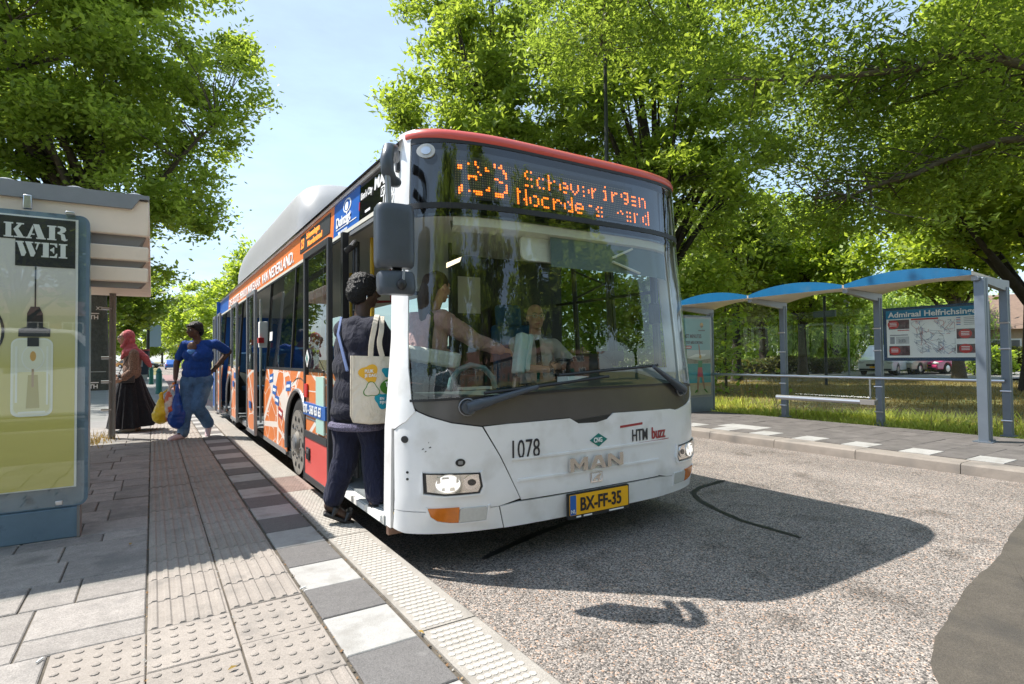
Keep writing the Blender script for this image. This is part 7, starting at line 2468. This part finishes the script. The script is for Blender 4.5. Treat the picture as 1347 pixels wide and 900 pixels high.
def tree(name, label, base, H, tr, lobes, nleaf, lsize, lm, bark=None, group='trees', ncl=140, crad=.75, seed=1, lean=(0, 0), aspect=.52, hang=0.0, fork=.42, limb_n=10, flat=.62, cat='tree'):
    """tapered trunk, limbs towards the crown's lobes, leaves clustered on the twig ends"""
    g = np.random.default_rng(seed)
    base = np.array(base, float)
    t = thing(name, label, cat, tuple(base), group)
    top = base + np.array([lean[0], lean[1], H * .78])
    def trunk_pt(f):
        w = np.array([math.sin(f * 5 + seed) * .12, math.cos(f * 4 + seed) * .12, 0]) * tr * 3 * f
        return base + (top - base) * f + w
    mb = MB()
    fs_ = np.linspace(0, 1, 12)
    mb.tube([trunk_pt(f) for f in fs_], [tr * (1.28 if f == 0 else (1.0 - .86 * f)) for f in fs_], 12)
    # clusters
    wts = np.array([l[2] if len(l) > 2 else l[1][0] * l[1][1] * l[1][2] for l in lobes], float)
    wts /= wts.sum()
    cl = []
    for _ in range(ncl):
        c, r = lobes[g.choice(len(lobes), p=wts)][:2]
        d = g.normal(size=3)
        d /= np.linalg.norm(d)
        rad = g.uniform(.12, 1) ** .42
        cl.append(np.array(c) + d * np.array(r) * rad)
    cl = np.array(cl) + base
    # limbs to a spread of clusters, twigs from limbs to the rest
    order = g.permutation(len(cl))
    limbs = order[:limb_n]
    paths = []
    for i in limbs:
        e = cl[i]
        hz = np.clip((e[2] - base[2]) / H * .62, fork * .75, .92) * g.uniform(.75, 1.0)
        s = trunk_pt(min(.95, max(fork * .7, hz / .78 * .8)))
        mid = s * .5 + e * .5 + np.array([0, 0, .12 * np.linalg.norm(e - s)]) * g.uniform(-.3, 1.0) + g.normal(size=3) * .25
        P = [s * (1 - q) ** 2 + mid * 2 * q * (1 - q) + e * q * q for q in np.linspace(0, 1, 8)]
        r0 = tr * g.uniform(.28, .45)
        mb.tube(P, [r0 * (1 - .85 * q) for q in np.linspace(0, 1, 8)], 7)
        paths.append(P)
    allp = np.array([p for P in paths for p in P[2:]])
    for i in order[limb_n:]:
        e = cl[i]
        j = np.argmin(np.linalg.norm(allp - e, axis=1) + np.maximum(0, allp[:, 2] - e[2]) * .5)
        s = allp[j]
        mid = (s + e) / 2 + g.normal(size=3) * .15 + np.array([0, 0, .1])
        r0 = max(.012, tr * .07)
        mb.tube([s, mid, e], [r0, r0 * .65, r0 * .25], 5, False)
    mb.build('trunk', bark or M_BARK, t, smooth=60)
    # leaves
    per = np.maximum(1, (nleaf / len(cl) * g.uniform(.45, 1.55, len(cl))).astype(int))
    C = np.concatenate([c + g.normal(size=(k, 3)) * np.array([1, 1, flat]) * crad * g.uniform(.6, 1.15) * .62 for c, k in zip(cl, per)])
    if hang > 1:
        k = len(C)
        C[:, 2] -= g.exponential(1.3, k) * .9
    leaf_mesh('crown', C, lsize, lm, t, aspect=aspect, hang=hang, seed=seed + 50)
    return t

# left of the street: the big maple by the stop and its neighbour
tree('maple_tree', 'big spreading maple behind the left shelter with trunk beside its glass', (-3.3, 26.5, .1), 23, .50,
     [((-1.0, 0, 9.5), (6.2, 6, 4.2)), ((.5, 0, 14.5), (6.0, 6, 4.5)), ((-3.5, 0, 16.5), (6.0, 6, 5)), ((1.6, -.5, 11.8), (4.6, 4.5, 2.4)), ((-1.0, 0, 20.0), (4.6, 5, 3.5)), ((-5.2, 1, 11), (4.5, 5, 4.5)), ((2.6, -.5, 7.0), (2.3, 3, 2.0))],
     150000, .225, L_LEFT, group='trees along the left pavement', ncl=520, crad=.85, seed=3, limb_n=26, fork=.25)
tree('maple_tree', 'second maple farther left, mostly hidden by the advertising case', (-13.0, 30, .1), 19, .45,
     [((0, 0, 9), (6.5, 6, 5)), ((0, 0, 14), (5.5, 5, 4))], 36000, .36, L_LEFT, group='trees along the left pavement', ncl=170, crad=1.1, seed=4, limb_n=14)
tree('street_tree', 'dark low branched tree behind the headscarf woman', (-6.4, 40.0, .1), 13, .32,
     [((2.0, 0, 5.0), (4.5, 4, 2.2)), ((.0, 0, 7.5), (5.0, 4, 3)), ((4.2, 0, 5.4), (2.2, 3, 1.5))], 26000, .34, L_DARK, group='trees along the left pavement', ncl=120, crad=.9, seed=5, limb_n=10)
# avenue in the distance
for i, (x, y, h, r, lm, lab) in enumerate(((6.4, 60, 14.2, 4.8, L_LIME, 'lime green avenue tree just left of the bus'), (3.6, 78, 12.5, 4.6, L_LIME, 'rounded light green avenue tree further along'), (10.5, 84, 13.5, 5.0, L_MID, 'taller mid green avenue tree behind the bus roof'),
                                     (4.5, 112, 9, 4.0, L_MID, 'small avenue tree near the yellow disc sign'), (-6.5, 92, 8.0, 3.6, L_LIME, 'small pale avenue tree left of the far cars'), (-11.5, 74, 9.0, 4.5, L_DARK, 'dark avenue tree beyond the street bin'), (.6, 150, 11, 6.5, L_MID, 'hazy tree closing the end of the avenue'), (-7, 150, 12, 7, L_MID, 'broad tree at the far left end of the avenue'))):
    tree('avenue_tree', lab, (x, y, .05), h, .26, [((0, 0, h * .52), (r, r, h * .30)), ((r * .2, 0, h * .75), (r * .72, r * .72, h * .22)), ((-r * .3, 0, h * .34), (r * .75, r * .7, h * .16))],
         11000, .42, lm, group='avenue trees in the distance', ncl=80, crad=.9, seed=20 + i, limb_n=8)
# behind the bus: ash trees
tree('ash_tree', 'tall airy ash tree standing right behind the bus roof', (11.0, 17.5, .05), 19, .34,
     [((-.3, 0, 8.0), (4.6, 4.2, 3.0)), ((.5, 0, 12.0), (5.0, 4.5, 3.4)), ((0, 0, 16), (4.0, 4, 3)), ((-2.0, -.5, 10), (3.2, 3, 3.2))], 62000, .26, L_MID, M_BARKD, 'trees on the right verge', ncl=330, crad=.62, seed=7, limb_n=26, aspect=.36, fork=.28)
tree('ash_tree', 'ash tree with drooping sprays between the lamp column and the pale tree', (15.3, 12.3, .05), 17, .34,
     [((0, 0, 7.0), (4.0, 4, 2.4)), ((.5, 0, 10.5), (4.8, 4.5, 3.4)), ((0, 0, 14), (4.2, 4, 3))], 58000, .24, L_MID, M_BARKD, 'trees on the right verge', ncl=300, crad=.62, seed=8, limb_n=24, aspect=.36, fork=.3)
tree('poplar_tree', 'pale silvery green tree above the left end of the blue roofs', (25.5, 18.2, .05), 12.8, .26,
     [((0, 0, 4.3), (3.6, 3.4, 2.9)), ((.2, 0, 7.4), (3.2, 3, 2.9)), ((0, 0, 10.4), (2.0, 2, 2.2))], 34000, .26, L_PALE, M_BARK, 'trees on the right verge', ncl=230, crad=.6, seed=9, limb_n=16)
tree('lime_tree', 'bright lime green tree above the middle blue roof', (30.5, 15.5, .05), 12, .26,
     [((0, 0, 5.2), (4.0, 3.5, 2.6)), ((.3, 0, 8.0), (3.4, 3, 2.3))], 30000, .26, L_LIME, M_BARK, 'trees on the right verge', ncl=170, crad=.75, seed=10, limb_n=12)
tree('lime_tree', 'bright lime green tree above the right blue roof', (30.5, 8.0, .05), 11.5, .26,
     [((0, 0, 6.3), (4.2, 3.6, 2.4)), ((-.3, 0, 9.4), (3.6, 3, 2.2))], 30000, .26, L_LIME, M_BARK, 'trees on the right verge', ncl=170, crad=.75, seed=12, limb_n=12)
tree('plane_tree', 'large dark trunked tree at the right edge beyond the shelter', (23.3, 3.25, .05), 15, .48,
     [((0, 0, 7.2), (5.0, 4.5, 2.6)), ((0, -.5, 10.8), (5.5, 5, 3.2)), ((-2.5, 1.0, 6.2), (3.0, 3, 1.6)), ((1.5, -1, 13.5), (4, 4, 2.2))], 60000, .25, L_LEFT, M_BARKD, 'trees on the right verge', ncl=330, crad=.7, seed=13, limb_n=26, fork=.28)
tree('verge_tree', 'dark slim trunked tree just right of the poster case', (22.9, 14.4, .05), 9.5, .24,
     [((0, 0, 6.2), (2.6, 2.4, 2.2)), ((0, 0, 8.2), (2.0, 2, 1.6))], 14000, .24, L_DARK, M_BARKD, 'trees on the right verge', ncl=90, crad=.6, seed=14, limb_n=10)
tree('verge_tree', 'brown trunked tree behind the first glass bay of the shelter', (34.0, 20.3, .05), 11, .38,
     [((0, 0, 7.2), (3.6, 3.4, 2.6)), ((0, 0, 9.5), (3, 3, 2))], 15000, .30, L_DARK, M_BARK, 'trees on the right verge', ncl=90, crad=.8, seed=15, limb_n=10)
# the overhanging ash whose trunk stands out of view on the right
def overhang():
    t = thing('ash_tree', 'near ash tree hanging its dark branches over the top right', 'tree', (17.5, -3.4, .05), 'trees on the right verge')
    mb = MB()
    B = np.array([17.5, -3.4, .05])
    mb.tube([B, B + [.1, 0, 2.5], B + [0, .1, 5.2], B + [-.2, .2, 8], B + [-.1, 0, 11], B + [.2, 0, 13]], [.62, .45, .40, .32, .2, .07], 12)
    g = np.random.default_rng(77)
    mains = [([17.4, -3.2, 4.6], [15.5, -.3, 6.9], [13.4, 1.6, 7.7], [11.6, 2.9, 7.3], [10.2, 4.6, 7.6]),
             ([17.3, -3.2, 4.2], [15.6, -.6, 5.9], [14.2, 1.4, 5.9], [12.8, 3.0, 5.2], [12.2, 4.4, 5.1]),
             ([17.4, -3.2, 6.4], [15.0, 0, 9.3], [12.6, 2.6, 10.6], [10.2, 4.6, 10.6], [8.6, 6.4, 10.2]),
             ([17.4, -3.2, 7.5], [16.5, -.5, 10.4], [15.2, 2.4, 11.8], [13.8, 5.2, 12.2], [13.0, 7.0, 12.0]),
             ([17.4, -3.2, 5.5], [17.2, -.6, 7.4], [16.8, 1.8, 8.1], [16.0, 4.0, 8.2], [15.6, 6.0, 8.0]),
             ([17.4, -3.2, 7.0], [14.0, -1.8, 9.2], [11.0, -.6, 9.6], [8.6, .6, 9.2], [7.0, 1.8, 9.0])]
    mains.append([[8.9, 6.1, 10.3], [9.0, 7.6, 10.8], [9.3, 8.7, 10.6], [9.5, 8.9, 9.9]])
    nodes = []
    for k, P in enumerate(mains):
        P = [np.array(p, float) for p in P]
        Q = []
        for i in range(len(P) - 1):
            for q in np.linspace(0, 1, 5)[:-1]:
                Q.append(P[i] * (1 - q) + P[i + 1] * q + g.normal(size=3) * .05)
        Q.append(P[-1])
        n = len(Q)
        r0 = (.15, .12, .12)[k] if k < 3 else (.14 if k < 6 else .05)
        mb.tube(Q, [r0 * (1 - .82 * i / (n - 1)) for i in range(n)], 9)
        nodes += [(q, (.55, .95, .35) if k < 2 else (0, 0, .15)) for q in (Q[(6 if k < 2 else 5):] if k < 6 else Q[3:])]
    cl = []
    for i in range(430):
        s, away = nodes[g.integers(len(nodes))]
        d = g.normal(size=3) * ([1.15, 1.15, .62] if away[0] == 0 else [.95, .95, .6])
        e = s + d + np.array(away)
        # keep the window of sky that the photograph shows between the two low limbs
        cl.append(e)
        mb.tube([s, (s + e) / 2 + g.normal(size=3) * .12, e], [.022, .014, .006], 5, False)
    mb.build('trunk', mat('bark_olive', (.095, .078, .055), .95, var=.45, vscale=7, bump=1.0, bscale=22), t, smooth=60)
    cl = np.array(cl)
    C = np.concatenate([c + g.normal(size=(int(k), 3)) * [.48, .48, .22] for c, k in zip(cl, g.uniform(120, 330, len(cl)))])
    leaf_mesh('crown', C, .145, L_DARK, t, aspect=.36, up=.7, seed=78)
overhang()
# willows at the back of the lawn
for i, (x, y, h) in enumerate(((37.5, 24.5, 10), (42.5, 20.0, 11), (46, 15.5, 10), (49.5, 25, 12))):
    tree('willow_tree', ('weeping willow behind the first shelter bay', 'broad weeping willow behind the middle of the shelter', 'weeping willow behind the map board', 'tallest weeping willow at the back of the lawn')[i], (x, y, .05), h, .4,
         [((0, 0, h * .55), (3.6, 3.6, h * .28)), ((0, 0, h * .36), (4.1, 4.1, h * .24))], 22000, .42, L_WILLOW, M_BARK, 'weeping willows', ncl=120, crad=.75, seed=30 + i, aspect=.2, hang=3.0, limb_n=8, flat=1.6)
# hedges and shrubs
def hedge(label, pts, w, h, n, lm, seed, name='hedge'):
    g = np.random.default_rng(seed)
    P = np.array(pts, float)
    t = thing(name, label, 'hedge' if name == 'hedge' else 'shrub', (float(P[0][0]), float(P[0][1]), .05))
    seg = g.integers(len(P) - 1, size=n)
    q = g.random(n)[:, None]
    C = P[seg] * (1 - q) + P[seg + 1] * q
    z = h * (g.random(n) ** .7)
    bulge = np.sin(C[:, 0] * 1.7) * .12 + 1
    C3 = np.stack([C[:, 0] + g.normal(size=n) * w * .4, C[:, 1] + g.normal(size=n) * w * .4, .05 + z * bulge], 1)
    leaf_mesh('foliage', C3, .20, lm, t, seed=seed)
    mb = MB()
    for a in np.linspace(0, len(P) - 1.01, 8):
        i = int(a)
        p = P[i] + (P[i + 1] - P[i]) * (a - i)
        mb.tube([(p[0], p[1], 0), (p[0] + .05, p[1], h * .7)], [.05, .02], 6)
    mb.build('stems', M_BARK, t)
hedge('long low hedge at the back of the lawn behind the shelter', [(29, 23.5), (33, 19.5), (37, 16.8)], .9, 1.05, 9000, L_HEDGE, 41)
hedge('clipped hedge beside the parked cars', [(41.5, 14.0), (46, 11.5), (48, 9)], 1.0, 1.7, 9000, L_HEDGE, 42)
hedge('bushy shrub right of the map board', [(38.0, 9.9), (39.5, 9.0)], .9, 1.5, 4500, L_LIME, 43, 'shrub')
hedge('leafy backdrop hedge far behind the willows', [(60, 45), (58, 30), (62, 16), (66, 2)], 2.5, 7.5, 14000, L_MID, 44)
hedge('tall leafy shrubs beside the far side of the bus', [(11.2, 17.0), (13.2, 13.0), (15.2, 9.2)], 1.7, 4.6, 26000, L_LIME, 47, 'shrub')
hedge('hedge under the far avenue trees', [(3.2, 70), (3.4, 100), (3.0, 130)], 1.0, 1.8, 5000, L_LIME, 45)
hedge('tall hedge behind the bus on the right verge', [(9.5, 20), (10.5, 40), (11, 70)], 1.2, 2.6, 9000, L_MID, 46)

# long grass along the stop and the lawn's blades
def grass(name, n, area, h0, h1, w, m, seed, dens=None, label=None):
    g = np.random.default_rng(seed)
    x = g.uniform(area[0], area[2], n)
    y = g.uniform(area[1], area[3], n)
    if dens is not None:
        keep = g.random(n) < dens(x, y)
        x, y = x[keep], y[keep]
    n = len(x)
    a = g.uniform(0, 2 * math.pi, n)
    h = g.uniform(h0, h1, n) * (.55 + .9 * (np.sin(x * 3.1 + y * 2.3) * .5 + .5) ** 2)
    ln = g.normal(size=(n, 2)) * (h * .32)[:, None]
    dx, dy = np.cos(a) * w, np.sin(a) * w
    v = np.empty((n, 4, 3))
    z0 = np.full(n, .018)
    v[:, 0] = np.stack([x - dx, y - dy, z0], 1)
    v[:, 1] = np.stack([x + dx, y + dy, z0], 1)
    v[:, 2] = np.stack([x + ln[:, 0] * .45 + dx * .6, y + ln[:, 1] * .45 + dy * .6, z0 + h * .62], 1)
    v[:, 3] = np.stack([x + ln[:, 0], y + ln[:, 1], z0 + h], 1)
    me = bpy.data.meshes.new(name)
    me.vertices.add(4 * n)
    me.vertices.foreach_set('co', v.reshape(-1).astype(np.float32))
    me.loops.add(4 * n)
    me.loops.foreach_set('vertex_index', np.arange(4 * n, dtype=np.int32))
    me.polygons.add(n)
    me.polygons.foreach_set('loop_start', np.arange(0, 4 * n, 4, dtype=np.int32))
    me.materials.append(m)
    me.update(calc_edges=True)
    return tag(put(name, me), label, 'grass', kind='stuff')
def near_shelter(x, y):
    return np.clip(1.25 - (x - 9.1) / 2.4 + .35 * np.sin(y * 1.3 + x), 0, 1)
grass('verge_grass', 95000, (9.12, -9, 12.8, 12), .04, .20, .0035, L_GRASS, 61, near_shelter, 'long fresh green grass growing behind the right-hand shelter')
grass('lawn_grass', 90000, (9.8, -8, 30, 26), .03, .11, .012, L_STRAW, 62, None, 'parched straw coloured lawn beyond the shelter')
mb = MB()
r5 = random.Random(9)
for i in range(26):                       # dead stalks standing above the grass
    x, y = r5.uniform(9.3, 10.3), r5.choice((r5.uniform(3.2, 5.2), r5.uniform(-1.5, 3)))
    h = r5.uniform(.45, .85)
    l1, l2 = r5.gauss(0, .12), r5.gauss(0, .12)
    mb.tube([(x, y, 0), (x + l1 * .4, y + l2 * .4, h * .6), (x + l1, y + l2, h)], [.005, .004, .009], 5)
tag(mb.build('dry_grass', L_STRAW), 'dry straw stalks standing in the long grass', 'grass', kind='stuff')
g_ = np.random.default_rng(5)
mb = MB()
for i in range(90):                       # weeds at the foot of the left shelter post
    x, y = -1.95 + g_.normal() * .09, 7.45 + g_.normal() * .35
    h = g_.uniform(.03, .15)
    a = g_.uniform(0, 6.28)
    mb.add([(x - .006, y, HT), (x + .006, y, HT), (x + math.cos(a) * h * .4, y + math.sin(a) * h * .4, HT + h)], [(0, 1, 2)])
tag(mb.build('weeds', L_STRAW, smooth=0), 'yellowish weeds at the foot of the shelter post', 'weeds', kind='stuff')

# behind the camera: trees reflected in the windscreen, and a lawn
for i, (x, y, h, r) in enumerate(((-6, -16, 13, 4.2), (3.5, -19, 14, 4.5), (13, -17, 13, 4.0), (22, -24, 15, 5), (-16, -24, 15, 5.5))):
    tree('park_tree', ('slender park tree left of the stop, behind the camera', 'forked park tree opposite the bus nose, behind the camera', 'park tree opposite the right kerb, behind the camera', 'broad park tree far right behind the camera', 'broad park tree far left behind the camera')[i],
         (x, y, 0), h, .36, [((0, 0, h * .62), (r, r, h * .22)), ((0, 0, h * .82), (r * .8, r * .8, h * .18)), ((r * .5, 0, h * .45), (r * .6, r * .6, h * .12))], 13000, .36, L_MID, M_BARKD, 'park trees behind the camera', ncl=90, crad=.8, seed=80 + i, limb_n=10)
for i in range(7):
    x = -34 + 13.0 * i
    tree('park_tree', 'broad park tree standing before the %s of the terraced houses behind the camera' % ('gap left', 'first', 'second', 'third', 'fourth', 'fifth', 'sixth')[i], (x, -37 - 2.5 * (i % 2), 0), 15, .4,
         [((0, 0, 8.2), (6.6, 5, 3.4)), ((0, 0, 11.5), (5.5, 4.5, 3.2))], 9000, .55, L_MID, M_BARKD, 'belt of park trees behind the camera', ncl=80, crad=1.2, seed=120 + i, limb_n=8)
tag(MB().add([(-60, -60, .03), (60, -60, .03), (60, -11.5, .03), (-60, -11.5, .03)], [(0, 1, 2, 3)]).build('park_lawn', M_DRYGRASS, smooth=0), kind='structure')

bpy.data.scenes.remove(SCRATCH)
